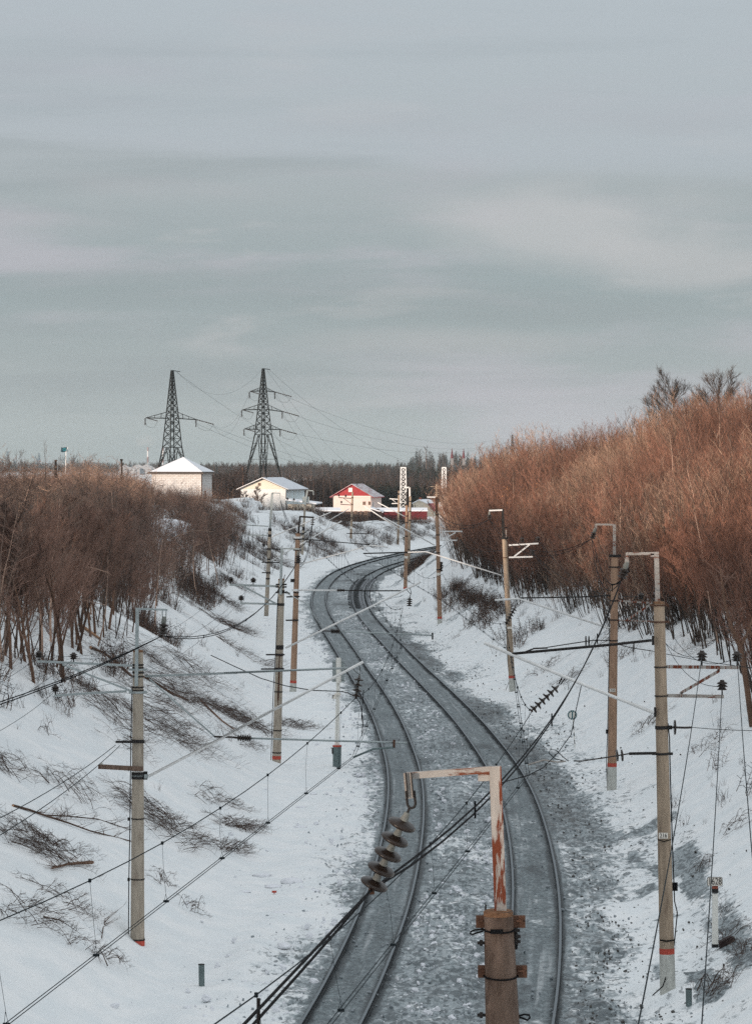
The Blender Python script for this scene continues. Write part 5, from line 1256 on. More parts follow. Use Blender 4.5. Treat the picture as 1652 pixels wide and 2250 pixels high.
mb = MB(); a = W('L3', 960, 905, D); b_ = W('L3', 983, 955, D); mb.box((a+b_)/2, (b_.x-a.x, .2, a.z-b_.z)); mb.poly([W('L3', 972, 955, D), W('L3', 985, 1000, D), W('L3', 988, 1060, D)], .03, 6); mb.build('relay_box', M['steel'], t)
mb = MB(); a = W('L3', 964, 430, D-.1); b_ = W('L3', 998, 466, D-.1); q = (a+b_)/2; mb.box(q, (b_.x-a.x, .02, a.z-b_.z)); pl = mb.build('number_plate', M['plate'], t)
text_obj('7', .26, q+Vector((-.06, -.018, 0)), pl, M['black'])
mb = MB(); mb.bar(W('L3', 985, 425, D-.05), W('L3', 1042, 425, D-.05), .08, .08); mb.build('plate_bracket', M['plate'], t)
# kilometre sign 1628
D = 89.5
t = thing('kilometre_sign', 'white kilometre sign reading 1628 on a white post in the snow at the right', 'sign', W('L6', 1317, 1496, D))
mb = MB(); mb.poly([W('L6', 1318, 1500, D), W('L6', 1318, 1030, D)], [.115, .105], 4, sq=True); mb.build('post', M['white'], t)
mb = MB(); mb.poly([W('L6', 1317, 1510, D), W('L6', 1317, 1480, D)], .125, 4, sq=True); mb.build('black_foot', M['black'], t)
mb = MB(); mb.poly([W('L6', 1317, 1021, D), W('L6', 1317, 984, D)], .122, 4, sq=True); mb.build('black_band', M['black'], t)
mb = MB(); mb.poly([W('L6', 1317, 984, D), W('L6', 1317, 962, D)], .11, 4, sq=True); mb.build('neck', M['brickred'], t)
a = W('L6', 1247, 881, D-.1); b_ = W('L6', 1385, 963, D-.1); q = (a+b_)/2
def rrect(mb, q, w_, h_, r_, th):
    pts = []
    for cx_, cz_, a0 in ((w_/2-r_, h_/2-r_, 0), (-w_/2+r_, h_/2-r_, 90), (-w_/2+r_, -h_/2+r_, 180), (w_/2-r_, -h_/2+r_, 270)):
        for i in range(5): aa = R(a0+22.5*i); pts.append((cx_+math.cos(aa)*r_, cz_+math.sin(aa)*r_))
    n = len(pts); mb.add([q+Vector((x, 0, z)) for x, z in pts]+[q+Vector((x, th, z)) for x, z in pts], [tuple(range(n)), tuple(range(2*n-1, n-1, -1))]+[(i, i+n, (i+1) % n+n, (i+1) % n) for i in range(n)])
mb = MB(); rrect(mb, q, b_.x-a.x, a.z-b_.z, .05, .03); bd = mb.build('sign_border', M['black'], t)
mb = MB(); rrect(mb, q+Vector((0, -.006, 0)), b_.x-a.x-.025, a.z-b_.z-.025, .04, .005); pl = mb.build('sign_face', M['plate'], bd)
text_obj('1628', .27, q+Vector((0, -.012, 0)), pl, M['black'], sx=.72)
# round sign on a striped rod
D = 156
t = thing('round_sign', 'small round white sign with teal dotted rim on a striped rod', 'sign', W('R5', 1022, 2112, D))
mb = MB(); c = W('R5', 1000, 1840, D); mb.poly([c, c+Vector((0, .05, 0))], .235, 28); M['teal'] = mat('teal rim', (.03, .13, .15), .5); rim = mb.build('rim', M['teal'], t)
mb = MB(); mb.poly([c+Vector((0, -.012, 0)), c], .165, 28); mb.build('face', M['white'], rim)
mb = MB()
for i in range(12): a0 = 2*math.pi*i/12; mb.poly([c+Vector((math.cos(a0)*.2, -.02, math.sin(a0)*.2)), c+Vector((math.cos(a0)*.2, -.005, math.sin(a0)*.2))], .019, 8)
mb.build('dots', M['white'], rim)
mb = MB(); mb.box(c+Vector((0, -.02, 0)), (.055, .015, .34)); mb.build('bar', M['teal'], rim)
ya = [1878, 1925, 1955, 1982, 2012, 2042, 2074, 2114]
for i in range(7):
    mb = MB(); x0 = 1006+16*(i/7); x1 = 1006+16*((i+1)/7); mb.poly([W('R5', x0, ya[i], D), W('R5', x1, ya[i+1], D)], .022, 8); mb.build('black_stripe' if i % 2 else 'white_stripe', M['black' if i % 2 else 'white'], t)
# stub posts
for fr, x, y0, y1, D, label in (('L2', 1403, 1200, 1306, 88, 'short grey pipe post sticking out of the snow at the lower left'), ('L6', 1083, 1886, 2018, 83, 'short dark pipe post beside the foot of mast 216')):
    a = W(fr, x-1, y0, D); b_ = W(fr, x+2, y1, D); t = thing('stub_post', label, 'post', b_)
    mb = MB(); mb.poly([b_-Vector((0, 0, .4)), a], .082, 14); mb.build('pipe', M['grey_paint'], t); mb = MB(); mb.poly([a, a+Vector((0, 0, .015))], .09, 14); mb.build('cap', M['steel'], t)
# diamond sign
D = 560; c = W('R3', 1012, 800, D); t = thing('diamond_sign', 'black diamond sign with white rim and zigzag mark beside the far bend', 'sign', W('R3', 1012, 850, D))
mb = MB(); mb.poly([c, c+Vector((0, .06, 0))], .46, 4); b0_ = mb.build('rim', M['white'], t); mb = MB(); mb.poly([c+Vector((0, -.02, 0)), c], .33, 4); f0 = mb.build('face', M['black'], b0_)
mb = MB(); mb.bar(c+Vector((-.16, -.04, .0)), c+Vector((.02, -.04, .14)), .07, .02); mb.bar(c+Vector((-.16, -.04, -.02)), c+Vector((.1, -.04, -.12)), .07, .02); mb.build('mark', M['white'], f0)
mb = MB(); mb.poly([W('R3', 1014, 860, D), W('R3', 1013, 818, D)], .05, 6); mb.build('post', M['steel'], t)
# dark block stump by the kilometre sign
q = ground_px(1420, 1500, 'L6'); mb = MB(); mb.add([q+Vector(v) for v in ((-.18, 0, -.1), (.2, 0, -.1), (.24, 0, .20), (.12, 0, .24), (-.2, 0, .08), (-.18, .3, -.1), (.2, .3, -.1), (.24, .3, .20), (.12, .3, .24), (-.2, .3, .08))], [(0, 1, 2, 3, 4), (9, 8, 7, 6, 5)]+[(i, i+5, (i+1) % 5+5, (i+1) % 5) for i in range(5)])
tag(mb.build('wood_block', M['wood_dark'], loc=q), 'dark lump of wood on the snow right of the kilometre sign', 'block')
q = ground_px(391, 603, 'L4'); mb = MB(); mb.box(q+Vector((0, 0, .1)), (.16, .02, .07)); mb.poly([q+Vector((0, .01, -.05)), q+Vector((0, .01, .08))], .015, 6); tag(mb.build('litter', M['red'], loc=q), 'tiny red scrap lying on the rough snow left of the track', 'litter')

# faint smoke drifting off the chimneys
mb = MB(); c = W('R2', 1020, 118, 6500); k = .31601*6500/F; bm = bmesh.new(); bmesh.ops.create_icosphere(bm, subdivisions=4, radius=1)
for v in bm.verts:
    q = v.co; n_ = 1+.5*float(vn(q.x*2+q.y, q.z*2.5, 4)); mb.v.append(tuple(c+Vector((q.x*85*k*n_, q.y*60*k, (q.z*42*n_+abs(q.x)*0)*k))))
mb.f = [tuple(v.index for v in f.verts) for f in bm.faces]; mb.m = [0]*len(mb.f); bm.free()
m = bpy.data.materials.new('smoke'); m.use_nodes = True; nt = m.node_tree; nt.nodes.clear(); o_ = nt.nodes.new('ShaderNodeOutputMaterial'); v_ = nt.nodes.new('ShaderNodeVolumePrincipled')
v_.inputs['Color'].default_value = (.95, .92, .92, 1); tc_ = nt.nodes.new('ShaderNodeTexCoord'); n1 = nt.nodes.new('ShaderNodeTexNoise'); n1.inputs['Scale'].default_value = .018; n1.inputs['Detail'].default_value = 3; nt.links.new(tc_.outputs['Object'], n1.inputs['Vector'])
r_ = nt.nodes.new('ShaderNodeMapRange'); r_.inputs['From Min'].default_value = .42; r_.inputs['From Max'].default_value = .75; r_.inputs['To Max'].default_value = .012; nt.links.new(n1.outputs['Fac'], r_.inputs['Value']); nt.links.new(r_.outputs[0], v_.inputs['Density']); nt.links.new(v_.outputs[0], o_.inputs['Volume'])
sm_ = mb.build('smoke', m, loc=c); tag(sm_, 'pale puff of smoke drifting above the banded factory chimneys', 'smoke', None, 'stuff')
# ================================================================ vegetation
def bark(name, c, var=.35):
    m = mat(name, c, .85, noise=var, nscale=1.5)
    nt = m.node_tree; b = nt.nodes['Principled BSDF']
    oi = nt.nodes.new('ShaderNodeObjectInfo'); r = nt.nodes.new('ShaderNodeMapRange'); r.inputs['To Min'].default_value = .45; r.inputs['To Max'].default_value = 1.7
    nt.links.new(oi.outputs['Random'], r.inputs['Value']); s = nt.nodes.new('ShaderNodeVectorMath'); s.operation = 'SCALE'
    src = b.inputs['Base Color'].links[0].from_socket; nt.links.new(src, s.inputs[0]); nt.links.new(r.outputs[0], s.inputs['Scale']); nt.links.new(s.outputs[0], b.inputs['Base Color'])
    return m
M['stem'] = bark('brown stem', (.12, .085, .068)); M['twig'] = bark('brown twig', (.175, .105, .08))
M['twig_t'] = bark('tan twig', (.27, .175, .125))
M['stem_r'] = bark('brown stem right', (.062, .045, .036)); M['twig_r'] = bark('russet twig', (.18, .088, .06))
M['trunk'] = bark('dark trunk', (.12, .068, .045), .5); M['bare'] = bark('grey twig', (.09, .07, .06)); M['leaf'] = mat('dry orange leaf', (.55, .25, .11), .7, noise=.3, nscale=3)
M['dark_twig'] = bark('dark wood twig', (.034, .025, .023)); M['conif'] = bark('dark conifer', (.014, .022, .018))
M['brushwood'] = mat('cut brushwood', (.075, .05, .04), .85, noise=.4, nscale=4); M['cutwood'] = mat('fresh cut wood', (.42, .24, .14), .8, noise=.2, nscale=9)
M['birch'] = bark('pale bark', (.36, .24, .18))

def rv(a, b): return a + (b-a)*rng.random()
def shrub(mb, c, h, nst, spread, lean, r0=.03, ntw=14, sub=3, tw=.009, mi_s=0, mi_t=1, leaf=0, lo=.22, wild=1.0):
    """clump of upright stems carrying many fine twigs"""
    c = Vector(c); lean = Vector(lean)
    for s_ in range(nst):
        a = rv(0, 6.283); d = Vector((math.cos(a), math.sin(a), 0)); hh = h*rv(.6, 1.05)
        p = c+d*rv(0, spread*.35); pts = [p]; k = 5; dirv = (Vector((0, 0, 1))+d*rv(.02, .35)+lean*rv(.6, 1.4)).normalized()
        for i in range(k):
            dirv = (dirv+Vector((rv(-.11, .11), rv(-.11, .11), .05/wild))*wild).normalized(); p = p+dirv*hh/k; pts.append(p)
        rr = r0*rv(.6, 1.2); mb.poly(pts, [rr*(1-.85*i/k) for i in range(k+1)], 3, cap=False, mi=mi_s)
        for j in range(ntw):
            f = lo+(1-lo)*(j+rv(0, 1))/ntw*.98; i = min(k-1, int(f*k)); q = pts[i].lerp(pts[i+1], f*k-i)
            a = rv(0, 6.283); out_ = Vector((math.cos(a), math.sin(a), 0)); dv = (Vector((0, 0, 1))*rv(.5, 1.2)/wild+out_*rv(.35, .9)*wild+lean*.5).normalized()
            ln = hh*rv(.10, .26)*(1.15-f*.6); e = q+dv*ln; mb.spike(q, e, tw*1.5, mi=mi_t)
            for m_ in range(sub):
                g = rv(.2, .9); q2 = q.lerp(e, g); a = rv(0, 6.283); d2 = (dv*.9+Vector((math.cos(a), math.sin(a), rv(-.1, .5)))*.6).normalized(); mb.spike(q2, q2+d2*ln*rv(.3, .65), tw, mi=mi_t)
            if leaf and rng.random() < leaf:
                for m_ in range(3):
                    q2 = q.lerp(e, rv(.3, 1)); s2 = rv(.03, .06); u = Vector((rv(-1, 1), rv(-1, 1), rv(-1, 1))).normalized()*s2; v = Vector((rv(-1, 1), rv(-1, 1), rv(-1, 1))).normalized()*s2
                    mb.add([q2-u, q2+v, q2+u, q2-v], [(0, 1, 2, 3)], 2)
def gn_scatter(name, variants, pts, rots, scls, picks, mats, label=None, cat=None, kind='stuff'):
    """one object: its mesh holds the plant shapes and the loose points they stand on; geometry nodes place them"""
    V_ = []; Fc = []; MI = []; vid = []
    for k, mb in enumerate(variants):
        n = len(V_); V_ += mb.v; Fc += [tuple(i+n for i in f) for f in mb.f]; MI += mb.m; vid += [k]*len(mb.v)
    nb = len(V_); V_ += [tuple(p) for p in pts]
    me = bpy.data.meshes.new(name); me.from_pydata(V_, [], Fc)
    for m in mats: me.materials.append(m)
    me.polygons.foreach_set('material_index', MI)
    N_ = len(V_)
    def at(nm, ty, arr): a = me.attributes.new(nm, ty, 'POINT'); a.data.foreach_set('vector' if ty == 'FLOAT_VECTOR' else 'value', np.asarray(arr).ravel())
    at('is_spot', 'BOOLEAN', np.arange(N_) >= nb)
    at('variant', 'INT', np.concatenate([np.array(vid, dtype=np.int32), np.zeros(N_-nb, dtype=np.int32)]))
    at('pick', 'INT', np.concatenate([np.zeros(nb, dtype=np.int32), np.asarray(picks, dtype=np.int32)]))
    at('scl', 'FLOAT', np.concatenate([np.ones(nb), np.asarray(scls)]))
    at('rotv', 'FLOAT_VECTOR', np.concatenate([np.zeros((nb, 3)), np.asarray(rots)]))
    me.update()
    o = bpy.data.objects.new(name, me); col.objects.link(o)
    ng = bpy.data.node_groups.new(name, 'GeometryNodeTree')
    ng.interface.new_socket('Geometry', in_out='INPUT', socket_type='NodeSocketGeometry'); ng.interface.new_socket('Geometry', in_out='OUTPUT', socket_type='NodeSocketGeometry')
    G = ng.nodes; K = ng.links; gi = G.new('NodeGroupInput'); go = G.new('NodeGroupOutput')
    def na(nm, ty):
        n = G.new('GeometryNodeInputNamedAttribute'); n.data_type = ty; n.inputs['Name'].default_value = nm; return n.outputs['Attribute']
    sp = G.new('GeometryNodeSeparateGeometry'); sp.domain = 'POINT'; K.new(gi.outputs[0], sp.inputs['Geometry']); K.new(na('is_spot', 'BOOLEAN'), sp.inputs['Selection'])
    si = G.new('GeometryNodeSplitToInstances'); si.domain = 'POINT'; K.new(sp.outputs['Inverted'], si.inputs[0]); K.new(na('variant', 'INT'), si.inputs['Group ID'])
    ip = G.new('GeometryNodeInstanceOnPoints'); K.new(sp.outputs['Selection'], ip.inputs['Points']); K.new(si.outputs[0], ip.inputs['Instance'])
    ip.inputs['Pick Instance'].default_value = True; K.new(na('pick', 'INT'), ip.inputs['Instance Index']); K.new(na('scl', 'FLOAT'), ip.inputs['Scale'])
    er = G.new('FunctionNodeEulerToRotation'); K.new(na('rotv', 'FLOAT_VECTOR'), er.inputs[0]); K.new(er.outputs[0], ip.inputs['Rotation'])
    K.new(ip.outputs[0], go.inputs[0])
    md = o.modifiers.new('scatter', 'NODES'); md.node_group = ng
    tag(o, label, cat, None, kind); return o

# ---- right hillside
def rpts(n, x0, x1, y0, y1): return nr.uniform(x0, x1, n), nr.uniform(y0, y1, n)
var = []
for k in range(9):
    mb = MB(); shrub(mb, (0, 0, -.2), rv(4.2, 6.0), 7, 2.0, (rv(-.30, -.06), -.02, 0), r0=.032, ntw=15, sub=3, tw=.0075, lo=.42, wild=.95, mi_t=1 if k < 6 else 2); var.append(mb)
n = 32000; Y = 110+ (640-110)*nr.rand(n)**1.1; o = nr.uniform(3, 48, n); X = RR(Y)+o
base = lin([(100, 10.5), (150, 10.2), (168, 9.8), (250, 9.3), (300, 8.8), (350, 8.0), (400, 7.5), (440, 6.0), (500, 4.6), (600, 3.5)], Y)+fbm(X, Y, 9, 2, 120)*2.6
edge = sst(0, 2.0, o-base)
# snowy spur jutting into the brush at picture x 1160..1300
sx_ = CX+F*X/Y
keep = (nr.rand(n) < edge*.55) & (CX+F*X/Y > 1000+20*nr.rand(n)-60*sst(470, 560, Y)) & (X < .155*Y+8) & (fbm(X, Y*.5, 5, 2, 171) < .42)
keep &= nr.rand(n) < sst(60, 25, o)+.25
X, Y, o = X[keep], Y[keep], o[keep]; Z = ground(X, Y)
hs = lin([(100, 1.0), (250, 1.0), (350, 1.1), (450, 1.15), (640, 1.1)], Y)*(.62+.62*nr.rand(len(X)))*(1+.5*fbm(X, Y, 14, 2, 140))*sst(-1.5, 2.5, o-4)*(1-.25*sst(16, 30, o))
print('right shrubs', len(X))
gn_scatter('hillside_thicket', var, np.stack([X, Y, Z], 1), np.stack([nr.uniform(-.1, .1, len(X)), nr.uniform(-.1, .1, len(X)), nr.uniform(0, .9, len(X))-.45], 1), hs, np.where(vn(X/9, Y/16, 411)+.35*(nr.rand(len(X))-.5) > .13, 6+nr.randint(0, 3, len(X)), nr.randint(0, 6, len(X))), [M['stem_r'], M['twig_r'], M['twig_t']],
           'dense russet thicket of bare saplings covering the right hillside', 'thicket')
# ---- left plateau thicket
var = []
for k in range(9):
    mb = MB(); shrub(mb, (0, 0, -.2), rv(4.0, 5.6), 6, 2.6, (rv(-.1, .15), -.02, 0), r0=.032, ntw=18, sub=3, tw=.0075, lo=.30, wild=1.75, mi_t=1 if k < 6 else 2); var.append(mb)
n = 31000; Y = -45+(560+45)*nr.rand(n)**.9; o = nr.uniform(8, 60, n); X = LL(Y)-o
base = lin([(60, 15.0), (134, 14.6), (170, 13.2), (250, 11.8), (300, 10.8), (365, 9.8), (420, 10.5), (560, 12)], Y)+fbm(X, Y, 9, 2, 150)*3.2
sx_ = CX+F*X/Y
edge = sst(0, 2.5, o-base)
keep = (nr.rand(n) < edge*np.where((Y > 100) & (sx_ > -20), .40, .6)) & (X > -.145*np.maximum(Y, 0)-np.where(Y < 100, 46, 18)) & (fbm(X, Y*.5, 6, 2, 181) < np.where(Y > 100, .10, .3))
keep &= ~((Y > 380) & (sx_ > 480+60*nr.rand(n)))
keep &= ~((Y > 470) & (sx_ > 300))
keep &= ~((Y > 330) & (sx_ > 560))
py_ = HY+(CAMH-ground(X, Y))*F/np.maximum(Y, 20)
keep &= ~((Y > 100) & (np.abs(sx_-375) < 62) & (np.abs(py_-1215) < 42) & (vn(X/2, Y/4, 6) < .3))
keep &= ~((Y > 100) & (np.abs(sx_-130) < 60) & (np.abs(py_-1165) < 14))
X, Y, o, sx_ = X[keep], Y[keep], o[keep], sx_[keep]; Z = ground(X, Y)
# keep the view to the block house free: heights fall off towards it
lim = CAMH - (lin([(0, 1036), (200, 1034), (330, 1050), (345, 1072), (470, 1078), (500, 1095), (540, 1130), (600, 1180)], sx_)+22*vn(sx_/6, Y/9, 5)-HY)*Y/F
hs = np.clip((lim-Z)/4.9, .12, 1.25)*(.72+.45*nr.rand(len(X)))
hs = np.where((Y < 80) | ((X < -.118*Y-5.5) & (Y < 260)), 1.7, np.minimum(hs, 1.25))*(1+.35*fbm(X, Y, 11, 2, 190))  # unseen bushes outside the frame are made taller to shade the valley
print('left shrubs', len(X))
gn_scatter('plateau_thicket', var, np.stack([X, Y, Z], 1), np.stack([nr.uniform(-.12, .12, len(X)), nr.uniform(-.12, .12, len(X)), nr.uniform(0, 6.28, len(X))], 1), hs, np.where(vn(X/7, Y/12, 412)+.5*(nr.rand(len(X))-.5) > .2, 6+nr.randint(0, 3, len(X)), nr.randint(0, 6, len(X))), [M['stem'], M['twig'], M['twig_t']],
           'dense brown thicket of bare bushes on top of the left bank', 'thicket')

# ---- tree builder: trunk and crown
def tree(h, r, lean=(0, 0, 0), spread=.55, nl=9, lo=.35, twd=26, tw=.008, droop=0, brl=1.0):
    tk = MB(); cr_ = MB(); pts = [Vector((0, 0, -.3))]; d = (Vector((0, 0, 1))+Vector(lean)).normalized(); k = 8; p = pts[0]
    for i in range(k):
        d = (d+Vector((rv(-.10, .10), rv(-.10, .10), .03))).normalized(); p = p+d*(h+.3)/k; pts.append(p)
    tk.poly(pts, [r*(1-.82*i/k) for i in range(k+1)], 7)
    def twigs(a, b, n, ln):
        for _ in range(n):
            f = rv(.25, 1); q = a.lerp(b, f); v = ((b-a).normalized()+Vector((rv(-1, 1), rv(-1, 1), rv(-.3, 1)))*.75).normalized(); e = q+v*ln*rv(.4, 1); cr_.spike(q, e, tw*1.4)
            for _2 in range(3):
                q2 = q.lerp(e, rv(.3, .95)); v2 = (v+Vector((rv(-1, 1), rv(-1, 1), rv(-.2, 1)))*.7).normalized(); cr_.spike(q2, q2+v2*ln*rv(.25, .5), tw)
    for j in range(nl):
        f = lo+(1-lo)*(j+rv(.1, .9))/nl*.95; i = min(k-1, int(f*k)); q = pts[i].lerp(pts[i+1], f*k-i)
        a = rv(0, 6.283); v = (Vector((math.cos(a), math.sin(a), 0))*spread+Vector((0, 0, rv(.55, 1)))).normalized(); ln = brl*h*(.45-.28*f)*rv(.8, 1.2)
        m1 = q+v*ln*.5+Vector((rv(-.1, .1), rv(-.1, .1), rv(0, .12)))*ln; e = m1+(v+Vector((rv(-.3, .3), rv(-.3, .3), .25-droop))).normalized()*ln*.55
        rr = r*(1-.8*f)*.5; cr_.poly([q, m1, e], [rr, rr*.6, rr*.18], 5, cap=False)
        twigs(q, m1, twd//3, ln*.45); twigs(m1, e, twd, ln*.42)
        for _ in range(3):
            q2 = m1.lerp(e, rv(-.6, .5)); v2 = (v+Vector((rv(-1, 1), rv(-1, 1), rv(-.2, .8)))*.6).normalized(); e2 = q2+v2*ln*.5; cr_.poly([q2, e2], [rr*.4, rr*.1], 4, cap=False); twigs(q2, e2, twd//2, ln*.35)
    twigs(pts[-3], pts[-1], twd, h*.15)
    return tk, cr_
def proto(name, h, r, mt, mc, **kw):
    tk, cr_ = tree(h, r, **kw)
    return tk.build(name+'_t', M[mt]).data, cr_.build(name+'_c', M[mc]).data
def place(name, data, loc, s, rz, label, cat='tree', group=None, tl='trunk', cl='crown', tilt=(0, 0)):
    t = thing(name, label, cat, loc, group); t.rotation_euler = (tilt[0], tilt[1], rz); t.scale = (s, s, s)
    for d, n_ in zip(data, (tl, cl)):
        if d is None: continue
        o = bpy.data.objects.new(n_, d); col.objects.link(o); o.parent = t
    return t
def clean_protos():
    for o in list(col.objects):
        if o.name.endswith('_t') or o.name.endswith('_c') or '_t.' in o.name or '_c.' in o.name: bpy.data.objects.remove(o)
PR = [proto('sap', 6.2, .055, 'stem_r', 'twig_r', nl=8, lo=.3, spread=.35, twd=16, lean=(-.12, 0, 0)) for _ in range(4)]
PL = [proto('ltree', 8.0, .10, 'trunk', 'twig', nl=11, lo=.28, spread=.5, twd=20, tw=.009) for _ in range(5)]
PB = [proto('bt', 9, .16, 'bare', 'bare', nl=24, lo=.30, spread=.95, twd=22, tw=.010, brl=1.35) for _ in range(2)]
PG = [proto('gar', 3.6, .10, 'bare', 'bare', nl=12, lo=.1, spread=1.0, twd=22, tw=.014)]
PP = [proto('pale', 6.6, .055, 'birch', 'stem_r', nl=6, lo=.35, spread=.5, twd=5, tw=.007, lean=(-.15, 0, 0)) for _ in range(2)]
clean_protos()
# saplings one can tell apart along the lower edge of the right thicket
edge_pts = [(1175, 1275), (1200, 1290), (1225, 1310), (1250, 1330), (1285, 1345), (1330, 1365), (1360, 1380), (1395, 1385), (1420, 1395), (1452, 1400), (1480, 1405), (1503, 1398), (1528, 1420), (1552, 1425), (1575, 1440), (1590, 1455), (1605, 1465), (1628, 1480),
            (1060, 1240), (1085, 1260), (1105, 1262), (1130, 1262), (1215, 1270), (1300, 1330), (1470, 1370), (1500, 1360), (1545, 1385), (1565, 1390), (1600, 1420), (1630, 1440), (1375, 1350), (1340, 1340), (1240, 1300), (1155, 1255), (1035, 1235), (1015, 1225)]
n = 0
for x, y in edge_pts:
    for dx, dy in ((0, 0), (rv(-9, 9), rv(-22, 4))):
        q = ground_px(x+dx, y+dy, y0=100)
        if q is None: continue
        place('bare_sapling', PR[rng.randrange(4)], q, rv(.65, 1.0), rv(-.5, .5), 'thin bare sapling at the lower edge of the right-hand thicket', group='saplings along the lower edge of the right thicket', tilt=(rv(-.08, .08), rv(-.2, .0)))
        n += 1
# pale stems standing out within the right thicket
for x, y in ((1150, 1130), (1230, 1110), (1300, 1020), (1345, 1030), (1420, 1010), (1490, 1160), (1515, 1080), (1560, 1010), (1580, 1180), (1610, 990), (1640, 1070), (1270, 1190), (1390, 1190), (1605, 1330), (1440, 1230), (1200, 1060), (1370, 1090), (1620, 1230), (1540, 1250), (1320, 1150)):
    q = ground_px(x, y+70, y0=100)
    if q is None: continue
    place('pale_sapling', PP[rng.randrange(2)], q+Vector((-.8, -1.2, 0)), rv(.75, 1.05), rv(-.4, .4), 'pale slender stem rising through the russet right-hand thicket', group='pale stems in the right thicket', tilt=(rv(-.06, .06), rv(-.15, .05)))
# two bare trees on the ridge
for x, y, s_, lab in ((1478, 945, 1.0, 'wide bare tree on the skyline of the right hillside'), (1560, 925, .85, 'smaller bare tree on the skyline, right of the wide bare one')):
    Yt = 285; q = W('D', x, y, Yt); q.z = gz(q.x, Yt)
    hgt = W('D', x, 852 if s_ > .9 else 846, Yt).z-q.z
    place('bare_tree', PB[0 if s_ > .9 else 1], q, hgt/9.3, rv(0, 6), lab)
# saplings with orange leaves
for i, (x, y, s_, lab) in enumerate(((1170, 1175, 1.0, 'leafy orange bush glowing in the thicket behind the pale tan mast'), (1310, 1185, .8, 'orange leafed bush in the thicket left of the bracket of mast 218'), (1580, 1180, .8, 'orange leafed sapling in the thicket near the right edge'), (495, 1225, .6, 'small orange leafed bush at the right end of the left thicket'))):
    q = ground_px(x, y+25, y0=100)
    mb = MB(); shrub(mb, (0, 0, -.1), 5.2, 9, 2.6, (-.08, 0, 0), ntw=18, sub=2, leaf=.95)
    t = thing('leafy_bush', lab, 'bush', q+Vector((-1.2, -2.0, .2))); t.scale = (s_,)*3
    o_ = mb.build('branches', [M['stem_r'], M['twig_r'], M['leaf']]); o_.parent = t
# leaning tree at the right edge
q = W('D', 1652, 1545, 133); q.z = gz(q.x, 133); kpts = [q, W('D', 1640, 1510, 132.6), W('D', 1632, 1460, 132.5), W('D', 1625, 1420, 132.5), W('D', 1606, 1380, 132.5), W('D', 1590, 1320, 132.5), W('D', 1582, 1250, 132.7)]
t = thing('leaning_tree', 'crooked dark tree leaning over the snow at the right picture edge', 'tree', q)
mb = MB(); mb.poly(kpts, [.14, .12, .11, .10, .08, .06, .03], 8); mb.poly([kpts[3], W('D', 1640, 1395, 132.5), W('D', 1660, 1340, 132.5)], [.08, .06, .04], 7); mb.build('trunk', M['trunk'], t, smooth=True)
mb = MB()
for a_, b2 in zip(kpts[3:-1], kpts[4:]):
    for _ in range(16):
        s0 = a_.lerp(b2, rng.random()); v = Vector((rv(-1, 1), rv(-1, 1), rv(-.2, 1.2))).normalized(); e = s0+v*rv(.5, 1.5); mb.spike(s0, e, .02)
        for _2 in range(4): s2 = s0.lerp(e, rv(.2, 1)); mb.spike(s2, s2+(v+Vector((rv(-1, 1), rv(-1, 1), rv(-.5, 1)))*.8).normalized()*rv(.2, .6), .009)
mb.build('crown', M['twig'], t)

# left bank: trees one can tell apart
ltrees = [(25, 1470), (60, 1490), (75, 1500), (100, 1480), (125, 1465), (150, 1440), (160, 1425), (200, 1400), (210, 1392), (228, 1400), (240, 1398), (250, 1350), (282, 1410), (292, 1390), (308, 1385), (325, 1365), (345, 1330), (360, 1310), (415, 1270), (440, 1262), (455, 1250), (12, 1440), (45, 1440), (90, 1430), (118, 1420), (178, 1390), (262, 1375), (380, 1290), (400, 1262), (470, 1235), (180, 1440), (140, 1500)]
for x, y in ltrees:
    for dx, dy in ((0, 0), (rv(-12, 12), rv(-45, -5))):
        q = ground_px(x+dx, y+dy, y0=100)
        if q is None: continue
        if rng.random() < .3: continue
        place('bare_tree', PL[rng.randrange(5)], q, rv(.42, .8)*(1 if x < 260 else .8), rv(0, 6.28), 'dark stemmed bare tree at the front of the left thicket', group='bare trees at the front of the left thicket', tilt=(rv(-.15, .1), rv(-.12, .2)))
PQ = [proto('lpale', 6.3, .055, 'birch', 'stem', nl=9, lo=.25, spread=.8, twd=6, tw=.007) for _ in range(3)]
clean_protos()
for x, y in ((40, 1250), (85, 1220), (120, 1290), (170, 1180), (205, 1230), (250, 1190), (280, 1120), (300, 1250), (330, 1130), (390, 1120), (430, 1140), (20, 1130), (60, 1100), (150, 1090), (235, 1090), (460, 1150), (440, 1210), (345, 1270), (220, 1310), (100, 1340), (15, 1330), (480, 1170), (400, 1060), (190, 1060)):
    q = ground_px(x, y+110, y0=100)
    if q is None: continue
    place('pale_sapling', PQ[rng.randrange(3)], q+Vector((0, -1.5, 0)), rv(.75, 1.1), rv(0, 6.28), 'pale forked sapling standing out of the brown left-hand thicket', group='pale saplings in the left thicket', tilt=(rv(-.15, .1), rv(-.15, .25)))
# tall twigs sticking up against the sky at the left
for x, y in ((20, 1000), (38, 985), (97, 965), (103, 975), (60, 1010), (175, 1000), (192, 1010), (218, 1008), (245, 1015), (255, 1005), (130, 1005), (160, 1018)):
    Yt = rv(230, 300); q = W('D', x, 0, Yt); q.z = gz(q.x, Yt); top_ = W('D', x+rv(-3, 3), y, Yt); mb = MB(); mb.poly([q, q.lerp(top_, .5)+Vector((rv(-.2, .2), 0, 0)), top_], [.035, .022, .006], 5)
    for _ in range(14): s0 = q.lerp(top_, rv(.5, .98)); mb.spike(s0, s0+Vector((rv(-.35, .35), 0, rv(.4, .9))), .009)
    tag(mb.build('tall_twig', M['bare'], loc=q), 'single tall bare twig standing above the left thicket against the sky', 'sapling', 'tall twigs above the left thicket')
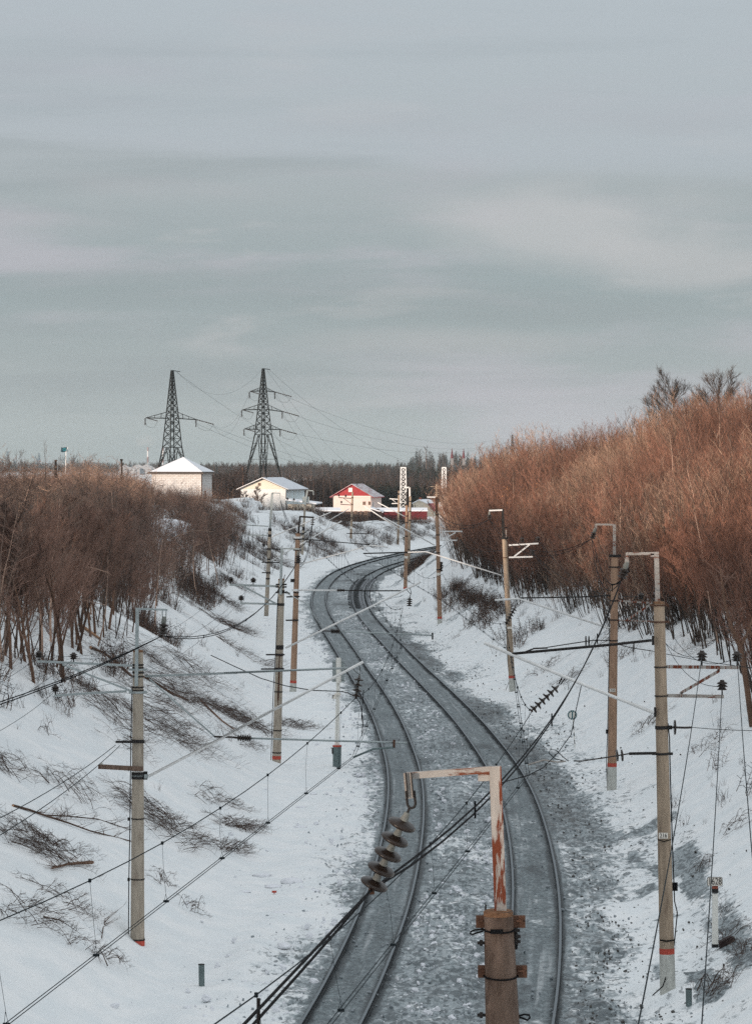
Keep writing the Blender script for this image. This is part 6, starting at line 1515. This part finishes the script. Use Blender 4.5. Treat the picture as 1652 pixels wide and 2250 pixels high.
# pale crossing branches in front of the left thicket
for pts, lab in ((((0, 1176), (25, 1168), (45, 1160), (52, 1152)), 'pale broken branch reaching in from the left edge of the left thicket'),
                 (((40, 1360), (60, 1345), (100, 1325), (150, 1312), (190, 1320), (235, 1330)), 'long pale arching branch in front of the dark stems on the left'),
                 (((0, 1288), (35, 1292), (80, 1296), (110, 1290)), 'pale horizontal branch low at the left edge of the thicket'),
                 (((375, 1185), (405, 1172), (425, 1165), (470, 1168)), 'pale bent branch across the right part of the left thicket'),
                 (((140, 1245), (170, 1243), (205, 1248), (240, 1258)), 'thin pale branch lying across the middle of the left thicket')):
    D_b = 150 if pts[0][0] < 300 else 255; q = [W('D', x, y, D_b) for x, y in pts]; mb = MB(); mb.poly(q, [.05*(1-.7*i/(len(q)-1)) for i in range(len(q))], 6)
    for _ in range(10): i = rng.randrange(len(q)-1); s0 = q[i].lerp(q[i+1], rng.random()); mb.spike(s0, s0+Vector((rv(-.2, .5), rv(-.3, .3), rv(-.3, .5))), .014)
    tag(mb.build('branch', M['birch'], loc=q[0]), lab, 'branch')
# garden tree before the long cream house
q = W('R1', 1190, 1195, 566); place('garden_tree', PG[0], Vector((q.x, 566, q.z-.3)), 1.15, .5, 'gnarled bare garden tree in front of the long cream house', tilt=(0, 0))
q = W('R1', 1090, 1195, 568); place('garden_tree', PG[0], Vector((q.x, 568, q.z-.3)), .95, 2.5, 'sparse bare garden tree at the left corner of the long cream house')

# ---- brushwood lying on the snow
def brush_pile(label, cxy, n, ln, ang, spread=.5, area=1.2, r=.022, m='brushwood', cat='brushwood', name='brush_pile', group='piles of cut brushwood', up=.25, log=0, tw=7):
    q = ground_px(*cxy)
    if q is None: return
    mb = MB(); y_far = q.y
    for i in range(n):
        a = ang+rv(-spread, spread)*1.5+(3.14 if rng.random() < .25 else 0); c = q+Vector((rv(-area, area), rv(-area, area)*2.2, 0)); l = ln*rv(.5, 1.15); d = Vector((math.cos(a), math.sin(a), 0)); pts = []; k = 5; bend = rv(-1.3, 1.3); hgt = rv(.02, up)
        for j in range(k+1):
            f = j/k; dd = Vector((math.cos(a+bend*f), math.sin(a+bend*f), 0)); p = c+dd*l*f; z = gz(p.x, p.y)+.02+hgt*math.sin(math.pi*min(1, f*.9))+rv(0, .05); pts.append(Vector((p.x, p.y, z)))
        rr = r*rv(.3, 1.0)*(1.6 if rng.random() < .07 else .8); mb.poly(pts, [rr*(1-.85*j/k) for j in range(k+1)], 4, cap=True)
        for _ in range(tw):
            f = rv(.25, .98)*k; i2 = min(k-1, int(f)); s0 = pts[i2].lerp(pts[i2+1], f-i2); v = (d+Vector((rv(-1, 1), rv(-1, 1), rv(-.1, .85)))*.9).normalized(); e = s0+v*l*rv(.12, .32); e.z = max(e.z, gz(e.x, e.y)+.01); mb.spike(s0, e, max(.005, rr*.35))
            for _3 in range(2): s3 = s0.lerp(e, rv(.3, .9)); e3 = s3+(v+Vector((rv(-1, 1), rv(-1, 1), rv(-.2, .6)))*.7).normalized()*l*rv(.05, .14); mb.spike(s3, e3, .004)
    o_ = mb.build(name, M[m], loc=q); tag(o_, label, cat, group)
    return o_
BP = [  # picture position (1652 frame), count, length, angle, label
 ((330, 1460), 46, 3.2, -.5, 'dense heap of cut brushwood behind the top of the nearest left mast', .5, 1.8),
 ((300, 1500), 30, 3.0, -.4, 'brushwood heap just left of the upper shaft of the nearest left mast', .6, 1.4),
 ((260, 1570), 40, 2.6, 3.0, 'brushwood fan lying left of the nearest left mast under its crossarm', .5, 1.2),
 ((350, 1590), 55, 2.8, -.2, 'large dark brushwood fan right of the nearest left mast below its cantilever', .6, 1.5),
 ((420, 1540), 40, 2.8, -.5, 'long brushwood windrow running down from the thicket toward the stay tube', .4, 1.6),
 ((480, 1560), 26, 2.4, -.6, 'brushwood tangle with reddish twigs below the crossing stay tube', .6, 1.2),
 ((430, 1480), 30, 2.6, -.3, 'brushwood strewn on snow above the crossing stay tube', .5, 1.4),
 ((490, 1370), 36, 3.4, -.3, 'dark flattened brushwood pile on the snow below the left thicket', .3, 1.3),
 ((520, 1430), 26, 3.0, -.2, 'thin scattered brushwood left of the grey rust streaked mast', .6, 2.2),
 ((480, 1310), 34, 3.4, -.9, 'steep dark heap of logs and brush at the right foot of the left thicket', .35, 1.2),
 ((500, 1275), 26, 3.0, -.9, 'brown log heap tumbling down under the left thicket', .35, 1.0),
 ((560, 1600), 46, 1.9, 3.1, 'dark bush of twigs left of the foot of the grey rust streaked mast', .5, 1.0),
 ((640, 1600), 30, 1.6, .3, 'fine upright twigs right of the foot of the grey rust streaked mast', .7, .7),
 ((540, 1640), 16, 1.3, -.3, 'small dark clump of twigs under the registration insulator', .6, .5),
 ((350, 1800), 40, 2.0, 2.9, 'long brush heap on the snow behind the lower shaft of the nearest left mast', .4, .9),
 ((380, 1840), 26, 1.7, .2, 'thin branches right of the lower shaft of the nearest left mast', .5, .8),
 ((130, 1880), 34, 1.5, 2.9, 'branch heap with a bright cut end on the lower left snow', .5, .6),
 ((60, 1850), 30, 1.6, 2.6, 'tangle of bare twigs at the left edge above the cut branch heap', .9, .8),
 ((30, 1700), 22, 1.8, 2.9, 'curved bare branches at the left edge below the upper wires', .5, .9),
 ((160, 1740), 24, 1.4, 2.9, 'faint spray of twigs on the snow left of the nearest left mast', .7, .9),
 ((60, 2010), 24, 1.3, -.2, 'curved brush on the snow at the lower left edge', .6, .6),
 ((130, 1980), 16, 1.1, .1, 'thin flattened twigs lying on the lower left snow', .5, .6),
 ((520, 1820), 34, 1.3, .2, 'dark twig fan on the snow between the nearest left mast and the left track', .35, .6),
 ((500, 1870), 22, 1.1, .3, 'second dark twig fan a little below the first, left of the track', .4, .4),
 ((470, 1760), 18, 1.3, 0, 'sparse twigs on the snow right of the nearest left mast', .5, .8),
 ((230, 2110), 8, .9, -.6, 'few curved twigs low on the snow mound at the lower left', .6, .4),
 ((170, 2080), 5, 1.3, .1, 'bent arching twig on the bottom left snow', .8, .2),
 ((420, 2000), 10, .5, -.3, 'little row of dry weeds right of the foot of the nearest left mast', .8, .35),
 ((360, 1945), 10, .6, 1.5, 'small upright dry weed right of the lower left mast', .8, .12),
 ((265, 1625), 10, 1.6, .1, 'lone twig spray left of the wooden arm of the nearest left mast', .6, .5),
 ((100, 1610), 5, .5, 0, 'tiny dark twig tuft on the open left snow', .8, .2),
 ((610, 1235), 40, 3.2, .6, 'dark bushy brush at the foot of the far left bank', .8, 1.8),
 ((640, 1170), 30, 3, .6, 'brush patch on the far snow bank below the long cream house', .8, 1.8),
 ((700, 1180), 34, 3, .2, 'brush patch on the far snow bank right of the orange brown mast top', .8, 2),
 ((760, 1150), 34, 3, .2, 'brush on the far snow bank just below the dark board fence', .8, 2.5),
 ((800, 1190), 26, 3, .4, 'dark tangle on the far snow bank right of the distant tan mast', .8, 1.5),
 ((850, 1160), 30, 3, .4, 'brush on the far snow bank below the dark red fence', .8, 2),
 ((905, 1170), 22, 3, .4, 'brush by the black diamond sign on the far bank', .8, 1),
 ((720, 1215), 26, 2.4, .2, 'low dark brush above the outer edge of the far bend', .8, 1.3),
 ((950, 1180), 24, 3, .8, 'brush where the far bank meets the right hillside', .8, 1.2),
 ((1010, 1290), 18, 1.5, .5, 'sparse twigs on the snow right of the slim rust streaked mast', .8, .9),
 ((1240, 1500), 16, 1.4, .8, 'dark twigs on the right snow behind the slanting insulator chain', .6, .6),
 ((1200, 1470), 14, 1.2, .5, 'brown weeds on the right snow above the slanting insulator chain', .8, .7),
 ((1030, 1380), 16, 1.2, .2, 'thin weeds beside the right track near the pale tan mast', .8, .8),
 ((1340, 1400), 14, 1.6, .4, 'faint weeds on the right snow slope left of mast 218', .8, 1.2),
 ((1420, 1600), 14, 1.4, 1.2, 'sparse bare twigs standing in the snow between masts 218 and 216', .6, .5),
 ((1585, 1400), 12, 2.2, 2.6, 'bare branches reaching across the snow beneath the right saplings', .4, .8),
 ((1560, 1640), 10, 1.0, 2.2, 'small dry branches on the snow right of mast 216 below its crossarms', .6, .7),
 ((1600, 1830), 8, .8, .2, 'little dead branches on the right snow above the kilometre sign', .7, .5),
 ((1540, 1910), 9, .6, .8, 'dry weed left of the kilometre sign', .8, .3),
 ((1600, 2060), 9, .7, .3, 'dark dead leaves and twigs right of the kilometre sign foot', .6, .3),
 ((1570, 2180), 24, .7, .5, 'grass tussock half buried in snow at the bottom right', .8, .5),
 ((1640, 2090), 12, .8, 1.5, 'dry grass at the right edge above the bottom corner', .6, .3),
]
for cxy, n_, ln, ang, lab, sprd, ar in BP:
    ar = max(ar, .25)
    k_ = lin([(0, 1), (200, 1), (600, 1.0)], 0)
    brush_pile(lab, cxy, int(n_*1.8), ln*.85, ang, sprd, ar, tw=9, r=.015 if cxy[1] > 1400 else .022, up=.45 if 'upright' in lab or 'weed' in lab or 'bush' in lab else .42)
def logp(label, pts, r0, r1, m='brushwood', tw=14, cut=True, ln=.5):
    q = []
    for x, y in pts:
        p = ground_px(x, y); p.z += r0*1.2; q.append(p)
    mb = MB(); mb.poly(q, [r0+(r1-r0)*i/(len(q)-1) for i in range(len(q))], 8)
    for _ in range(tw):
        f = rv(.2, 1)*(len(q)-1); i = min(len(q)-2, int(f)); s0 = q[i].lerp(q[i+1], f-i); d = (q[i+1]-q[i]).normalized(); e = s0+(d+Vector((rv(-.8, .8), rv(-1, 1), rv(0, .7)))).normalized()*rv(.3, 1)*ln*2; mb.spike(s0, e, .012)
        for _2 in range(3): s3 = s0.lerp(e, rv(.3, .9)); mb.spike(s3, s3+Vector((rv(-.3, .3), rv(-.3, .3), rv(-.05, .3)))*ln*1.5, .005)
    mb2 = MB(); t = thing('fallen_branch', label, 'branch', q[0]); mb.build('wood', M[m], t)
    if cut: d = (q[0]-q[1]).normalized(); mb2.poly([q[0], q[0]+d*.03], r0*.9, 8); mb2.build('cut_end', M['cutwood'], t)
logp('long dark fallen branch lying on the left snow toward the nearest left mast', [(30, 1774), (65, 1785), (100, 1797), (150, 1812), (200, 1830), (290, 1853)], .045, .02, 'trunk', 26, ln=.7)
logp('side fork of the long fallen branch, running above it to the nearest left mast', [(95, 1794), (150, 1798), (215, 1806), (288, 1826)], .03, .012, 'brushwood', 24, ln=.7)
logp('pale broken log half out of the snow at the foot of the left thicket', [(175, 1377), (195, 1392), (222, 1410)], .09, .06, 'cutwood', 2, ln=.5)
logp('brown felled log lying on the slope above the crossarm of the nearest left mast', [(200, 1428), (230, 1440), (262, 1465), (290, 1490)], .07, .05, 'trunk', 6, ln=.6)
logp('long felled trunk running right from the nearest left mast', [(318, 1492), (350, 1510), (380, 1530), (415, 1545)], .07, .04, 'trunk', 8, ln=.6)
logp('reddish felled pole across the brushwood under the stay tube', [(440, 1540), (460, 1560), (490, 1590), (520, 1610)], .05, .03, 'trunk', 8, ln=.6)
logp('cut branch bundle with a bright sawn end on the lower left snow', [(203, 1904), (180, 1903), (150, 1907), (115, 1914)], .06, .03, 'trunk', 22, ln=.45)
logp('dark branch on the snow right of the distant masts', [(1010, 1312), (1022, 1302), (1045, 1290)], .06, .03, 'brushwood', 5, ln=.6)
logp('bent young stem standing left of the foot of the nearest left mast', [(224, 2064), (228, 2040), (232, 2016)], .015, .012, 'trunk', 14, ln=.5, cut=False)

# far bank bushes standing up
for x, y, s_, lab in ((505, 1210, .62, 'dark rounded bush at the right end of the left thicket'), (530, 1230, .55, 'dark bush above the snow shoulder at the end of the left thicket'), (555, 1215, .4, 'small dark bush beside the slim grey mast'),
                      (915, 1185, .4, 'dark bush behind the black diamond sign'), (940, 1170, .45, 'brown bush right of the distant tan rust streaked mast top'), (1000, 1245, .35, 'sparse bush at the inner foot of the right hillside'), (455, 1200, .6, 'ruddy bush standing out of the left thicket over the snow shoulder')):
    q = ground_px(x, y, y0=200)
    if q is None: continue
    mb = MB(); shrub(mb, (0, 0, -.1), 5, 12, 3.5, (0, 0, 0), ntw=20, sub=3, tw=.014); t = thing('bush', lab, 'bush', q); t.scale = (s_,)*3; o_ = mb.build('branches', [M['trunk'], M['dark_twig']]); o_.parent = t

# scrub on the far snow bank and the edges of the slopes: too fine to count
sv = []
for k in range(6):
    mb = MB(); shrub(mb, (0, 0, -.1), 1.6, 7, 2.0, (0, 0, 0), r0=.02, ntw=9, sub=2, tw=.009, lo=.1, wild=2.2); sv.append(mb)
n = 5200; Y = 400+250*nr.rand(n); X = LL(Y)-5.5-nr.rand(n)*26
q_ = ground(X, Y); kp = (fbm(X, Y*.6, 5, 3, 303) > .06) & (X > -32) & (X < 40) & (q_ > .3)
n2 = 1500; Y2 = 120+280*nr.rand(n2); X2 = LL(Y2)-lin([(60, 13), (134, 12.6), (250, 9.8), (365, 7.8), (420, 8)], Y2)-nr.rand(n2)*3
kp2 = fbm(X2, Y2*.5, 6, 2, 313) > .05
n3 = 1700; Y3 = 110+420*nr.rand(n3); X3 = RR(Y3)+lin([(100, 9.5), (168, 8.8), (300, 7.6), (400, 6.5), (500, 4)], Y3)-nr.rand(n3)**2*2.5
kp3 = fbm(X3, Y3*.5, 6, 2, 323) > .1
X = np.concatenate([X[kp], X2[kp2], X3[kp3]]); Y = np.concatenate([Y[kp], Y2[kp2], Y3[kp3]])
gn_scatter('bank_scrub', sv, np.stack([X, Y, ground(X, Y)], 1), np.stack([nr.uniform(-.4, .4, len(X)), nr.uniform(-.4, .4, len(X)), nr.uniform(0, 6.28, len(X))], 1), .35+.8*nr.rand(len(X)), nr.randint(0, 6, len(X)), [M['trunk'], M['dark_twig']], 'low dark scrub patched over the far snow bank and slope edges', 'scrub')

# ---- distant woods
var = []
def lowtree(h, ntw, m=0):
    mb = MB(); mb.poly([Vector((0, 0, 0)), Vector((rv(-.3, .3), 0, h*.5)), Vector((rv(-.5, .5), 0, h))], [.16, .1, .03], 4, cap=False, mi=0)
    for _ in range(ntw):
        f = rv(.15, 1); a = rv(0, 6.28); q = Vector((0, 0, h*f)); l = h*rv(.12, .30)*(1.15-f*.7); d = Vector((math.cos(a)*.7, math.sin(a)*.7, rv(.3, 1.1))).normalized(); e = q+d*l; mb.spike(q, e, .05, mi=1)
        for _2 in range(5): s0 = q.lerp(e, rv(.3, 1)); mb.spike(s0, s0+(d+Vector((rv(-1, 1), rv(-1, 1), rv(-.3, 1)))*.8).normalized()*l*.5, .035, mi=1)
    return mb
def conifer(h):
    mb = MB(); mb.poly([Vector((0, 0, 0)), Vector((0, 0, h))], [.18, .03], 4, cap=False, mi=0); n = 16
    for i in range(n):
        z = h*(.25+.75*i/n); r = h*.17*(1-(i/n))**.7+.15
        for j in range(9):
            a = rv(0, 6.28); e = Vector((math.cos(a)*r*rv(.6, 1.2), math.sin(a)*r*rv(.6, 1.2), z-r*rv(.0, .4))); c0_ = Vector((0, 0, z+.25)); sd = Vector((-math.sin(a), math.cos(a), 0))*r*.28
            mb.add([c0_, e+sd, e+Vector((0, 0, -.12)), e-sd], [(0, 1, 2), (0, 2, 3)], 2)
    return mb
var = [lowtree(11, 46) for _ in range(5)]+[conifer(12) for _ in range(3)]
def forest(name, label, n, y0, y1, x0f, x1f, s0, s1, pc, zoff=0, seedn=1):
    Y = y0+(y1-y0)*nr.rand(n); X = Y*(x0f+(x1f-x0f)*nr.rand(n)); Z = ground(X, Y)-.3
    conif = vn(X/60, Y/90, seedn)+.5 < pc; pk = np.where(conif & (nr.rand(n) < .8), 5+nr.randint(0, 3, n), nr.randint(0, 5, n))
    sc2 = s0+(s1-s0)*nr.rand(n); sc2 = sc2*(1+.7*vn(X/22, Y/60, seedn+3)+.4*vn(X/7, Y/20, seedn+5))
    return X, Y, Z, pk, sc2
def addforest(name, label, sets):
    X, Y, Z, pk, s2 = [np.concatenate(a) for a in zip(*sets)]
    gn_scatter(name, var, np.stack([X, Y, Z], 1), np.stack([0*X, 0*X, nr.uniform(0, 6.28, len(X))], 1), s2, pk, [M['trunk'], M['dark_twig'], M['conif']], label, 'woods')
fx = lambda x: (x-CX)/F
addforest('distant_woods', 'dark belt of bare woods behind the houses and lattice towers',
    [forest('', '', 1900, 780, 1150, fx(455), fx(1010), .32, .56, .30), forest('', '', 1500, 1150, 1700, fx(700), fx(1060), .44, .74, .35, seedn=4), forest('', '', 700, 1150, 1500, fx(470), fx(720), .34, .58, .35, seedn=5), forest('', '', 900, 1300, 1750, fx(880), fx(1300), .55, .85, .8, seedn=6),
     forest('', '', 400, 760, 900, fx(560), fx(760), .5, .7, .1, seedn=8), forest('', '', 350, 700, 800, fx(450), fx(540), .5, .75, .1, seedn=8)])
addforest('hazy_woods', 'blue hazy woods along the far horizon', [forest('', '', 3000, 2100, 3400, fx(440), fx(900), .6, 1.0, .4, seedn=9), forest('', '', 1500, 4200, 6000, fx(-100), fx(420), .9, 1.4, .4, seedn=11), forest('', '', 700, 2600, 3600, fx(900), fx(1750), 1.3, 1.9, .6, seedn=12)])

# ---- snow clods and ballast lumps
def clod():
    mb = MB(); bm = bmesh.new(); bmesh.ops.create_icosphere(bm, subdivisions=2, radius=1); sx, sy, sz = rv(.7, 1.3), rv(.7, 1.3), rv(.5, .9); sd_ = rng.randrange(999)
    for v in bm.verts:
        k = 1+.7*float(vn(v.co.x*1.7+9*v.co.z, v.co.y*1.7, sd_)); v.co = Vector((v.co.x*sx*k, v.co.y*sy*k, v.co.z*sz*k))
    mb.v = [tuple(v.co) for v in bm.verts]; mb.f = [tuple(v.index for v in f.verts) for f in bm.faces]; mb.m = [0]*len(mb.f); bm.free(); return mb
cv = [clod() for _ in range(5)]
M['clod'] = mat('snow clod', (.76, .77, .80), .8, noise=.06, nscale=3); M['clodd'] = mat('grey ice clod', (.30, .33, .35), .7, noise=.25, nscale=2); M['stone'] = mat('ballast stone', (.10, .095, .09), .9, noise=.4, nscale=2)
def clods(name, label, n, fn, s0, s1, m, cat):
    Y = 64+(300-64)*nr.rand(n)**1.9; X = fn(Y); Z = ground(X, Y)+.03; gn_scatter(name, cv, np.stack([X, Y, Z], 1), nr.uniform(0, 6.28, (n, 3)), s0+(s1-s0)*nr.rand(n)**3, nr.randint(0, 5, n), [M[m]], label, cat)
clods('snow_clods', 'loose snow clods thrown up beside and between the tracks', 2300, lambda y: np.where(nr.rand(len(y)) < .45, LL(y)-nr.exponential(1.3, len(y))-.3, LL(y)+1.9+nr.rand(len(y))*2.4), .02, .13, 'clod', 'snow')
clods('ice_clods', 'grey ice lumps and slush between and beside the rails', 4500, lambda y: np.where(nr.rand(len(y)) < .4, LL(y)+1.8+nr.rand(len(y))*2.8, LL(y)-3+nr.rand(len(y))*13), .02, .065, 'clodd', 'ice')
clods('ballast_stones', 'dark ballast stones along the right-hand track', 2600, lambda y: RR(y)+.2+nr.gamma(2., .9, len(y)), .015, .055, 'stone', 'stones')
# larger clods lying alone on the left snow
k = 0
for x, y, s_ in ((640, 1940, .3), (600, 1950, .22), (655, 1820, .2), (700, 1905, .16), (575, 1925, .2), (760, 1560, .25), (690, 1745, .12), (660, 1775, .15), (720, 1800, .14), (615, 2010, .22), (690, 1960, .14), (540, 1960, .14), (1580, 2060, .13), (625, 2080, .18), (560, 2120, .12)):
    q = ground_px(x, y)
    mb = cv[k % 5]; m2 = MB(); m2.add([q+Vector((v[0]*s_*1.4, v[1]*s_*1.6, v[2]*s_*.55)) for v in mb.v], mb.f); k += 1
    tag(m2.build('snow_lump', M['clod'], smooth=True, loc=q), 'rounded lump of snow lying on the snow beside the tracks', 'snow lump', 'single snow lumps beside the tracks')
# dry weeds poking through the snow: a thin stuff layer
wv = []
for _ in range(6):
    mb = MB()
    for i in range(7):
        a = rv(0, 6.28); b0 = Vector((rv(-.15, .15), rv(-.15, .15), -.03)); e = b0+Vector((math.cos(a)*rv(.05, .3), math.sin(a)*rv(.05, .3), rv(.2, .6))); mb.spike(b0, e, .006)
        for _2 in range(2): s0 = b0.lerp(e, rv(.3, .9)); mb.spike(s0, s0+Vector((rv(-.12, .12), rv(-.12, .12), rv(0, .15))), .004)
    wv.append(mb)
n = 1500; Y = 75+(560-75)*nr.rand(n)**1.1; side = nr.rand(n) < .5; X = np.where(side, LL(Y)-5.5-nr.rand(n)*11, RR(Y)+4.5+nr.rand(n)*8); kp = vn(X/4, Y/8, 200) > .08; X, Y = X[kp], Y[kp]
gn_scatter('dry_weeds', wv, np.stack([X, Y, ground(X, Y)], 1), np.stack([0*X, 0*X, nr.uniform(0, 6.28, len(X))], 1), .5+1.2*nr.rand(len(X)), nr.randint(0, 6, len(X)), [M['brushwood']], 'sparse dry weeds poking through the snow of both slopes', 'weeds')
# snow humps caught in the left thicket
for x, y, s_ in ((215, 1140, 1.1), (125, 1150, 1.0), (365, 1165, 1.3), (355, 1200, .9), (400, 1170, .9), (310, 1120, .5), (100, 1175, .8)):
    q = ground_px(x, y+10, y0=100)
    if q is None: continue
    mb = cv[k % 5]; m2 = MB(); m2.add([q+Vector((v[0]*s_*1.6, v[1]*s_*1.6, v[2]*s_*1.1+s_*.5)) for v in mb.v], mb.f); k += 1
    tag(m2.build('snow_hump', M['clod'], smooth=True, loc=q), 'snow covered hump showing through the bare left thicket', 'snow hump', 'snowy humps in the left thicket')

# ================================================================ haze
HAZE = 0.00005
if HAZE:
    mb = MB(); mb.box((0, 3500, 90), (9000, 12000, 190)); hz = mb.build('haze', None, None) if False else None
    me = bpy.data.meshes.new('haze'); bm = bmesh.new(); bmesh.ops.create_cube(bm, size=1); 
    for v in bm.verts: v.co = Vector((v.co.x*9000, 4700+v.co.y*10000, 62+v.co.z*160))
    bm.to_mesh(me); bm.free(); hz = bpy.data.objects.new('haze', me); col.objects.link(hz); tag(hz, 'thin cold winter haze filling the air over the valley', 'haze', None, 'stuff')
    m = bpy.data.materials.new('haze'); m.use_nodes = True; nt = m.node_tree; nt.nodes.clear(); o_ = nt.nodes.new('ShaderNodeOutputMaterial'); v = nt.nodes.new('ShaderNodeVolumePrincipled')
    v.inputs['Color'].default_value = (.78, .90, .96, 1); v.inputs['Density'].default_value = HAZE; v.inputs['Anisotropy'].default_value = .0
    nt.links.new(v.outputs[0], o_.inputs['Volume']); me.materials.append(m)
for me_ in list(bpy.data.meshes):
    if me_.users == 0: bpy.data.meshes.remove(me_)
